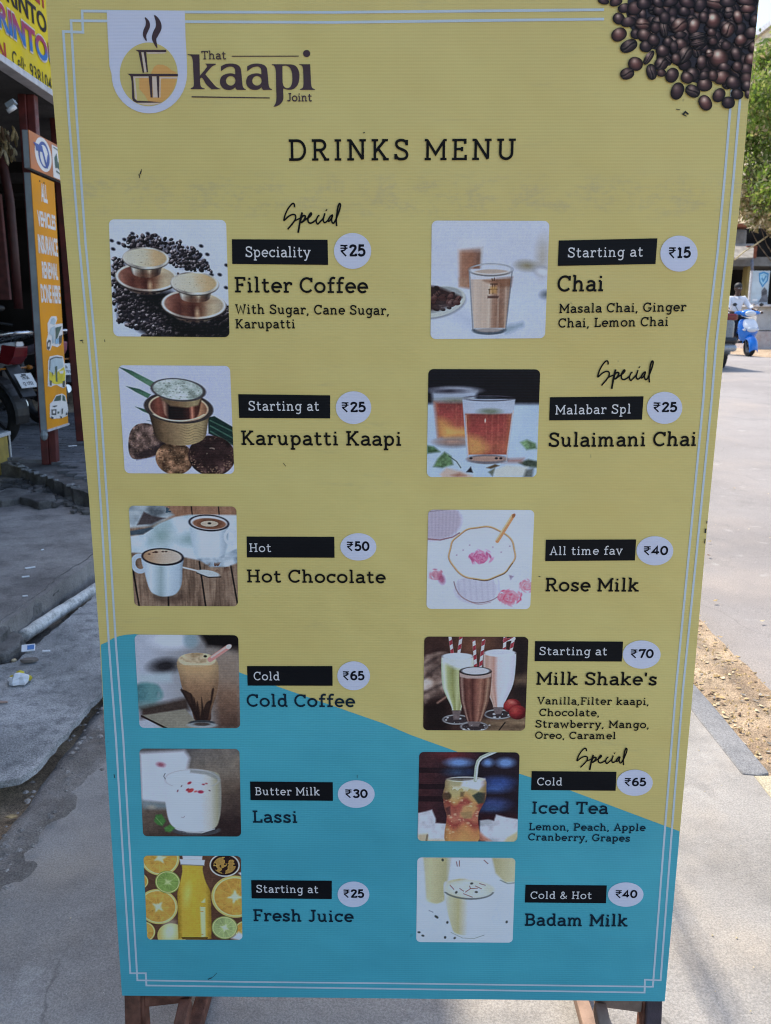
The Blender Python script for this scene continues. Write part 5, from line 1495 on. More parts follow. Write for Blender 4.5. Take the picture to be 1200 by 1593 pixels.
# ---- the twelve entries: photo corners, bar, bar text, price disc, name, small lines
def rrect(q, r, n=5):
    """rounded four-cornered outline in board metres from photo-pixel corners TL,TR,BR,BL"""
    P = [Vector(B(*p)) for p in q]
    o_ = []
    for i in range(4):
        p, a, c_ = P[i], P[i - 1], P[(i + 1) % 4]
        da, dc = (a - p).normalized(), (c_ - p).normalized()
        for k in range(n + 1):
            t = k / n
            s = p + da * r * (1 - t) ** 2 + dc * r * t ** 2
            o_.append((s.x, s.y))
    return o_
def disc(c, rx, ry):
    return [B(c[0] + rx * math.cos(2 * math.pi * i / 40), c[1] - ry * math.sin(2 * math.pi * i / 40)) for i in range(40)]
ENT = [
 ('filter_coffee', [(169.5, 341), (352, 342), (357.5, 524.5), (177, 523)], [(361, 372), (510, 372.8), (510.8, 412), (361.6, 410.5)], ('Speciality', (383, 400), (484.4, 400.5), 17),
  (548.8, 390.3, 29, 28), ('25', (528.8, 398.3), (568.5, 398.3), 17.5), ('Filter Coffee', (365, 454.8), (572.5, 456), 24), [('With Sugar, Cane Sugar,', (366, 488), (605, 490), 15), ('Karupatti', (366.4, 510.8), (460, 510.8), 14.5)], 0),
 ('karupatti_kaapi', [(184, 568), (358, 569), (365, 737), (194.5, 736)], [(371, 613), (514, 614.8), (514, 650.8), (372.4, 650)], ('Starting at', (387.6, 638.8), (497, 639), 15.5),
  (550.3, 634, 27.6, 25.5), ('25', (531, 640.6), (569, 640.4), 15), ('Karupatti Kaapi', (375, 692), (625.5, 693.4), 22.5), [], 0),
 ('hot_chocolate', [(200.5, 786.5), (368, 787.8), (370.6, 943), (209.5, 942.4)], [(384, 834.5), (520.4, 835), (520.8, 867.5), (384.4, 867)], ('Hot', (388, 858.4), (422.5, 858.6), 13.5),
  (557.8, 850.5, 28, 21.3), ('50', (539, 856.4), (574.8, 856.3), 14), ('Hot Chocolate', (384, 905.7), (600, 907), 20), [], 0),
 ('cold_coffee', [(209.5, 987), (371, 988), (374, 1132.6), (217.5, 1132)], [(384.7, 1036), (517.5, 1036), (517.8, 1066.7), (385.5, 1066.4)], ('Cold', (395.6, 1058), (435.7, 1058.2), 13.5),
  (550.5, 1051, 25.5, 22.5), ('65', (533, 1057.5), (567, 1057.4), 13.5), ('Cold Coffee', (385, 1099), (552.5, 1099.6), 19.5), [], 1),
 ('lassi', [(217, 1164.3), (372.8, 1165), (375.5, 1301.2), (223, 1300.8)], [(389.3, 1215.6), (518, 1216.7), (518.3, 1245.7), (390, 1244.6)], ('Butter Milk', (397, 1236.7), (498.6, 1237), 12.7),
  (554.5, 1235, 28.7, 21.5), ('30', (536.6, 1240.4), (572, 1240.5), 12.7), ('Lassi', (393, 1279.4), (463.8, 1279.7), 18.8), [], 1),
 ('fresh_juice', [(223.5, 1330.8), (375, 1331.5), (377.5, 1462), (229.4, 1461.6)], [(391, 1369), (516.5, 1370), (516.5, 1398.5), (391.8, 1397.4)], ('Starting at', (399.7, 1388.2), (495.7, 1388.8), 12.3),
  (550.2, 1391, 24.7, 20), ('25', (534, 1395.8), (566.5, 1395.8), 12.3), ('Fresh Juice', (394, 1432.5), (550, 1434), 18.3), [], 1),
 ('chai', [(672, 343), (855, 343.5), (848, 526), (670, 527.4)], [(869.6, 374), (1023, 370.6), (1020, 410.5), (868, 413.6)], ('Starting at', (883.8, 400.8), (1000, 399.2), 16),
  (1056.4, 394.4, 29, 28), ('15', (1039, 401.4), (1074, 400.6), 16.5), ('Chai', (867.7, 453.6), (939.5, 453), 25), [('Masala Chai, Ginger', (869.6, 487), (1067, 484.2), 14.5), ('Chai, Lemon Chai', (868.9, 509.6), (1040, 507), 14.5)], 0),
 ('sulaimani_chai', [(666.7, 574), (840.8, 574.5), (834.7, 742), (664.3, 742)], [(855.8, 617.8), (1001.5, 616.3), (999, 652.7), (854.7, 653.9)], ('Malabar Spl', (863.5, 644.9), (981.5, 643.2), 15),
  (1034, 634.3, 27.6, 25), ('25', (1015, 640.6), (1052.8, 640.4), 14.7), ('Sulaimani Chai', (854.3, 695.2), (1083.5, 693.6), 22.5), [], 0),
 ('rose_milk', [(666.5, 792.8), (831.7, 793.2), (825, 947.4), (663.7, 947)], [(849.5, 839.4), (990, 839), (988, 871.7), (848.4, 872.8)], ('All time fav', (854.6, 863.4), (969, 862.5), 13.5),
  (1019, 856.6, 28.6, 22.7), ('40', (1000, 863), (1038.8, 862.8), 13.4), ('Rose Milk', (847.7, 919.8), (994.8, 920), 21), [], 0),
 ('milk_shakes', [(660.4, 990.2), (822.5, 990.8), (817, 1136.5), (658.6, 1135.8)], [(832.8, 997.2), (969.7, 998), (967.6, 1029), (832, 1028.4)], ('Starting at', (839.6, 1018.8), (944.3, 1019), 13),
  (998.4, 1018, 29.5, 22), ('70', (979.8, 1023), (1016.3, 1023), 13), ("Milk Shake's", (833.5, 1065), (1020.8, 1066), 20), [('Vanilla,Filter kaapi,', (835.3, 1095.4), (1008.8, 1096.6), 11.5), ('Chocolate,', (839.3, 1113.7), (931.8, 1114), 11.5), ('Strawberry, Mango,', (833.5, 1131.6), (1009, 1132.5), 11.7), ('Oreo, Caramel', (832.8, 1149), (958.4, 1149.6), 11.2)], 0),
 ('iced_tea', [(652.5, 1169.6), (808.7, 1170.4), (804.9, 1309.2), (649.8, 1308)], [(827.5, 1199.5), (959.4, 1200.5), (958, 1230), (826.4, 1228.9)], ('Cold', (836, 1221.4), (874.8, 1221.6), 12.2),
  (987.7, 1217.4, 28, 20.4), ('65', (970.5, 1222.2), (1004.7, 1222.2), 12.2), ('Iced Tea', (827, 1265.4), (947.2, 1265.9), 18.7), [('Lemon, Peach, Apple', (822.8, 1291.2), (1004, 1292.4), 11.3), ('Cranberry, Grapes', (822, 1307), (979.6, 1309), 11)], 1),
 ('badam_milk', [(649.5, 1333.6), (802.2, 1334.4), (797.7, 1466.3), (647.8, 1465.3)], [(817.8, 1376.3), (944.3, 1377.3), (943, 1405), (816.7, 1403.9)], ('Cold & Hot', (825.7, 1397.9), (920.5, 1398), 11.7),
  (973.7, 1391.3, 27.6, 19), ('40', (956.5, 1396.2), (991, 1396.2), 11.7), ('Badam Milk', (815.6, 1439.7), (977.3, 1440.9), 18.8), [], 1),
]
for nm, ph_, bar_, bt, dc, pr, title, small, onteal in ENT:
    o = sheet('label_bar', [Bs(bar_)], -.0009, V['bar'])
    letter(bt[0], bt[1], bt[2], bt[3], WT, .115, .07 if bt[0] != 'Speciality' else .05, parent=board)
    sheet('price_disc', [disc(dc[:2], dc[2], dc[3])], -.0011, V['white'])
    letter('₹' + pr[0], pr[1], pr[2], pr[3], NV, .215, .05)
    letter(title[0], title[1], title[2], title[3], TT if onteal else T, .148, .045)
    for sm_ in small:
        letter(sm_[0], sm_[1], sm_[2], sm_[3], TT if onteal else T, .15, .06)

# handwritten "Special", four times
SPEC = [([(285, 150), (278, 95), (258, 78), (225, 95), (160, 180), (110, 285), (85, 385), (110, 375), (170, 320), (240, 285), (290, 290), (305, 330), (290, 390), (230, 470), (155, 560)], .021),
        ([(230, 480), (280, 410), (340, 375), (385, 355)], .019), ([(428, 245), (400, 340), (375, 480), (350, 625)], .026),
        ([(390, 420), (410, 345), (450, 305), (485, 318), (470, 370), (430, 420), (400, 435)], .024),
        ([(430, 425), (500, 370), (560, 330), (600, 280), (590, 255), (560, 290), (535, 350), (540, 420), (580, 445), (630, 425), (690, 380)], .022),
        ([(750, 305), (725, 310), (695, 370), (690, 420), (715, 460), (760, 420), (820, 350), (850, 260)], .021), ([(850, 262), (825, 350), (820, 400), (845, 435), (890, 410), (930, 360)], .021),
        ([(1000, 290), (960, 310), (920, 370), (920, 412), (950, 390), (985, 330), (995, 300), (975, 370), (985, 430), (1010, 445), (1045, 400)], .021),
        ([(1045, 400), (1090, 290), (1130, 170), (1140, 100), (1120, 82), (1095, 140), (1075, 260), (1062, 400), (1070, 500)], .022), ([(872, 195), (886, 208)], .03)]
def special(px0, py0, sx, sy, dydx=0):
    """px0,py0 = photo pixel of the traced crop's corner; sx, sy = photo pixels per traced unit"""
    vs, fs = [], []
    wbase = (Vector(B(px0 + 100, py0)) - Vector(B(px0, py0))).length
    for k, (pts, wd) in enumerate(SPEC):
        pp_ = sm(pts, 6) if len(pts) > 2 else pts
        ribbon(vs, fs, [B(px0 + x * sx, py0 + y_ * sy + dydx * x * sx) for x, y_ in pp_], wd * wbase * sx * 12 * 1.15, -.0014 - .00003 * k)
    b = MB()
    b.add(vs, fs)
    b.build('handwritten_lettering', V['text'], board)
special(435, 310, 1 / 12, 1 / 12)
# second: S left 928.5, l right 1017.5, top 561, bottom ~603 ; third: 897..976, 1163..1197
special(928.5 - 65 * .0815, 561 - 75 * .0795, .0815, .0795)
special(896.5 - 65 * .0735, 1163.5 - 75 * .062, .0735, .062)

# ---- logo: tab, disc, cup, steam, name
def L3(pts): return Bs([(160 + x / 8.571, 10 + y_ / 8.571) for x, y_ in pts])
tab = [(55, 55), (1095, 55), (1105, 400), (1122, 700), (1125, 850)] + [(622 + 503 * math.cos(R(a)), 900 + 525 * math.sin(R(a))) for a in range(0, 181, 9)] + [(92, 800), (70, 400)]
logo = sheet('logo_tab', [L3(tab)], -.0008, V['white'])
circ = [(615 + 387 * math.cos(R(a)), 905 + 425 * math.sin(R(a))) for a in range(0, 360, 6)]
sheet('logo_disc', [L3(circ)], -.0010, V['disc'], logo)
def clipc(pts):
    o_ = []
    for x, y_ in pts:
        d = math.hypot((x - 615) / 380, (y_ - 905) / 418)
        o_.append((x, y_) if d <= 1 else (615 + (x - 615) / d, 905 + (y_ - 905) / d))
    return o_
am = clipc([(690, 800), (740, 775), (800, 778), (860, 800), (920, 850), (985, 880), (1000, 960), (960, 1100), (880, 1220), (800, 1290), (690, 1310), (620, 1280), (560, 1180), (490, 1100), (490, 960), (620, 940)])
sheet('coffee_tint', [L3(am)], -.0012, V['amber'], logo)
cr = [[(410, 935), (615, 935), (615, 955), (435, 955), (460, 1235), (440, 1250), (425, 1100)], [(660, 935), (720, 935), (745, 1215), (675, 1215)], [(760, 940), (1000, 940), (1000, 962), (778, 962), (772, 1215), (758, 1215)],
      [(590, 612), (850, 612), (830, 628), (600, 632)], [(520, 612), (545, 612), (600, 875), (560, 880)], [(450, 1285), (700, 1285), (800, 1285), (720, 1305), (620, 1320), (540, 1310)]]
sheet('logo_highlight', [L3(p) for p in cr], -.00135, V['cream'], logo)
dk = [[(440, 580), (480, 580), (850, 580), (850, 610), (490, 610), (465, 598)], [(480, 608), (515, 608), (556, 885), (535, 885)], [(550, 608), (583, 608), (608, 880), (590, 880)],
      [(330, 898), (380, 898), (1005, 900), (1005, 932), (400, 932), (370, 925)], [(372, 925), (408, 930), (428, 1225), (460, 1258), (640, 1266), (800, 1280), (640, 1284), (455, 1284), (410, 1262), (396, 1225), (388, 1000)],
      [(615, 930), (660, 930), (668, 1215), (642, 1215)], [(720, 930), (757, 930), (754, 1218), (737, 1218)]]
sheet('cup_outline', [L3(p) for p in dk], -.0015, V['logo'], logo, step=.00003)
def steam(c, w_):
    c = sm(c, 6)
    L, Rr = [], []
    for i, p in enumerate(c):
        t = i / (len(c) - 1)
        wd = w_ * math.sin(math.pi * min(1, max(0, t))) ** .75
        d = Vector(c[min(i + 1, len(c) - 1)]) - Vector(c[max(i - 1, 0)])
        d.normalize()
        L.append((p[0] - d.y * wd, p[1] + d.x * wd))
        Rr.append((p[0] + d.y * wd, p[1] - d.x * wd))
    return L[:-1] + Rr[::-1][:-1]
sheet('steam', [L3(steam([(565, 145), (598, 200), (603, 260), (575, 330), (562, 390), (588, 465)], 32))], -.0015, V['logo'], logo)
sheet('steam', [L3(steam([(690, 115), (735, 190), (748, 280), (708, 370), (690, 440), (730, 562)], 42))], -.0015, V['logo'], logo)

def L2(pts): return Bs([(290 + x / 5.714, 65 + y_ / 5.714) for x, y_ in pts])
def sp_(pts): return sm(pts, 4)
K1 = [(12, 110), (118, 112), (122, 300)] + sp_([(122, 300), (165, 250), (185, 222), (180, 205), (168, 194)]) + [(262, 194), (262, 204)] + sp_([(262, 204), (232, 218), (205, 245), (170, 288)]) + sp_([(170, 288), (230, 360), (270, 402), (312, 420)]) + [(225, 422)] + sp_([(225, 422), (180, 380), (150, 330), (135, 318), (123, 328)]) + sp_([(123, 328), (126, 380), (138, 405), (165, 414)]) + [(165, 420), (40, 420), (40, 413)] + sp_([(40, 413), (62, 400), (68, 380), (66, 330)]) + [(60, 180)] + sp_([(60, 180), (52, 140), (38, 122), (12, 116)])
def AA(dx):
    o_ = [(308, 262), (310, 218)] + sp_([(310, 218), (350, 198), (400, 193), (450, 202), (482, 230), (492, 290), (497, 350)]) + sp_([(497, 350), (502, 390), (512, 412), (530, 420)]) + [(530, 427), (452, 427)] + sp_([(452, 427), (440, 415), (437, 402)]) + sp_([(437, 402), (415, 420), (380, 428), (335, 418), (306, 385), (300, 345), (318, 305), (360, 284), (405, 280), (435, 290)]) + [(436, 270)] + sp_([(436, 270), (432, 240), (412, 222), (385, 220), (350, 232), (308, 262)])[:-1]
    hole = [(396 + 42 * math.cos(R(a)), 346 + 43 * math.sin(R(a))) for a in range(0, 360, 18)]
    return [[(x + dx, y_) for x, y_ in o_], [(x + dx, y_) for x, y_ in hole]]
PP_ = [(762, 199), (850, 199), (930, 200)] + sp_([(930, 200), (975, 215), (1002, 262), (1006, 320), (992, 380), (955, 418), (910, 426), (862, 415)]) + [(862, 440)] + sp_([(862, 440), (864, 500), (852, 535), (820, 565), (775, 578)]) + sp_([(775, 578), (795, 545), (802, 500), (800, 430)]) + [(797, 270)] + sp_([(797, 270), (792, 235), (780, 212), (762, 206)])
PH = [(855, 215)] + sp_([(855, 215), (890, 212), (925, 235), (942, 290), (942, 360), (925, 400), (895, 412), (868, 395), (857, 360)])
II = [(1005, 199), (1102, 199), (1108, 330)] + sp_([(1108, 330), (1112, 385), (1122, 410), (1145, 422)]) + [(1145, 427), (1012, 427), (1012, 420)] + sp_([(1012, 420), (1036, 408), (1042, 380), (1042, 330)]) + [(1040, 260)] + sp_([(1040, 260), (1035, 225), (1022, 208), (1005, 204)])
sheet('brand_lettering', [[L2(K1)], [L2(p) for p in AA(0)], [L2(p) for p in AA(233)], [L2(PP_), L2(PH)], [L2(II)], [L2([(1071 + 32 * math.cos(R(a)), 104 + 32 * math.sin(R(a))) for a in range(0, 360, 15)])]], -.0009, V['logo'])
sheet('brand_rule', [L2([(405, 124), (1000, 123), (1000, 131), (405, 132)]), L2([(48, 483), (742, 494), (742, 503), (48, 494)])], -.0009, V['logo'])
letter('That', (290 + 137 / 5.714, 65 + 157 / 5.714), (290 + 358 / 5.714, 65 + 157 / 5.714), 13.2, V['logo'], .14, .02)
letter('Joint', (290 + 898 / 5.714, 65 + 530 / 5.714), (290 + 1120 / 5.714, 65 + 531 / 5.714), 13.0, V['logo'], .15, .02)
# ================================================================== THE PRINTED FOOD PHOTOS (flat print, mixed from shapes)
NP = 216
_g = (np.arange(NP) + .5) / NP
X, Y = np.meshgrid(_g, _g)
def A3(c): return np.array(c, float)
class Pic:
    def __init__(s, bg): s.c = np.ones((NP, NP, 3)) * A3(bg)
    def put(s, m, col, a=1.0):
        m = np.clip(m, 0, 1)[..., None] * a
        s.c = s.c * (1 - m) + (col if isinstance(col, np.ndarray) and col.ndim == 3 else A3(col)) * m
        return s
def E2(cx, cy, rx, ry, rot=0, soft=.008):
    a = math.radians(rot)
    u = (X - cx) * math.cos(a) + (Y - cy) * math.sin(a)
    v = -(X - cx) * math.sin(a) + (Y - cy) * math.cos(a)
    d = (np.sqrt((u / rx) ** 2 + (v / ry) ** 2) - 1) * min(rx, ry)
    return np.clip(.5 - d / soft, 0, 1)
def PG(pts, soft=.008):
    ins = np.zeros_like(X, bool)
    dist = np.full_like(X, 9.)
    for i in range(len(pts)):
        (xa, ya), (xb, yb) = pts[i - 1], pts[i]
        c = ((ya > Y) != (yb > Y))
        with np.errstate(divide='ignore', invalid='ignore'):
            ins ^= c & (X < (xb - xa) * (Y - ya) / (yb - ya if yb != ya else 1e-9) + xa)
        L = (xb - xa) ** 2 + (yb - ya) ** 2 + 1e-12
        t = np.clip(((X - xa) * (xb - xa) + (Y - ya) * (yb - ya)) / L, 0, 1)
        dist = np.minimum(dist, np.hypot(X - xa - t * (xb - xa), Y - ya - t * (yb - ya)))
    return np.clip(.5 + np.where(ins, dist, -dist) / soft, 0, 1)
def RP(pts, soft=.008, n=4):
    """outline rounded through its corners"""
    P, o_ = list(pts), []
    m = len(P)
    for i in range(m):
        a, b, c, d = P[i - 1], P[i], P[(i + 1) % m], P[(i + 2) % m]
        for k in range(n):
            t = k / n
            o_.append(tuple(.5 * (2 * b[j] + (c[j] - a[j]) * t + (2 * a[j] - 5 * b[j] + 4 * c[j] - d[j]) * t * t + (3 * b[j] - a[j] - 3 * c[j] + d[j]) * t ** 3) for j in (0, 1)))
    return PG(o_, soft)
def SPK(n, r0, r1, seed, flat=.7):
    """scattered small specks"""
    rs = np.random.RandomState(seed)
    m = np.zeros_like(X)
    for _ in range(n):
        x, y, r_ = rs.rand(), rs.rand(), rs.uniform(r0, r1)
        i0, i1, j0, j1 = max(0, int((x - 2 * r_) * NP) - 1), min(NP, int((x + 2 * r_) * NP) + 3), max(0, int((y - 2 * r_) * NP) - 1), min(NP, int((y + 2 * r_) * NP) + 3)
        d = np.hypot(X[j0:j1, i0:i1] - x, (Y[j0:j1, i0:i1] - y) / flat) / r_
        m[j0:j1, i0:i1] = np.maximum(m[j0:j1, i0:i1], np.clip(1.5 - d, 0, 1))
    return m
def LN(pts, wd, soft=.008):
    dist = np.full_like(X, 9.)
    for (xa, ya), (xb, yb) in zip(pts[:-1], pts[1:]):
        L = (xb - xa) ** 2 + (yb - ya) ** 2 + 1e-12
        t = np.clip(((X - xa) * (xb - xa) + (Y - ya) * (yb - ya)) / L, 0, 1)
        dist = np.minimum(dist, np.hypot(X - xa - t * (xb - xa), Y - ya - t * (yb - ya)))
    return np.clip(.5 + (wd / 2 - dist) / soft, 0, 1)
def NZ(sx, sy, seed, octv=3):
    rs = np.random.RandomState(seed)
    o_ = np.zeros_like(X)
    amp, tot = 1, 0
    for k in range(octv):
        nx, ny = int(sx * 2 ** k) + 2, int(sy * 2 ** k) + 2
        gq = rs.rand(ny + 1, nx + 1)
        fx, fy = X * (nx - 1), Y * (ny - 1)
        ix, iy = fx.astype(int), fy.astype(int)
        tx, ty = fx - ix, fy - iy
        tx, ty = tx * tx * (3 - 2 * tx), ty * ty * (3 - 2 * ty)
        o_ += amp * ((gq[iy, ix] * (1 - tx) + gq[iy, ix + 1] * tx) * (1 - ty) + (gq[iy + 1, ix] * (1 - tx) + gq[iy + 1, ix + 1] * tx) * ty)
        tot += amp
        amp *= .55
    return o_ / tot
def GR(t, stops):
    """colour ramp over an array"""
    ts = [s[0] for s in stops]
    return np.stack([np.interp(t, ts, [s[1][k] for s in stops]) for k in range(3)], -1)
def ring(cx, cy, rx, ry, wd, soft=.008):
    return np.clip(E2(cx, cy, rx, ry, 0, soft) - E2(cx, cy, rx - wd, ry - wd, 0, soft), 0, 1)
def scatter_beans(P, region, n, size, seed, dark=(30, 24, 32), hi=(120, 112, 128)):
    rs = np.random.RandomState(seed)
    k = 0
    for _ in range(n * 6):
        if k >= n: break
        x, y = rs.rand(2)
        if rs.rand() > region[min(NP - 1, int(y * NP)), min(NP - 1, int(x * NP))]: continue
        k += 1
        r_ = size * rs.uniform(.7, 1.25)
        a = rs.uniform(0, math.pi)
        i0, i1 = max(0, int((x - 2 * r_) * NP)), min(NP, int((x + 2 * r_) * NP) + 2)
        j0, j1 = max(0, int((y - 2 * r_) * NP)), min(NP, int((y + 2 * r_) * NP) + 2)
        xs, ys = X[j0:j1, i0:i1] - x, Y[j0:j1, i0:i1] - y
        u, v = xs * math.cos(a) + ys * math.sin(a), -xs * math.sin(a) + ys * math.cos(a)
        d = np.sqrt((u / r_) ** 2 + (v / (r_ * .68)) ** 2)
        m = np.clip((1.1 - d) * 4, 0, 1)[..., None]
        sh = np.clip(.75 - .8 * (xs * .4 + ys) / r_ - .35 * d, 0, 1) ** 2.4
        sh = sh * rs.uniform(.1, .95)
        col = A3(dark) * rs.uniform(.6, 1.25) * (1 - sh[..., None]) + A3(hi) * sh[..., None]
        cr_ = np.clip(1 - np.abs(v + .1 * r_) / (r_ * .14), 0, 1) * (rs.rand() < .4)
        col = col * (1 - .7 * cr_[..., None])
        P.c[j0:j1, i0:i1] = P.c[j0:j1, i0:i1] * (1 - m) + col * m
def vessel(P, cx, cy, rx, ry, yb, rxb, ryb, stops, soft=.01):
    """metal or china side wall from rim (cx,cy,rx,ry) to base"""
    pts = [(cx - rx, cy)] + [(cx - rxb * math.cos(R(a)), yb + ryb * math.sin(R(a))) for a in range(0, 181, 15)] + [(cx + rx, cy)]
    t = (X - cx) / np.interp(Y, [cy, yb + ryb], [rx, rxb]) * .5 + .5
    P.put(PG(pts, soft), GR(t, stops))
LB = (166, 180, 214)
METAL = [(0, (64, 60, 62)), (.1, (182, 182, 184)), (.24, (128, 120, 112)), (.38, (70, 58, 54)), (.5, (112, 92, 80)), (.6, (188, 178, 158)), (.7, (96, 80, 70)), (.86, (54, 46, 46)), (1, (130, 126, 124))]
COPPER = [(0, (136, 126, 122)), (.1, (128, 84, 74)), (.28, (94, 54, 50)), (.38, (146, 98, 80)), (.48, (76, 42, 38)), (.6, (150, 112, 86)), (.72, (182, 168, 142)), (.88, (160, 148, 130)), (1, (136, 130, 126))]
BRASS = [(0, (48, 38, 32)), (.2, (104, 84, 64)), (.45, (138, 116, 88)), (.7, (160, 142, 104)), (.9, (140, 124, 92)), (1, (88, 76, 60))]

def pic_filter():
    P = Pic(LB)
    P.put(np.clip(1 - Y * 1.2, 0, 1), (176, 188, 222), .5)
    reg = PG([(.12, .25), (.17, .15), (.35, .12), (.5, .16), (.62, .2), (.75, .26), (.80, .36), (.86, .43), (.78, .46), (.66, .43), (.58, .38), (.56, .48), (.5, .36), (.2, .3)], .03)
    reg = np.maximum(reg, PG([(.0, .32), (.1, .34), (.16, .45), (.2, .62), (.35, .7), (.5, .62), (1.02, .72), (1.02, 1.02), (.30, 1.02), (.24, .97), (.14, .93), (.04, .86), (.02, .7)], .03))
    P.put(PG([(.02, .4), (.12, .36), (.2, .62), (.5, .62), (1.02, .74), (1.02, 1.02), (.34, 1.02), (.05, .84)], .05), (24, 20, 28), .9)
    P.put(PG([(.18, .17), (.4, .15), (.74, .27), (.84, .42), (.6, .4), (.5, .3), (.2, .28)], .06), (50, 46, 58), .7)
    scatter_beans(P, reg, 1000, .021, 4, (26, 22, 29), (176, 168, 184))
    for x, y in ((.2, .12), (.33, .12), (.02, .18), (.08, .2), (.03, .25), (.78, .22), (.83, .29), (.77, .29), (.99, .38), (.93, .46), (.98, .57), (.86, .46), (.82, .36), (.13, .17)):
        P.put(E2(x, y, .018, .013, 20, .012), (32, 30, 42))
    sh = PG([(.2, .58), (.5, .6), (.55, .72), (.66, .86), (1.02, .82), (1.02, 1.02), (.55, 1.02), (.4, .8), (.25, .7)], .12)
    P.put(sh, (14, 11, 14), .85)
    for (cx, cy, rx, ry, yb) in ((.305, .485, .265, .12, .56), (.70, .715, .275, .125, .80)):
        vessel(P, cx, cy, rx, ry, yb, rx * .62, .075, [(0, (150, 150, 150)), (.2, (90, 76, 70)), (.5, (60, 46, 42)), (.8, (120, 110, 100)), (1, (80, 74, 74))], .02)
        P.put(SPK(500, .008, .018, int(cx * 50)) * E2(cx, yb + .07, rx * .8, .05, 0, .03), (26, 21, 28), .95)
        P.put(E2(cx, cy + .012, rx + .004, ry + .004, 2), (52, 46, 48))
        P.put(E2(cx, cy, rx, ry, 2), GR(np.clip((X - cx) / rx * .5 + .5, 0, 1), [(0, (200, 200, 206)), (.3, (150, 146, 144)), (.6, (206, 206, 206)), (1, (186, 188, 196))]))
        P.put(E2(cx, cy, rx - .022, ry - .018, 2), GR((X - cx) / rx * .5 + .5, COPPER))
        P.put(E2(cx - .02, cy + ry * .35, rx * .45, ry * .6, 0, .08), (70, 36, 32), .75)
        P.put(E2(cx + rx * .1, cy + ry * .6, rx * .06, ry * .3, 0, .03), (196, 170, 138), .8)
    for (cx, cy, rx, ry, yb) in ((.305, .325, .198, .092, .445), (.715, .535, .205, .098, .655)):
        vessel(P, cx, cy, rx * .78, ry * .5, yb, rx * .62, .045, METAL)
        P.put(E2(cx, yb + .03, rx * .62, .03, 0, .04), (88, 52, 42), .6)
        P.put(E2(cx, cy + .008, rx, ry, 2), (70, 66, 68))
        P.put(E2(cx, cy, rx, ry, 2), GR(np.clip((X - cx) / rx * .5 + .5, 0, 1), [(0, (190, 190, 194)), (.3, (110, 106, 106)), (.55, (196, 196, 196)), (.8, (140, 138, 138)), (1, (200, 202, 206))]))
        P.put(E2(cx - .004, cy - .004, rx - .018, ry - .016, 2), GR(np.clip((X - cx) / rx * .5 + .5 + .25 * (NZ(14, 20, 3) - .5), 0, 1), [(0, (172, 174, 172)), (.45, (174, 172, 160)), (.75, (176, 152, 116)), (1, (160, 138, 106))]))
        P.put(SPK(420, .003, .006, int(cx * 90)) * E2(cx - .06, cy, rx * .66, ry - .02, 0, .1), (116, 98, 78), .6)
    return P
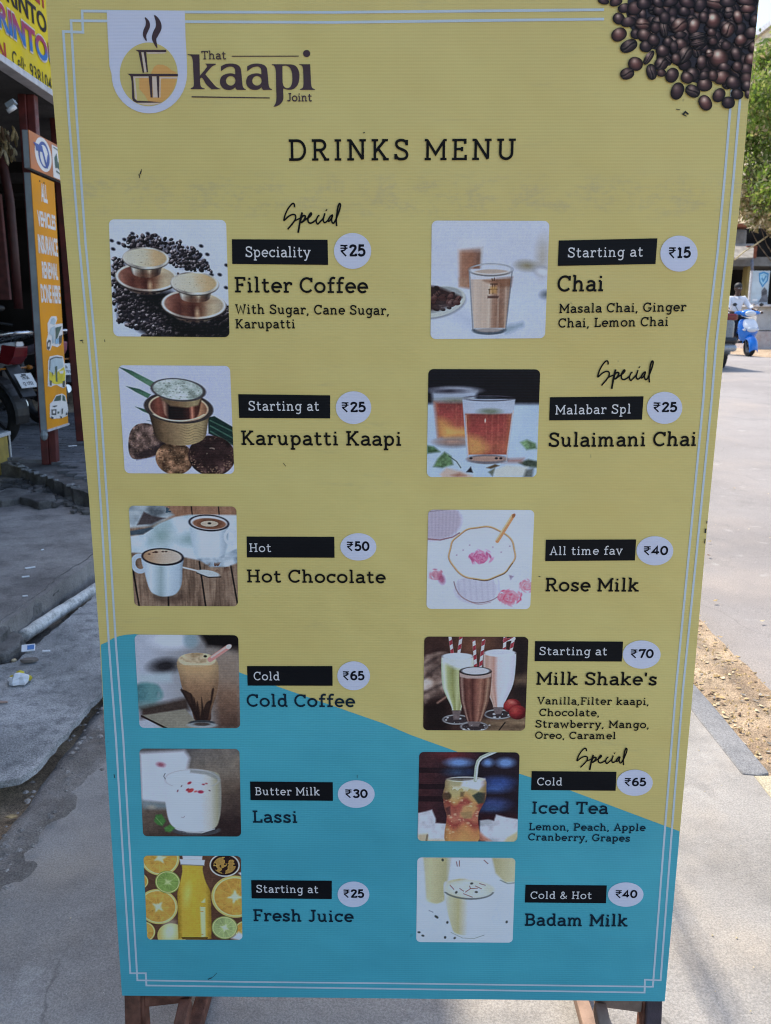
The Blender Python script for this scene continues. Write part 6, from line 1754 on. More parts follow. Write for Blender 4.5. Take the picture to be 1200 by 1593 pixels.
def pic_karupatti():
    P = Pic((164, 174, 216))
    g1, g2 = (66, 108, 92), (40, 70, 64)
    for pts in ([(.0, .015), (.12, .05), (.32, .155), (.29, .20), (.16, .12)], [(.06, .19), (.18, .215), (.28, .265), (.25, .30), (.14, .24)], [(.13, .375), (.22, .40), (.28, .44), (.3, .46), (.2, .42)], [(.23, .5), (.3, .512), (.3, .522)]):
        P.put(PG(pts), GR(np.clip((Y - pts[0][1]) * 5, 0, 1), [(0, g2), (.4, g1), (1, (90, 128, 108))]))
    P.put(PG([(.78, .47), (.84, .46), (1.02, .57), (1.02, .74), (.78, .62)]), (26, 50, 50))
    for a in (.0, .05, .1):
        P.put(LN([(.8, .50 + a), (1.02, .61 + a * 1.3)], .012), (56, 92, 84))
    def lump(m, base, seed, top):
        n1 = NZ(18, 18, seed, 4)
        P.put(m, GR(np.clip(n1 * 1.5 - .25 + top, 0, 1), [(0, tuple(x * .45 for x in base)), (.5, base), (1, tuple(min(255, x * 1.7 + 10) for x in base))]))
    lump(RP([(.05, .72), (.08, .60), (.155, .535), (.27, .54), (.33, .63), (.40, .69), (.30, .82), (.12, .865), (.06, .83)]), (92, 74, 72), 3, .0)
    P.put(PG([(.1, .82), (.36, .70), (.40, .70), (.30, .83), (.12, .868)], .03), (40, 32, 38), .8)
    lump(E2(.462, .855, .172, .155, 0), (108, 80, 62), 8, .02)
    lump(E2(.80, .83, .212, .19, 0), (62, 44, 44), 5, -.05)
    P.put(E2(.80, .79, .19, .14, 0, .08), (44, 30, 34), .75)
    P.put(np.clip(ring(.80, .80, .05, .05, .012), 0, 1) * (NZ(10, 10, 2) > .45), (150, 136, 130), .6)
    P.put(SPK(900, .004, .010, 6) * np.clip(E2(.80, .83, .20, .18) - E2(.80, .79, .17, .12, 0, .06), 0, 1), (126, 100, 88), .8)
    P.put(SPK(700, .003, .008, 16) * np.maximum(E2(.462, .855, .165, .15), RP([(.07, .72), (.1, .62), (.17, .55), (.27, .56), (.33, .66), (.3, .76), (.12, .82)])), (150, 122, 100), .5)
    P.put(SPK(600, .003, .009, 18) * E2(.462, .855, .165, .15), (66, 42, 36), .6)
    # dish
    vessel(P, .525, .42, .275, .12, .62, .235, .115, BRASS)
    P.put((np.sin(Y * 260 + 3 * np.sin(X * 40)) > .6) * PG([(.5, .55), (.77, .53), (.74, .68), (.55, .72)], .06), (96, 80, 58), .35)
    P.put(E2(.522, .385, .312, .145, 4), (58, 52, 54))
    P.put(E2(.522, .382, .268, .128, 4), (196, 172, 150))
    P.put(E2(.522, .386, .255, .120, 4), GR((X - .26) / .52, [(0, (70, 40, 38)), (.15, (120, 66, 56)), (.3, (80, 40, 36)), (.7, (70, 36, 32)), (.86, (166, 120, 92)), (1, (110, 76, 60))]))
    P.put(PG([(.36, .27), (.74, .27), (.70, .44), (.66, .49), (.43, .49), (.39, .44)], .015), GR((X - .36) / .38, [(0, (84, 48, 44)), (.1, (150, 110, 96)), (.2, (28, 20, 24)), (.5, (34, 22, 24)), (.66, (60, 30, 30)), (.74, (190, 120, 100)), (.82, (80, 42, 36)), (1, (50, 34, 30))]))
    P.put(PG([(.36, .30), (.74, .28), (.70, .36), (.60, .385), (.45, .37)], .02), GR((X - .36) / .38, [(0, (90, 74, 60)), (.4, (112, 88, 66)), (.8, (150, 136, 104)), (1, (120, 104, 80))]))
    P.put(np.clip(ring(.522, .382, .268, .128, .012), 0, 1) * (Y > .44), (206, 190, 170), .9)
    P.put(E2(.527, .222, .248, .105, 5), (70, 68, 74))
    P.put(E2(.523, .219, .222, .093, 5), GR(np.clip(NZ(16, 20, 4, 4) * 1.6 - .3, 0, 1), [(0, (104, 116, 112)), (.5, (150, 166, 172)), (1, (180, 192, 206))]))
    P.put(SPK(700, .004, .010, 7) * E2(.523, .225, .21, .085), (102, 116, 114), .55)
    P.put(SPK(300, .003, .006, 9) * E2(.523, .225, .21, .085), (196, 206, 216), .6)
    return P
def pic_hotchoc():
    P = Pic((96, 78, 66))
    wd = .6 * NZ(44, 4, 2, 3) + .4 * NZ(7, 5, 5, 2)
    P.put(np.ones_like(X), GR(np.clip(wd * 1.5 - .3 + .25 * (Y < .15), 0, 1), [(0, (84, 66, 58)), (.5, (122, 100, 88)), (1, (148, 128, 114))]))
    P.put((Y < .12).astype(float), (140, 92, 70), .55)
    for x0, x1 in ((.34, .33), (.64, .69), (.93, 1.0), (.0, .05)):
        P.put(LN([(x0, .55), (x1, 1.02)], .016), (30, 24, 26))
    for x in (.58, .83):
        P.put(LN([(x, -.02), (x + .01, .12)], .012), (50, 36, 34))
    cl = PG([(.0, .30), (.12, .28), (.28, .17), (.42, .11), (.56, .085), (1.02, .085), (1.02, .44), (.92, .50), (.80, .53), (.62, .53), (.48, .50), (.0, .46)], .02)
    P.put(cl, GR(np.clip(NZ(5, 5, 6, 3) * 1.4 - .2, 0, 1), [(0, (128, 158, 176)), (.5, (164, 184, 210)), (1, (184, 198, 224))]))
    P.put(E2(.3, .29, .10, .09, -30, .12), (104, 138, 146), .7)
    P.put(E2(.53, .33, .08, .05, 0, .08), (104, 138, 148), .6)
    P.put(PG([(-.02, -.02), (.32, -.02), (.42, .09), (.3, .15), (.2, .20), (-.02, .22)], .03), GR(np.clip(NZ(7, 7, 1, 3) * 1.6 - .3, 0, 1), [(0, (80, 90, 104)), (.5, (132, 148, 168)), (1, (176, 190, 210))]))
    P.put(PG([(.07, .19), (.14, .06), (.22, .10), (.34, .12), (.2, .18)], .02), (62, 54, 60), .9)
    P.put(PG([(.0, .25), (.2, .21), (.22, .22), (.12, .28), (.0, .29)], .015), (54, 74, 96), .9)
    P.put((NZ(24, 24, 3, 2) > .6) * PG([(.25, .0), (.36, .0), (.42, .09), (.32, .07)], .02), (44, 70, 92), .8)
    P.put(PG([(.62, .52), (.9, .47), (1.02, .40), (1.02, .55), (.9, .60), (.74, .60)], .02), GR(np.clip(NZ(9, 9, 12, 3) * 1.8 - .4, 0, 1), [(0, (54, 58, 76)), (.5, (120, 140, 166)), (1, (170, 186, 210))]))
    P.put(E2(.83, .60, .10, .04, 5, .03) * (NZ(20, 20, 3, 2) > .42), (92, 66, 56), .9)
    P.put(LN([(.46, .60), (.64, .645)], .016), (176, 182, 190))
    P.put(E2(.72, .665, .11, .032, 10), (160, 172, 186))
    P.put(LN([(.61, .66), (.72, .705), (.84, .70)], .010), (34, 32, 40))
    # back mug
    P.put(RP([(.57, .17), (.74, .17), (.91, .17), (.90, .40), (.84, .50), (.64, .50), (.585, .42)], .02), GR((X - .57) / .34, [(0, (150, 172, 198)), (.3, (176, 192, 218)), (.75, (172, 188, 214)), (1, (130, 150, 176))]))
    P.put(np.clip(E2(.945, .30, .07, .085) - E2(.935, .30, .035, .045), 0, 1), (168, 182, 208))
    P.put(E2(.74, .165, .19, .082, 3), (30, 26, 40))
    P.put(E2(.74, .163, .172, .068, 3), (176, 182, 202))
    P.put(E2(.745, .172, .155, .054, 3), GR(np.hypot((X - .745) / .155, (Y - .172) / .054), [(0, (170, 160, 150)), (.5, (168, 156, 146)), (.56, (104, 66, 52)), (1, (128, 88, 70))]))
    P.put(E2(.745, .168, .016, .010), (40, 30, 34))
    # front mug
    P.put(np.clip(E2(.075, .57, .085, .10) - E2(.08, .57, .045, .055), 0, 1), (150, 168, 196))
    P.put(RP([(.105, .5), (.29, .5), (.475, .5), (.475, .62), (.46, .78), (.40, .875), (.30, .90), (.22, .885), (.16, .83), (.12, .66)], .015), GR(np.clip((X - .1) / .38 + .15 * (Y - .7), 0, 1), [(0, (150, 170, 198)), (.2, (172, 190, 216)), (.45, (126, 150, 166)), (.62, (166, 186, 210)), (.9, (142, 164, 190)), (1, (104, 122, 146))]))
    P.put(E2(.31, .85, .10, .05, 0, .06), (104, 132, 148), .45)
    P.put(RP([(.2, .88), (.40, .88), (.46, .84), (.48, .93), (.3, .98), (.2, .93)], .06), (52, 38, 36), .45)
    P.put(RP([(.105, .5), (.29, .5), (.475, .5), (.475, .62), (.46, .78), (.40, .875), (.30, .90), (.22, .885), (.16, .83), (.12, .66)], .015), GR(np.clip((X - .1) / .38 + .15 * (Y - .7), 0, 1), [(0, (146, 166, 196)), (.2, (172, 190, 216)), (.45, (128, 152, 170)), (.62, (166, 186, 212)), (.9, (144, 166, 194)), (1, (108, 126, 152))]), .85)
    P.put(E2(.295, .503, .200, .088, 2), (24, 20, 36))
    P.put(E2(.293, .500, .182, .072, 2), GR(np.clip((X - .11) / .37 + .1 * (NZ(12, 12, 4) - .5), 0, 1), [(0, (150, 116, 92)), (.25, (160, 132, 112)), (.5, (168, 152, 142)), (1, (172, 164, 164))]))
    for x, y, r_ in ((.17, .475, .012), (.235, .455, .018), (.21, .46, .01), (.30, .45, .012), (.33, .448, .012)):
        P.put(E2(x, y, r_, r_ * .6), (66, 44, 40), .9)
    return P
def pic_coldcoffee():
    P = Pic((120, 118, 124))
    P.put(np.clip(1.2 - X * 1.6, 0, 1), (158, 168, 196), .9)
    P.put(PG([(.62, -.02), (1.02, -.02), (1.02, .2), (.86, .14), (.70, .12)], .06), (26, 22, 24))
    P.put(PG([(.72, .16), (1.02, .16), (1.02, 1.02), (.76, 1.02)], .12), GR(Y, [(0, (140, 128, 124)), (.45, (130, 112, 102)), (.62, (124, 94, 78)), (1, (70, 48, 42))]), .9)
    P.put(E2(.36, .06, .2, .09, 0, .08), (180, 190, 218))
    P.put(E2(.54, .06, .07, .08, 0, .05), (112, 140, 160), .8)
    P.put(E2(.28, .33, .14, .07, -8, .08), (34, 32, 38), .9)
    P.put(PG([(.02, .42), (.34, .40), (.34, .5), (.02, .54)], .06), (150, 168, 188), .9)
    P.put(RP([(.0, .53), (.2, .53), (.2, .66), (.14, .77), (.0, .78)], .04), GR(np.clip(X * 4, 0, 1), [(0, (64, 112, 126)), (.6, (90, 138, 150)), (1, (64, 108, 120))]))
    P.put(np.clip(E2(.19, .63, .06, .07, 0, .04) - E2(.185, .63, .03, .04, 0, .03), 0, 1), (86, 132, 144))
    P.put(E2(.1, .76, .18, .045, 0, .06), (110, 136, 146), .9)
    P.put(PG([(.02, .78), (.5, .66), (.5, .80), (.02, .9)], .06), (58, 44, 40), .9)
    P.put(PG([(.04, .86), (.46, .79), (.64, 1.02), (.25, 1.02)], .02), (128, 124, 116))
    P.put(LN([(.03, .87), (.3, 1.02)], .02), (46, 34, 32))
    gl = RP([(.41, .26), (.6, .26), (.775, .26), (.80, .42), (.78, .6), (.72, .80), (.70, .92), (.56, .92), (.52, .78), (.45, .6), (.42, .44)], .012)
    P.put(gl, GR(Y, [(.26, (178, 158, 128)), (.36, (176, 148, 112)), (.55, (140, 108, 84)), (.75, (112, 84, 66)), (.9, (66, 46, 40))]))
    P.put(gl * np.clip(np.abs(X - .6) / .19 - .55, 0, 1), (70, 52, 46), .55)
    for pts in ([(.43, .56), (.46, .66), (.53, .82), (.57, .91), (.60, .91), (.60, .80), (.58, .70), (.565, .82), (.54, .72), (.52, .62), (.52, .74)], [(.605, .91), (.62, .80), (.625, .66), (.64, .78), (.645, .91)],) + ([(.42, .58), (.5, .72), (.57, .90), (.55, .70), (.52, .62)], [(.55, .66), (.58, .78), (.6, .9), (.585, .9), (.55, .8)], [(.62, .92), (.66, .74), (.72, .70), (.70, .82), (.67, .92)], [(.73, .58), (.75, .58), (.72, .74), (.71, .72)]):
        P.put(RP(pts, .014), (44, 31, 30), .85)
    P.put(E2(.595, .265, .182, .075), (184, 172, 150))
    P.put(E2(.60, .245, .165, .055), GR(np.clip(NZ(12, 14, 8) * 1.4 - .2, 0, 1), [(0, (130, 104, 76)), (.5, (182, 168, 144)), (1, (196, 190, 178))]))
    P.put(E2(.595, .32, .18, .07, 0, .04) * (Y > .32), (170, 140, 100), .6)
    P.put(E2(.675, .225, .016, .012), (36, 26, 24))
    P.put(LN([(.72, .26), (.90, .125)], .05), (196, 128, 128))
    P.put(LN([(.735, .235), (.90, .115)], .018), (210, 160, 164))
    P.put(E2(.905, .122, .03, .022, -35), (214, 176, 182))
    P.put(E2(.62, .945, .13, .035), (58, 62, 70))
    P.put(E2(.62, .965, .15, .03), (140, 150, 164), .8)
    P.put(E2(.62, .955, .08, .018), (70, 60, 58), .9)
    return P
def pic_lassi():
    P = Pic((96, 88, 86))
    P.put(np.ones_like(X), GR(np.clip(Y + .4 * (X - .5) + .25 * (NZ(5, 5, 3) - .5), 0, 1), [(0, (84, 82, 88)), (.35, (120, 110, 104)), (.65, (92, 78, 72)), (1, (54, 42, 44))]))
    P.put(PG([(.0, .05), (.45, .02), (.5, .1), (.46, .3), (.42, .55), (.3, .62), (.0, .60)], .05), (182, 186, 212))
    P.put(PG([(.0, .58), (.3, .62), (.28, .68), (.0, .68)], .05), (110, 122, 134))
    P.put(E2(.21, .18, .04, .025, 10, .03), (140, 66, 88), .85)
    P.put(E2(.10, .66, .04, .02, 0, .03), (160, 150, 140), .7)
    gl = RP([(.235, .33), (.29, .27), (.5, .225), (.74, .26), (.80, .33), (.805, .62), (.77, .84), (.70, .92), (.54, .97), (.38, .945), (.29, .86), (.25, .7)], .015)
    P.put(gl, GR(np.clip((X - .23) / .57, 0, 1), [(0, (176, 182, 206)), (.2, (190, 194, 220)), (.6, (186, 190, 214)), (.82, (172, 174, 178)), (.93, (150, 148, 130)), (1, (130, 130, 128))]))
    P.put(PG([(.5, .225), (.74, .26), (.80, .33), (.80, .36), (.66, .29), (.5, .27)], .02), (122, 126, 132), .8)
    P.put(ring(.515, .345, .275, .115, .012) * (Y < .42), (150, 154, 168), .7)
    P.put(np.clip(E2(.54, .92, .25, .07) - E2(.54, .885, .24, .06), 0, 1), (70, 74, 84), .8)
    P.put(LN([(.34, .90), (.45, .945), (.60, .955), (.73, .91)], .012), (170, 176, 190), .9)
    for x, y, r_, c_ in ((.49, .385, .022, (166, 50, 70)), (.50, .47, .034, (172, 58, 66)), (.60, .485, .03, (160, 48, 82)), (.47, .46, .02, (150, 44, 60)), (.55, .48, .018, (180, 90, 100)), (.63, .40, .014, (150, 60, 80)), (.37, .475, .012, (110, 70, 84)), (.41, .42, .008, (70, 60, 64)), (.69, .47, .008, (90, 50, 60)), (.66, .39, .012, (150, 70, 84))):
        P.put(E2(x, y, r_, r_ * .6, 30 * x * 10, .012), c_)
    P.put(LN([(.25, .28), (.235, .31), (.25, .34)], .007), (60, 66, 74), .8)
    P.put(LN([(.40, .775), (.42, .78), (.43, .765)], .007), (130, 124, 140), .8)
    P.put(PG([(.12, .82), (.14, .75), (.20, .74), (.24, .82), (.2, .88), (.15, .86)], .02), (66, 116, 60))
    P.put(PG([(.22, .90), (.28, .86), (.33, .90), (.28, .95), (.23, .94)], .02), (76, 128, 66))
    P.put(LN([(.14, .78), (.2, .86)], .006), (110, 150, 96), .8)
    return P
def orange(P, cx, cy, r_, col=(196, 146, 62), rind=(206, 166, 92), seed=0, ctr=(214, 196, 168)):
    P.put(E2(cx, cy, r_, r_ * 1.02), rind)
    P.put(E2(cx, cy, r_ * .93, r_ * .95), (210, 184, 126))
    P.put(E2(cx, cy, r_ * .87, r_ * .89), GR(np.clip(NZ(22, 22, seed) * 1.2 - .1, 0, 1), [(0, tuple(x * .88 for x in col)), (1, tuple(min(255, x * 1.1) for x in col))]))
    for k in range(10):
        a = k * math.pi / 5 + seed
        P.put(LN([(cx, cy), (cx + r_ * .8 * math.cos(a), cy + r_ * .82 * math.sin(a))], .006), tuple(min(255, x * 1.12 + 8) for x in col), .5)
    P.put(E2(cx, cy, r_ * .16, r_ * .16, 0, .03), ctr)
    for k in range(4):
        a = k * 1.7 + seed
        P.put(E2(cx + r_ * .2 * math.cos(a), cy + r_ * .2 * math.sin(a), r_ * .10, r_ * .05, math.degrees(a), .02), ctr)
def pic_juice():
    P = Pic((84, 58, 48))
    P.put(NZ(8, 30, 4), (110, 76, 60), .6)
    orange(P, .17, .03, .20, seed=1)
    orange(P, .13, .60, .205, seed=2)
    orange(P, .93, .48, .245, seed=3)
    orange(P, -.05, .30, .09, seed=4)
    orange(P, -.03, .90, .12, seed=5)
    orange(P, 1.03, .88, .11, seed=6)
    orange(P, .24, .31, .13, (122, 152, 76), (120, 146, 66), 7, (170, 186, 130))
    orange(P, .815, .85, .135, (150, 168, 110), (126, 146, 84), 8, (196, 204, 176))
    P.put(E2(.26, .95, .15, .15), (196, 168, 92))
    P.put(E2(.24, .90, .07, .12, 10, .08), (212, 206, 190), .8)
    P.put(E2(.83, .11, .155, .135), (196, 186, 172))
    P.put(E2(.83, .11, .14, .12), (52, 34, 34))
    P.put(E2(.83, .11, .115, .10) * (NZ(26, 26, 5, 2) > .42), (160, 124, 62))
    P.put(E2(.83, .12, .05, .03) * (NZ(30, 30, 3, 2) > .5), (40, 28, 30))
    P.put(PG([(.88, .98), (.96, .90), (1.02, .94), (1.02, 1.02)], .03), (198, 196, 204))
    P.put(PG([(.97, .2), (1.02, .18), (1.02, .26)], .02), (190, 190, 204))
    bt = RP([(.40, .08), (.5, .08), (.60, .08), (.605, .18), (.63, .30), (.675, .42), (.68, .60), (.675, .94), (.64, .985), (.36, .985), (.33, .94), (.335, .60), (.335, .44), (.37, .30), (.395, .18)], .012)
    P.put(bt, GR((X - .33) / .35, [(0, (146, 116, 34)), (.15, (192, 158, 52)), (.5, (196, 162, 48)), (.85, (190, 154, 50)), (1, (140, 108, 36))]))
    P.put(bt * E2(.44, .45, .035, .12, 8, .05), (216, 188, 92), .7)
    P.put(PG([(.565, .56), (.62, .50), (.615, .96), (.57, .97)], .02) * (NZ(4, 30, 6, 2) > .25), (214, 206, 160), .85)
    P.put(PG([(.36, .965), (.64, .965), (.63, .99), (.37, .99)], .01), (90, 70, 34))
    P.put(PG([(.37, .04), (.63, .05), (.62, .115), (.38, .105)], .012), (186, 190, 206))
    P.put(PG([(.40, .0), (.605, .005), (.60, .05), (.405, .045)], .012), (196, 200, 214))
    P.put(LN([(.38, .105), (.62, .115)], .01), (120, 116, 112))
    return P
def pic_chai():
    P = Pic((164, 176, 210))
    P.put(np.clip(1 - Y * 1.5, 0, 1), (170, 180, 208), .6)
    P.put(PG([(.0, .55), (1.02, .50), (1.02, 1.02), (.0, 1.02)], .25), (168, 182, 218), .8)
    P.put(PG([(.23, .24), (.44, .22), (.42, .54), (.36, .57), (.24, .55)], .03), GR(np.clip((X - .23) / .2, 0, 1), [(0, (170, 150, 148)), (.2, (144, 104, 88)), (.6, (134, 92, 76)), (.9, (112, 84, 76)), (1, (150, 146, 152))]))
    P.put(PG([(.22, .15), (.45, .15), (.44, .25), (.23, .25)], .05), (176, 184, 206), .6)
    P.put(PG([(.24, .48), (.33, .48), (.33, .56), (.25, .55)], .03), (150, 120, 104), .6)
    P.put(E2(.82, .375, .075, .035, 5, .06), (124, 118, 100))
    P.put(E2(.95, .30, .05, .14, 0, .08), (150, 146, 140), .7)
    P.put(E2(.95, .42, .07, .04, 10, .03), (140, 146, 166))
    P.put(E2(.96, .43, .055, .028, 10, .03), (184, 192, 214))
    P.put(E2(.99, .62, .04, .03, 0, .05), (70, 80, 92), .8)
    # plate of beans
    P.put(E2(.06, .70, .25, .12, -12, .015), (108, 114, 128), .7)
    P.put(E2(.05, .68, .255, .125, -12), (160, 170, 178))
    P.put(E2(.04, .665, .235, .105, -12), (130, 138, 150))
    mb_ = PG([(-.02, .54), (.06, .55), (.16, .59), (.27, .64), (.22, .70), (.08, .745), (-.02, .75)], .03)
    P.put(mb_, (50, 32, 32))
    scatter_beans(P, mb_, 70, .03, 8, (58, 34, 34), (132, 104, 104))
    P.put(PG([(.1, .72), (.5, .86), (.7, .93), (.4, .93)], .15), (136, 150, 178), .5)
    P.put(PG([(.62, .90), (.80, .865), (.80, .89), (.66, .945)], .06), (104, 128, 150), .8)
    # glass
    gl = PG([(.325, .41), (.70, .41), (.69, .52), (.655, .92), (.62, .955), (.40, .955), (.365, .92), (.335, .56)], .012)
    P.put(gl, (150, 160, 182))
    te = PG([(.335, .47), (.695, .47), (.69, .55), (.65, .905), (.38, .905), (.345, .60)], .012)
    fl = np.sin((X - .5) * 95) * .5 + .5
    P.put(te, GR(np.clip((X - .33) / .36 + .05 * (fl - .5), 0, 1), [(0, (156, 146, 150)), (.15, (172, 158, 154)), (.35, (168, 150, 142)), (.5, (178, 164, 158)), (.58, (140, 108, 94)), (.75, (128, 96, 82)), (.9, (148, 120, 106)), (1, (124, 112, 112))]))
    P.put(te * (fl > .8), (182, 168, 162), .30)
    P.put(PG([(.335, .40), (.70, .40), (.69, .49), (.345, .49)], .012), (168, 178, 206), .85)
    P.put(E2(.52, .435, .155, .03), (158, 146, 144))
    P.put(PG([(.45, .50), (.70, .47), (.69, .55), (.6, .56)], .03), (118, 80, 62), .8)
    P.put(ring(.512, .41, .19, .055, .011), (96, 102, 118), .95)
    P.put(ring(.512, .404, .178, .046, .008), (190, 198, 218), .7)
    P.put(LN([(.33, .43), (.37, .92)], .01), (110, 118, 136), .8)
    P.put(LN([(.695, .43), (.655, .92)], .01), (104, 110, 126), .8)
    P.put(np.clip(E2(.51, .925, .145, .04) - E2(.51, .905, .13, .03), 0, 1), (62, 74, 92), .9)
    P.put(E2(.51, .925, .11, .018), (130, 120, 122), .7)
    # tiny print on the glass
    for a in ([(.525, .485), (.53, .50)], [(.545, .48), (.545, .50)], [(.515, .53), (.57, .53)], [(.53, .53), (.53, .57)], [(.55, .53), (.55, .57)], [(.50, .575), (.57, .575)], [(.505, .575), (.505, .61)], [(.535, .575), (.535, .61)]):
        P.put(LN(a, .009), (78, 54, 40), .9)
    P.put(PG([(.51, .55), (.57, .55), (.57, .61), (.51, .61)], .02), (178, 134, 70), .6)
    P.put(PG([(.49, .63), (.59, .63), (.58, .65), (.49, .65)], .012), (70, 46, 42), .85)
    return P
def pic_sulaimani():
    P = Pic((148, 172, 210))
    P.put(NZ(4, 4, 2), (166, 188, 222), .5)
    P.put(np.clip((.315 - Y) / .04 + .5, 0, 1), (22, 20, 30))
    def tea(x0, x1, y0, y1, ysurf, taper, seed, blur):
        s = .012 + blur
        t = (X - x0) / (x1 - x0)
        P.put(PG([(x0, y0), (x1, y0), (x1 - taper, y1), (x0 + taper, y1)], s), (148, 164, 196), .92)
        tp = taper * (ysurf - y0) / (y1 - y0)
        m = PG([(x0 + tp + .015, ysurf), (x1 - tp - .015, ysurf), (x1 - taper - .01, y1 - .075), (x0 + taper + .01, y1 - .075)], s)
        c_ = GR(np.clip(Y + .08 * (NZ(9, 5, seed) - .5), 0, 1), [(ysurf, (118, 52, 52)), (ysurf + .1, (142, 60, 60)), (y1 - .28, (146, 64, 62)), (y1 - .16, (154, 82, 66)), (y1 - .06, (136, 66, 58))])
        P.put(m, c_)
        P.put(m * np.clip(np.abs(t - .5) * 2 - .62, 0, .5) * 2, (190, 140, 78), .7)
        P.put(m * RP([(x0 + taper, y1 - .24), (x0 + .6 * (x1 - x0) * .6, y1 - .22), (x0 + .5 * (x1 - x0), y1 - .12), (x0 + taper + .02, y1 - .06)], .08), (190, 142, 80), .8)
        P.put(m * np.clip(np.sin((X - x0) * 120) * .6 - .1, 0, 1) * (t > .45), (176, 100, 84), .5)
        P.put(SPK(160, .004, .012, seed + 2, 1.6) * m, (178, 96, 84), .3)
        P.put(E2((x0 + x1) / 2, y1 - .03, (x1 - x0) / 2 - taper, .045, 0, s), (92, 84, 92), .8)
        P.put(E2((x0 + x1) / 2, y1 - .035, (x1 - x0) / 2 - taper - .02, .025, 0, s), (166, 130, 120), .8)
    tea(.035, .44, .20, .70, .30, .055, 3, .03)
    P.put(E2(.24, .195, .205, .035, 0, .03), (150, 162, 192))
    P.put(E2(.18, .20, .14, .02, 0, .03), (40, 38, 54), .9)
    P.put(PG([(.16, .54), (.36, .54), (.36, .62), (.16, .62)], .06), (206, 160, 88), .8)
    P.put(E2(.25, .285, .13, .02, 0, .04), (96, 98, 76), .7)
    # leaves on the table
    for pts, c_ in (([(.0, .70), (.06, .71), (.12, .76), (.0, .775)], (62, 92, 66)), ([(.06, .90), (.10, .82), (.16, .76), (.22, .80), (.24, .88), (.14, .91)], (84, 116, 84)), ([(.84, .67), (.90, .645), (.98, .68), (.99, .73), (.9, .74)], (92, 124, 92)), ([(.83, .86), (.92, .83), (1.02, .85), (1.02, .91), (.9, .90)], (62, 76, 68))):
        m = PG(pts, .025)
        P.put(m, GR(np.clip(NZ(20, 20, 7) * 1.6 - .3, 0, 1), [(0, tuple(x * .7 for x in c_)), (1, tuple(x * 1.3 for x in c_))]))
    P.put(LN([(.2, .80), (.27, .85), (.31, .91)], .008), (54, 70, 70))
    P.put(PG([(.12, .97), (.18, .91), (.3, .94), (.42, .985), (.4, 1.02), (.15, 1.02)], .03), (176, 160, 158))
    P.put(PG([(.22, .98), (.3, .955), (.36, .985), (.28, 1.0)], .03), (150, 104, 92), .9)
    P.put(PG([(.36, .95), (.40, .90), (.42, .955)], .015), (36, 36, 42))
    P.put(PG([(.54, .91), (.62, .875), (.66, .89), (.58, .92)], .015), (90, 74, 54))
    P.put(PG([(.60, .93), (.72, .885), (.92, .90), (.90, .99), (.62, 1.0)], .03), (170, 180, 190))
    P.put(PG([(.56, .95), (.62, .91), (.60, .99)], .02), (76, 82, 66), .8)
    P.put(PG([(.9, .93), (.97, .91), (.96, 1.0), (.88, 1.0)], .03), (70, 76, 74), .8)
    P.put(PG([(.66, .83), (.88, .82), (.86, .86), (.68, .86)], .04), (142, 104, 104), .9)
    tea(.31, .785, .275, .86, .40, .055, 5, 0)
    P.put(PG([(.315, .27), (.78, .27), (.755, .41), (.33, .41)], .012), (152, 166, 198), .6)
    P.put(E2(.56, .385, .09, .025, 0, .03), (92, 104, 84), .8)
    P.put(ring(.548, .265, .232, .028, .010), (60, 58, 76), .95)
    P.put(E2(.54, .258, .10, .012), (50, 58, 72), .7)
    P.put(E2(.52, .47, .006, .018, 0, .008), (220, 190, 180), .9)
    P.put(LN([(.345, .42), (.375, .80)], .008), (196, 176, 176), .7)
    P.put(LN([(.77, .38), (.72, .84)], .008), (186, 166, 160), .6)
    for x in (.40, .63, .67):
        P.put(E2(x, .82, .014, .01), (34, 28, 40), .9)
    return P
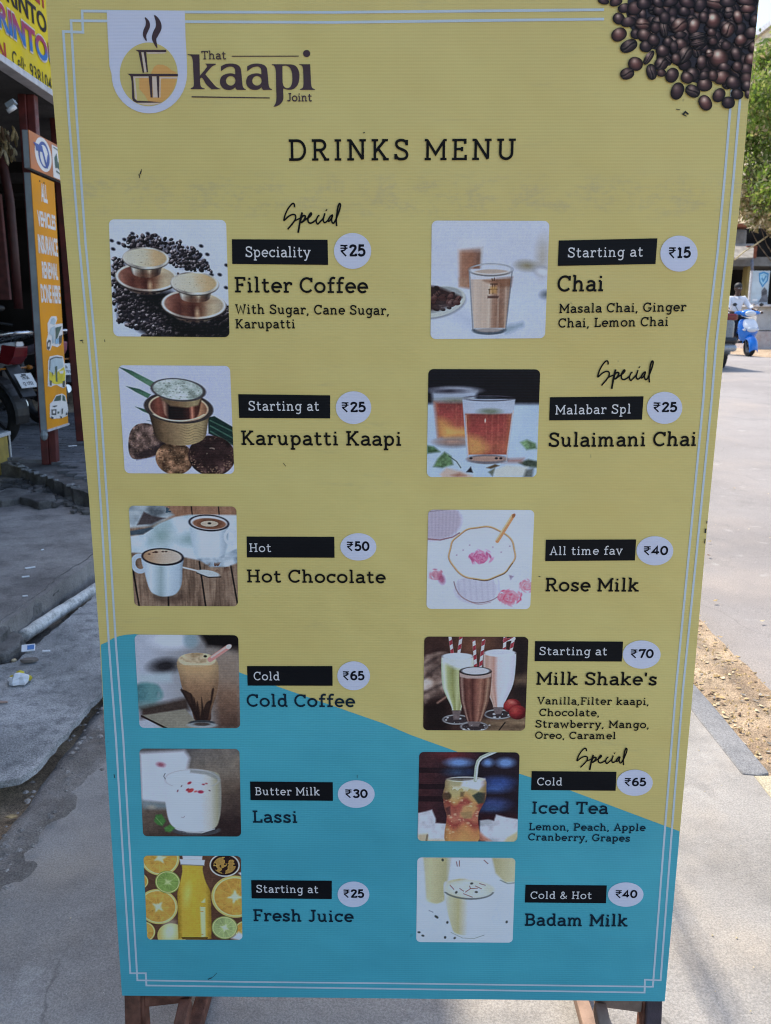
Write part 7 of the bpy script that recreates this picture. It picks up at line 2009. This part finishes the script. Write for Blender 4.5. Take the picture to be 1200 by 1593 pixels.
def pic_rose():
    P = Pic((172, 184, 220))
    P.put(NZ(5, 5, 6), (182, 192, 226), .5)
    P.put(E2(.05, .12, .27, .19, -5, .03), (158, 152, 182))
    P.put(LN([(.0, .29), (.12, .30), (.24, .27), (.30, .23)], .014), (128, 96, 112), .9)
    P.put(LN([(.02, .02), (.1, .01), (.2, .0)], .008), (120, 110, 130), .8)
    P.put(E2(.47, .80, .21, .15, 0, .02), (166, 170, 200))
    P.put(LN(sm([(.26, .72), (.29, .81), (.36, .89), (.48, .935), (.62, .91), (.72, .84)], 6), .010), (124, 102, 118), .9)
    P.put(LN(sm([(.30, .84), (.38, .90), (.5, .95), (.62, .925)], 6), .006), (150, 120, 130), .8)
    P.put(E2(.52, .44, .31, .265, 0, .015), (178, 186, 220))
    for k in range(9):
        x = .30 + .055 * k
        P.put(LN([(x, .70), (x + .02, .90)], .012, .02) * E2(.49, .78, .23, .16), (150, 150, 184), .5)
        P.put(LN([(.0 + .035 * k, .02), (.01 + .032 * k, .26)], .010, .02), (138, 130, 160), .45)
    pts = [(.52 + .312 * math.cos(R(a)) * (1 + .02 * math.sin(R(a * 9))), .435 + .265 * math.sin(R(a)) * (1 + .02 * math.cos(R(a * 9)))) for a in range(0, 361, 4)]
    P.put(LN(pts, .016), (150, 118, 98))
    P.put(LN([(x, y - .006) for x, y in pts], .007), (206, 170, 120), .9)
    P.put(LN([(x, y + .006) for x, y in pts[5:27]], .008), (86, 70, 66), .8)
    P.put(LN([(.66, .31), (.80, .06)], .036), (186, 132, 92))
    P.put(LN([(.65, .30), (.79, .055)], .012), (212, 170, 136))
    P.put(E2(.805, .058, .022, .014, -60), (150, 98, 66))
    def rose(cx, cy, r_, seed, c1=(176, 84, 138), c2=(206, 150, 190)):
        rs = np.random.RandomState(seed)
        for k in range(90):
            a = rs.uniform(0, 6.28)
            d = r_ * (1 - k / 90) * rs.uniform(.55, 1)
            t = rs.rand() ** .8
            if k % 5 == 0: t = 1.25
            P.put(E2(cx + d * math.cos(a), cy + d * .8 * math.sin(a), r_ * rs.uniform(.14, .3), r_ * rs.uniform(.06, .12), math.degrees(a) + 90 + rs.uniform(-30, 30), .010), tuple(c1[i] * t + c2[i] * (1 - t) for i in range(3)), .85)
    rose(.505, .475, .115, 4)
    rose(.09, .65, .075, 6, (170, 110, 140), (190, 160, 186))
    P.put(E2(.14, .69, .03, .05, -20, .03), (148, 62, 104), .8)
    rose(.80, .885, .13, 9, (190, 84, 120), (206, 150, 178))
    rose(.96, .76, .09, 12, (182, 110, 140), (202, 160, 186))
    for x, y in ((.78, .36), (.80, .66), (.62, .37), (.40, .35), (.28, .45), (.34, .40), (.7, .42)):
        P.put(E2(x, y, .008, .006), (140, 120, 150), .8)
    P.put(PG([(.78, .65), (.83, .66), (.80, .70)], .015), (130, 116, 150), .8)
    return P
def pic_shakes():
    P = Pic((48, 34, 36))
    P.put(NZ(6, 5, 3), (86, 58, 52), .7)
    P.put(E2(.48, .08, .16, .12, 0, .2), (130, 84, 64), .7)
    P.put(PG([(.85, -.02), (1.02, -.02), (1.02, .7), (.86, .6)], .2), (26, 22, 28), .8)
    P.put(PG([(.82, .44), (1.02, .38), (1.02, .5), (.9, .5)], .08), (118, 96, 80), .7)
    cl = RP([(-.02, .26), (.08, .18), (.18, .16), (.24, .2), (.2, .45), (.2, .62), (.08, .66), (.0, .70)], .03)
    P.put(cl, GR(np.clip(NZ(7, 7, 2, 3) * 2 - .5, 0, 1), [(0, (84, 66, 64)), (.5, (140, 118, 112)), (1, (178, 168, 170))]))
    for a in ([(.01, .30), (.12, .22)], [(.0, .44), (.16, .30)], [(.0, .60), (.18, .5)], [(.05, .68), (.22, .6)]):
        P.put(LN(a, .028, .03), (54, 42, 44), .6)
    P.put(PG([(.0, .70), (.25, .66), (.25, 1.02), (.0, 1.02)], .1), (34, 24, 26))
    P.put(LN([(.14, .70), (.24, .62), (.30, .72)], .02, .02), (170, 130, 120), .7)
    P.put(PG([(.5, .90), (1.02, .84), (1.02, 1.02), (.45, 1.02)], .08), GR(NZ(5, 22, 4), [(0, (70, 54, 46)), (1, (146, 122, 98))]))
    P.put(LN([(.80, .91), (.74, 1.0)], .012), (40, 30, 28))
    def straw(x0, y0, x1, y1):
        m = LN([(x0, y0), (x1, y1)], .03)
        t = (Y - y0) / (y1 - y0)
        st = (np.sin((Y * 62) + X * 40) > 0)
        P.put(m, (190, 176, 186))
        P.put(m * st, (142, 52, 66))
    def glass(cx, ytop, rt, yb, rb, stops, foot):
        pts = [(cx - rt, ytop), (cx - rt * 1.0, ytop + .12), (cx - rt * .88, ytop + .32), (cx - rb * 1.25, yb - .05), (cx - rb, yb), (cx + rb, yb), (cx + rb * 1.25, yb - .05), (cx + rt * .88, ytop + .32), (cx + rt * 1.0, ytop + .12), (cx + rt, ytop)]
        wloc = np.interp(Y, [ytop, ytop + .12, ytop + .32, yb - .05, yb], [rt, rt, rt * .88, rb * 1.25, rb])
        pts = sm(pts[:5], 4) + sm(pts[5:], 4)
        t = (X - cx) / wloc * .5 + .5
        P.put(E2(cx, foot, rt * .88, .055), (56, 48, 54))
        P.put(ring(cx, foot, rt * .88, .055, .014), (150, 156, 170), .8)
        P.put(SPK(420, .006, .016, int(cx * 90)) * E2(cx, foot, rt * .72, .042) * (NZ(14, 14, int(cx * 70), 2) > .48), (192, 198, 214), .9)
        P.put(PG([(cx - rb, yb), (cx + rb, yb), (cx + rb * .6, foot), (cx - rb * .6, foot)], .015), (104, 92, 98))
        P.put(PG(pts), GR(np.clip(t, 0, 1), stops))
        return t
    for s in ((.245, -.02, .275, .19), (.355, -.02, .335, .18)): straw(*s)
    glass(.325, .22, .155, .78, .045, [(0, (150, 168, 150)), (.08, (186, 196, 190)), (.2, (150, 160, 112)), (.35, (130, 136, 84)), (.5, (162, 170, 130)), (.75, (140, 142, 96)), (1, (176, 184, 168))], .88)
    P.put(PG([(.18, .22), (.47, .22), (.47, .30), (.40, .36), (.3, .33), (.18, .27)], .04), (180, 192, 212), .9)
    P.put(E2(.325, .205, .148, .035), (172, 188, 212))
    for s in ((.775, -.02, .77, .14), (.86, -.02, .835, .14)): straw(*s)
    straw(.77, .04, .86, .02)
    glass(.73, .18, .155, .745, .05, [(0, (180, 160, 164)), (.1, (168, 132, 124)), (.2, (180, 150, 146)), (.32, (170, 128, 122)), (.45, (186, 178, 196)), (.75, (184, 186, 212)), (1, (170, 172, 200))], .82)
    P.put(E2(.73, .17, .15, .04), (182, 190, 216))
    P.put(E2(.72, .165, .11, .022), (168, 176, 204), .7)
    for cx, cy, r_ in ((.865, .73, .085), (.92, .80, .085)):
        P.put(E2(cx, cy, r_, r_ * .9), GR(np.hypot(X - cx + .03, Y - cy + .03) / r_, [(0, (170, 70, 66)), (.6, (142, 40, 46)), (1.2, (84, 22, 30))]))
    P.put(E2(.86, .69, .03, .015, 20, .03), (200, 130, 120), .7)
    for s in ((.478, .05, .50, .32), (.57, .04, .545, .33)): straw(*s)
    glass(.50, .36, .155, .90, .07, [(0, (70, 44, 44)), (.08, (140, 110, 104)), (.16, (84, 50, 48)), (.3, (112, 70, 64)), (.42, (84, 48, 46)), (.55, (126, 80, 72)), (.68, (150, 104, 90)), (.8, (106, 66, 58)), (.9, (150, 116, 100)), (1, (84, 56, 52))], .955)
    P.put(PG([(.345, .38), (.655, .38), (.65, .42), (.58, .44), (.42, .44), (.35, .42)], .015), (160, 140, 142))
    P.put(E2(.50, .362, .152, .048), (28, 22, 26))
    P.put(E2(.502, .358, .136, .038), (170, 174, 192))
    P.put(SPK(700, .005, .013, 4) * (NZ(12, 12, 9, 2) > .5) * PG([(.36, .92), (.66, .92), (.66, 1.0), (.36, 1.0)], .03), (190, 196, 210), .8)
    return P
def pic_icedtea():
    P = Pic((40, 32, 44))
    P.put(np.clip(.42 - X, 0, .3) * 3, (74, 42, 48), .9)
    for y in (.2, .38, .52):
        P.put(((np.abs(Y - y) < .03) * (X < .34)).astype(float), (38, 26, 34), .8)
    P.put(E2(.36, .03, .16, .06, 0, .1), (112, 44, 52), .8)
    for x, y, rx, ry in ((.40, .115, .12, .045), (.685, .115, .05, .04), (.86, .115, .085, .05)):
        P.put(E2(x, y, rx, ry, 0, .05), (92, 128, 196))
    for x, y, rx, ry, c_ in ((.38, .22, .1, .04, (54, 74, 112)), (.80, .33, .14, .06, (50, 76, 150)), (.76, .40, .12, .04, (60, 92, 168)), (.76, .57, .14, .06, (56, 72, 132)), (.72, .63, .1, .03, (56, 82, 140)), (.5, .22, .05, .03, (40, 50, 84))):
        P.put(E2(x, y, rx, ry, 0, .07), c_, .9)
    P.put(PG([(.62, .68), (1.02, .68), (1.02, .78), (.62, .78)], .08), (58, 30, 38), .8)
    ice = lambda pts, s: P.put(PG(pts, .02), GR(np.clip(NZ(9, 9, s) * 1.5 - .25, 0, 1), [(0, (148, 154, 170)), (.5, (176, 180, 202)), (1, (196, 200, 224))]))
    ice([(.0, .68), (.08, .66), (.14, .64), (.18, .74), (.18, .79), (.3, .80), (.32, 1.02), (.0, 1.02)], 3)
    P.put(PG([(.0, .92), (.1, .91), (.12, .98), (.3, .98), (.32, 1.02), (.0, 1.02)], .04), (176, 158, 126), .8)
    P.put(LN([(.1, .93), (.09, 1.0)], .02), (110, 96, 80), .7)
    ice([(.62, .76), (.70, .745), (.76, .76), (.78, .69), (.88, .72), (1.02, .745), (1.02, .9), (.96, 1.02), (.70, 1.02), (.62, .92)], 5)
    P.put(PG([(.6, .86), (.66, .93), (.74, .99), (.64, 1.0), (.6, .97)], .03), (180, 110, 88), .85)
    P.put(PG([(.9, .95), (1.0, .88), (1.02, 1.02), (.85, 1.02)], .03), (178, 166, 120), .8)
    gl = RP([(.285, .30), (.47, .30), (.655, .30), (.675, .40), (.67, .52), (.63, .62), (.60, .72), (.60, 1.02), (.29, 1.02), (.29, .72), (.26, .60), (.25, .46), (.265, .38)], .012)
    P.put(gl, GR(Y + .04 * np.sin(X * 30), [(.30, (156, 150, 120)), (.45, (168, 154, 104)), (.52, (178, 134, 84)), (.57, (150, 70, 62)), (.66, (164, 92, 78)), (.72, (172, 106, 84)), (.78, (150, 66, 60)), (.86, (180, 122, 78)), (1, (188, 140, 84))]))
    P.put(gl * PG([(.30, .72), (.60, .66), (.60, .72), (.44, .80)], .05), (170, 96, 84), .6)
    P.put(PG([(.45, .30), (.66, .29), (.66, .36), (.60, .42), (.5, .40), (.42, .38)], .03), (186, 190, 214))
    P.put(PG([(.33, .38), (.5, .38), (.54, .43), (.34, .43)], .03) * (NZ(20, 20, 3, 2) > .4), (190, 186, 176), .8)
    P.put(E2(.285, .485, .045, .045, 20, .02), (84, 70, 54))
    P.put(PG([(.54, .48), (.60, .44), (.67, .45), (.665, .56), (.60, .57)], .02), (60, 70, 64))
    P.put(PG([(.45, .60), (.55, .56), (.60, .62), (.52, .74), (.42, .72)], .03), (184, 150, 96), .8)
    P.put(PG([(.42, .67), (.54, .66), (.54, .73), (.46, .74)], .02), (148, 120, 84), .8)
    P.put(PG([(.42, .44), (.46, .44), (.45, .49), (.42, .49)], .02), (96, 80, 60), .7)
    P.put(PG([(.27, .62), (.32, .6), (.33, .7), (.29, .70)], .02), (74, 44, 50), .8)
    P.put(gl * SPK(260, .006, .018, 8) * (NZ(9, 9, 5, 2) > .5), (206, 190, 156), .5)
    P.put(gl * np.clip(np.abs(X - .465) / .2 - .72, 0, .4) * 2.4, (96, 60, 50), .6)
    P.put(np.clip(E2(.47, .30, .185, .03) - E2(.47, .302, .165, .02), 0, 1), (206, 206, 200), .9)
    P.put(E2(.42, .30, .12, .016), (96, 92, 92), .8)
    P.put(LN([(.565, .31), (.575, .16), (.59, .10), (.62, .06), (.78, -.02)], .038), (150, 164, 160))
    P.put(LN([(.572, .31), (.582, .16), (.60, .10), (.63, .065), (.79, -.015)], .012), (206, 212, 210))
    return P
def pic_badam():
    P = Pic((170, 184, 216))
    P.put(NZ(6, 6, 3), (184, 196, 226), .5)
    P.put(PG([(.06, .0), (.36, .0), (.33, .2), (.29, .50), (.2, .56), (.1, .52), (.08, .2)], .03), GR(np.clip((X - .05) / .3, 0, 1), [(0, (172, 172, 150)), (.3, (182, 178, 146)), (.8, (164, 160, 122)), (1, (170, 176, 190))]))
    P.put(np.clip(E2(.2, .52, .13, .06, 5, .03) - E2(.2, .50, .10, .04, 5, .03), 0, 1), (196, 204, 224))
    P.put(PG([(.76, .0), (1.02, .0), (1.02, .28), (.9, .29), (.8, .18)], .03), GR(np.clip((X - .75) / .25, 0, 1), [(0, (160, 154, 116)), (1, (180, 178, 152))]))
    P.put(LN([(.85, .26), (.93, .30), (1.0, .29)], .012), (110, 124, 124), .8)
    gl = RP([(.275, .32), (.32, .27), (.5, .24), (.72, .27), (.80, .34), (.80, .5), (.76, .75), (.70, .90), (.58, .94), (.42, .92), (.36, .80), (.30, .55)], .02)
    P.put(gl, GR(np.clip((X - .28) / .5, 0, 1), [(0, (174, 182, 204)), (.12, (178, 178, 156)), (.3, (170, 164, 124)), (.5, (182, 186, 206)), (.8, (184, 194, 222)), (1, (176, 190, 220))]))
    P.put(E2(.54, .365, .25, .105, 3, .02), (178, 180, 176))
    P.put(E2(.55, .365, .235, .09, 3, .03), GR(NZ(5, 5, 5), [(0, (172, 176, 160)), (1, (190, 196, 208))]))
    P.put(np.clip(E2(.53, .38, .26, .11, 3) - E2(.53, .37, .25, .10, 3), 0, 1) * (Y > .40), (84, 92, 96), .8)
    for a in ([(.34, .32), (.38, .37)], [(.44, .36), (.48, .39)], [(.5, .40), (.55, .36), (.54, .33)], [(.55, .36), (.62, .355)], [(.6, .33), (.66, .36)], [(.48, .42), (.57, .46)], [(.64, .30), (.70, .32)], [(.40, .05), (.41, .10)], [(.43, .04), (.43, .10)], [(.68, .03), (.72, .07)]):
        P.put(LN(a, .007), (110, 52, 44), .9)
    for x, y in ((.405, .405), (.61, .40), (.56, .30), (.2, .69), (.215, .70), (.30, .94), (.40, .945), (.03, .88), (.07, .92), (.32, .76), (.93, .75), (.26, .03)):
        P.put(E2(x, y, .016, .012, x * 300, .01), (60, 64, 62), .9)
    P.put(LN([(.13, .62), (.17, .64)], .01), (120, 126, 140), .8)
    P.put(np.clip(E2(.53, .90, .20, .06, 8, .02) - E2(.53, .87, .18, .05, 8, .02), 0, 1), (196, 204, 220), .9)
    P.put(LN([(.36, .88), (.48, .945), (.6, .95), (.70, .91)], .008), (116, 126, 130), .8)
    return P
PICS = dict(filter_coffee=pic_filter, karupatti_kaapi=pic_karupatti, hot_chocolate=pic_hotchoc, cold_coffee=pic_coldcoffee, lassi=pic_lassi, fresh_juice=pic_juice,
            chai=pic_chai, sulaimani_chai=pic_sulaimani, rose_milk=pic_rose, milk_shakes=pic_shakes, iced_tea=pic_icedtea, badam_milk=pic_badam)
PLAB = dict(filter_coffee='printed photo of two metal coffee tumblers among coffee beans', karupatti_kaapi='printed photo of a brass coffee tumbler set with palm jaggery lumps', hot_chocolate='printed photo of two white enamel mugs on boards',
            cold_coffee='printed photo of a tall iced coffee glass with pink straw', lassi='printed photo of a glass of white lassi with red petals', fresh_juice='printed photo of a juice bottle among orange slices',
            chai='printed photo of a ribbed glass of milky chai', sulaimani_chai='printed photo of two glasses of red tea with mint', rose_milk='printed photo of a rose topped milk glass seen from above',
            milk_shakes='printed photo of three milkshakes with striped straws', iced_tea='printed photo of iced tea with a bent straw', badam_milk='printed photo of pale almond milk glasses')
def srgb_to_lin(a):
    a = np.clip(a, 0, 255) / 255
    return np.where(a <= .04045, a / 12.92, ((a + .055) / 1.055) ** 2.4)
WL = np.array(WHITE)
PK = np.array([.88, .89, .90])
def photo_mesh(key, q):
    P = PICS[key]()
    c = P.c * .79 + P.c.mean(-1, keepdims=True) * .21 * np.array([.97, .99, 1.05])
    k = np.pad(c, ((2, 2), (2, 2), (0, 0)), 'edge')
    bl = sum(k[i:i + NP, j:j + NP] for i in range(5) for j in range(5)) / 25
    c = c + .55 * (c - bl)                       # the print is sharpened and contrasty
    c = 112 + (c - 112) * 1.14
    wq = .12 + .88 * np.clip((150 - c.mean(-1)) / 60, 0, 1)       # print texture shows in the darker tones
    c = c * (1 + wq * (.26 * (NZ(52, 52, len(key) + 3, 2) - .5) + .2 * (NZ(15, 15, len(key) + 5, 3) - .5)))[..., None]
    g = np.random.RandomState(len(key)).randn(NP, NP, 1)
    c = c + 3.5 * g + 5 * (NZ(70, 70, 3, 2)[..., None] - .5)
    col = np.clip(srgb_to_lin(c * PK) / WL * np.array([.74, .74, .85]), .004, .88)
    c4 = [Vector(B(*p)) for p in q]
    t = np.linspace(0, 1, NP)
    U, Vv = np.meshgrid(t, t)
    TLc, TRc, BRc, BLc = (np.array(c) for c in c4)
    pos = (TLc * ((1 - U) * (1 - Vv))[..., None] + TRc * (U * (1 - Vv))[..., None] + BRc * (U * Vv)[..., None] + BLc * ((1 - U) * Vv)[..., None])
    Wd, Hd = (c4[1] - c4[0]).length, (c4[3] - c4[0]).length
    r_ = .0085
    dx = np.maximum(0, r_ - np.minimum(U * Wd, (1 - U) * Wd))
    dy = np.maximum(0, r_ - np.minimum(Vv * Hd, (1 - Vv) * Hd))
    # pull the corner vertices onto the rounded outline
    dd = np.hypot(dx, dy)
    k = np.where(dd > r_, r_ / np.maximum(dd, 1e-9), 1)
    sx = np.where(U < .5, 1, -1) * dx * (1 - k) / Wd
    sy = np.where(Vv < .5, 1, -1) * dy * (1 - k) / Hd
    U2, V2 = U + sx, Vv + sy
    pos = (TLc * ((1 - U2) * (1 - V2))[..., None] + TRc * (U2 * (1 - V2))[..., None] + BRc * (U2 * V2)[..., None] + BLc * ((1 - U2) * V2)[..., None])
    vs = np.stack([pos[..., 0], np.full((NP, NP), -.0009), pos[..., 1]], -1).reshape(-1, 3)
    idx = np.arange(NP * NP).reshape(NP, NP)
    fs = np.stack([idx[1:, :-1], idx[1:, 1:], idx[:-1, 1:], idx[:-1, :-1]], -1).reshape(-1, 4)
    me = bpy.data.meshes.new('menu_photo')
    me.vertices.add(len(vs))
    me.vertices.foreach_set('co', vs.ravel())
    me.loops.add(fs.size)
    me.loops.foreach_set('vertex_index', fs.ravel())
    me.polygons.add(len(fs))
    me.polygons.foreach_set('loop_start', np.arange(0, fs.size, 4))
    me.update(calc_edges=True)
    ca = me.color_attributes.new('Col', 'FLOAT_COLOR', 'POINT')
    ca.data.foreach_set('color', np.concatenate([col.reshape(-1, 3), np.ones((NP * NP, 1))], 1).ravel())
    o = link_mesh('menu_photo', me, V['photo'], board)
    o['label'] = PLAB[key]
for e_ in ENT:
    photo_mesh(e_[0], e_[1])

# ---- coffee bean picture in the upper right corner: every bean its own little outline
BE = [(40, 8, 42, 26, 15), (130, 15, 48, 32, -20), (190, 60, 34, 50, 75), (150, 135, 44, 44, 40), (220, 160, 36, 60, 80), (265, 60, 50, 60, 60), (330, 30, 40, 56, 80), (152, 250, 58, 50, -30), (222, 332, 66, 46, -28),
      (320, 175, 56, 46, 10), (272, 245, 38, 40, 20), (335, 255, 60, 44, 15), (345, 335, 46, 44, 0), (400, 290, 46, 44, 20), (415, 200, 44, 40, -40), (475, 210, 60, 32, 85), (440, 80, 50, 36, 20), (480, 130, 40, 50, 10), (270, 460, 54, 52, 20),
      (210, 530, 52, 44, -20), (365, 415, 60, 26, -55), (385, 518, 58, 40, 80), (455, 460, 52, 50, -45), (455, 525, 34, 30, 0), (465, 368, 50, 46, 0), (532, 542, 56, 48, -60), (570, 655, 64, 48, -70), (505, 305, 40, 38, 0), (585, 185, 66, 54, -30),
      (590, 255, 48, 26, -10), (595, 320, 50, 44, 10), (625, 395, 72, 48, -50), (620, 85, 46, 34, 10), (640, 20, 60, 40, 20), (520, 20, 60, 30, -15), (690, 190, 62, 40, -65), (712, 260, 64, 26, -10), (715, 310, 60, 26, -8), (680, 655, 56, 46, 30), (678, 535, 50, 54, 10),
      (640, 560, 48, 44, 20), (765, 610, 56, 50, 0), (762, 545, 44, 30, -30), (745, 450, 36, 58, 10), (770, 740, 58, 48, 60), (828, 150, 60, 56, -70), (760, 125, 36, 44, 0), (835, 15, 78, 56, 20), (868, 420, 66, 74, 80), (905, 485, 50, 30, 0), (800, 385, 30, 34, 0),
      (825, 300, 34, 30, 0), (932, 215, 56, 50, -60), (890, 560, 46, 66, 70), (868, 685, 54, 44, -55), (935, 738, 48, 46, 0), (968, 595, 56, 50, 20), (998, 678, 46, 40, 10), (990, 390, 34, 56, -20), (1005, 125, 34, 54, -15), (940, 90, 34, 52, 15), (1075, 65, 60, 32, -5),
      (1025, 290, 50, 40, -30), (1108, 240, 40, 66, 85), (1100, 430, 52, 50, 0), (1065, 500, 50, 44, 0), (1070, 565, 52, 46, 0), (1075, 620, 48, 40, 0), (1082, 678, 30, 36, 0), (825, 545, 36, 44, 0), (815, 235, 36, 30, 0), (560, 425, 36, 44, 0), (1120, 340, 40, 44, 0), (920, 330, 40, 36, 0), (545, 340, 30, 50, 0), (1130, 150, 40, 50, 30), (930, 20, 60, 36, 0), (1060, 10, 66, 34, 10), (735, 40, 40, 60, 30), (1000, 480, 40, 40, 0), (430, 20, 46, 34, 40)]
rb = random.Random(11)
vs, fs, cl_ = [], [], []
def edge_x(py):
    for (xa, ya), (xb, yb) in zip(RIGHT[:-1], RIGHT[1:]):
        if yb <= py <= ya: return xa + (xb - xa) * (py - ya) / (yb - ya) - 1.5
    return 1184
def beanpx(x, y): 
    px, py = 930 + x / 4.615, y / 4.615
    return B(min(px, edge_x(py)), py)
def addbean(x, y, rx, ry, rot, k, face, hi_, tone):
    NR, NA = 7, 26
    a = R(rot)
    n0 = len(vs)
    for i in range(NR + 1):
        for j in range(NA):
            t = 2 * math.pi * j / NA
            rr = i / NR
            u, v = rr * math.cos(t), rr * math.sin(t)
            qx, qy = u * rx, v * ry * (1 + .05 * math.cos(2 * t))
            X_, Y_ = qx * math.cos(a) - qy * math.sin(a), qx * math.sin(a) + qy * math.cos(a)
            p = beanpx(x + X_, y + Y_)
            vs.append((p[0], -.0010 - .000008 * k, p[1]))
            nx_, ny_ = X_ / max(rx, ry), Y_ / max(rx, ry)
            lum = min(1, max(0, .80 - math.hypot(nx_ + .15, ny_ + .40) * 1.15) ** 1.6 * hi_ * 2.1)
            base = [c_ * (1.02 - .86 * rr ** 2.0) for c_ in tone]
            col = [base[q] + (188 - base[q]) * lum * (1, .86, .92)[q] for q in range(3)]
            if face:
                cv = abs(v + .12 * math.sin(3.0 * u))
                cw = max(0, 1 - cv / .13) * (1 if abs(u) < .92 else 0)
                lw = max(0, 1 - abs(cv - .24) / .12) * .35 * (1 if abs(u) < .8 else 0)
                col = [c_ * (1 - .85 * cw) + (120 - c_) * lw * (1 - cw) for c_ in col]
            l_ = lin(tuple(col))
            cl_.append([min(.9, l_[q] / WHITE[q] * .70) for q in range(3)] + [1])
    for i in range(NR):
        for j in range(NA):
            fs.append((n0 + i * NA + j, n0 + i * NA + (j + 1) % NA, n0 + (i + 1) * NA + (j + 1) % NA, n0 + (i + 1) * NA + j))
under = [(225, -60), (205, 90), (230, 190), (300, 290), (420, 360), (430, 480), (520, 470), (545, 440), (600, 480), (640, 580), (740, 600), (800, 540), (850, 510), (900, 600), (990, 640), (1060, 660), (1130, 660), (1200, 660), (1200, -60)]
und = sheet('bean_picture', [[beanpx(*p) for p in under]], -.00095, vinyl('print_bean_shadow', (24, 20, 30), dirt=.1))
allb = []
for k in range(150):
    x, y = rb.uniform(250, 1140), rb.uniform(-80, 620)
    if inside(under, x, y): allb.append((x, y, rb.uniform(36, 60), rb.uniform(26, 46), rb.uniform(0, 180), rb.random() < .3, rb.uniform(.1, .5)))
for k in range(24):
    allb.append((rb.uniform(60, 1180), rb.uniform(-110, -25), rb.uniform(44, 60), rb.uniform(34, 46), rb.uniform(0, 180), False, .4))
k = 0
for x, y, rx, ry, rot, fc, hi_ in allb:
    addbean(x, y, rx, ry, rot, k, fc, hi_, (40, 31, 42)); k += 1
faces_ = {8, 9, 19, 20, 21, 22, 28, 31, 36, 37, 38, 47, 50, 52, 60, 15}
order = list(range(len(BE)))
bright = {45: 1.15, 48: .9, 53: .6, 44: .7, 35: .9, 47: 1.0, 62: .8, 61: .7, 64: .7, 59: .8, 52: .8, 7: .55, 18: .55, 28: .7, 9: .6, 50: .9}
for i in order:
    x, y, rx, ry, rot = BE[i]
    hi_ = bright.get(i, rb.uniform(.25, .6))
    red = i in bright
    addbean(x, y, rx, ry, rot, k, i in faces_, hi_, (84, 56, 62) if red else rb.choice([(56, 42, 52), (48, 38, 48), (66, 48, 56)])); k += 1
me = bpy.data.meshes.new('coffee_beans')
me.from_pydata(vs, [], fs)
ca = me.color_attributes.new('Col', 'FLOAT_COLOR', 'POINT')
ca.data.foreach_set('color', np.array(cl_).ravel())
o = link_mesh('coffee_beans', me, V['photo'], und)
o['kind'] = 'stuff'

# ---- scuffs and marks on the vinyl
vs, fs = [], []
for pts, wd in [([(220, 266), (219, 271)], .0022), ([(218, 270), (217.5, 277)], .0012), ([(221, 263), (220.5, 267)], .0011), ([(216, 271), (217, 274)], .0008), ([(125, 530), (130, 529)], .0018), ([(129, 531), (130, 534)], .0012), ([(324, 1523), (331, 1520)], .0018), ([(332, 1519), (338, 1513)], .0009), ([(1052, 170), (1058, 171)], .0012), ([(1063, 178), (1066, 174), (1071, 178)], .003),
                ([(1061, 177), (1068, 181)], .0016), ([(441, 720), (445, 725)], .0011), ([(838, 896), (841, 897)], .0016), ([(565, 207), (568, 206)], .0016), ([(1097, 829), (1098, 822)], .003), ([(1096, 845), (1097, 838)], .002), ([(1100, 810), (1099.5, 814)], .002),
                ([(163, 528), (164, 532)], .0012), ([(556, 1205), (556, 1210)], .001), ([(178, 1204), (179, 1210)], .0016)]:
    ribbon(vs, fs, Bs(pts), wd * .8, -.00175)
b = MB()
b.add(vs, fs)
b.build('scuff_mark', plain('scuff_black', (.03, .028, .025), .8), board)
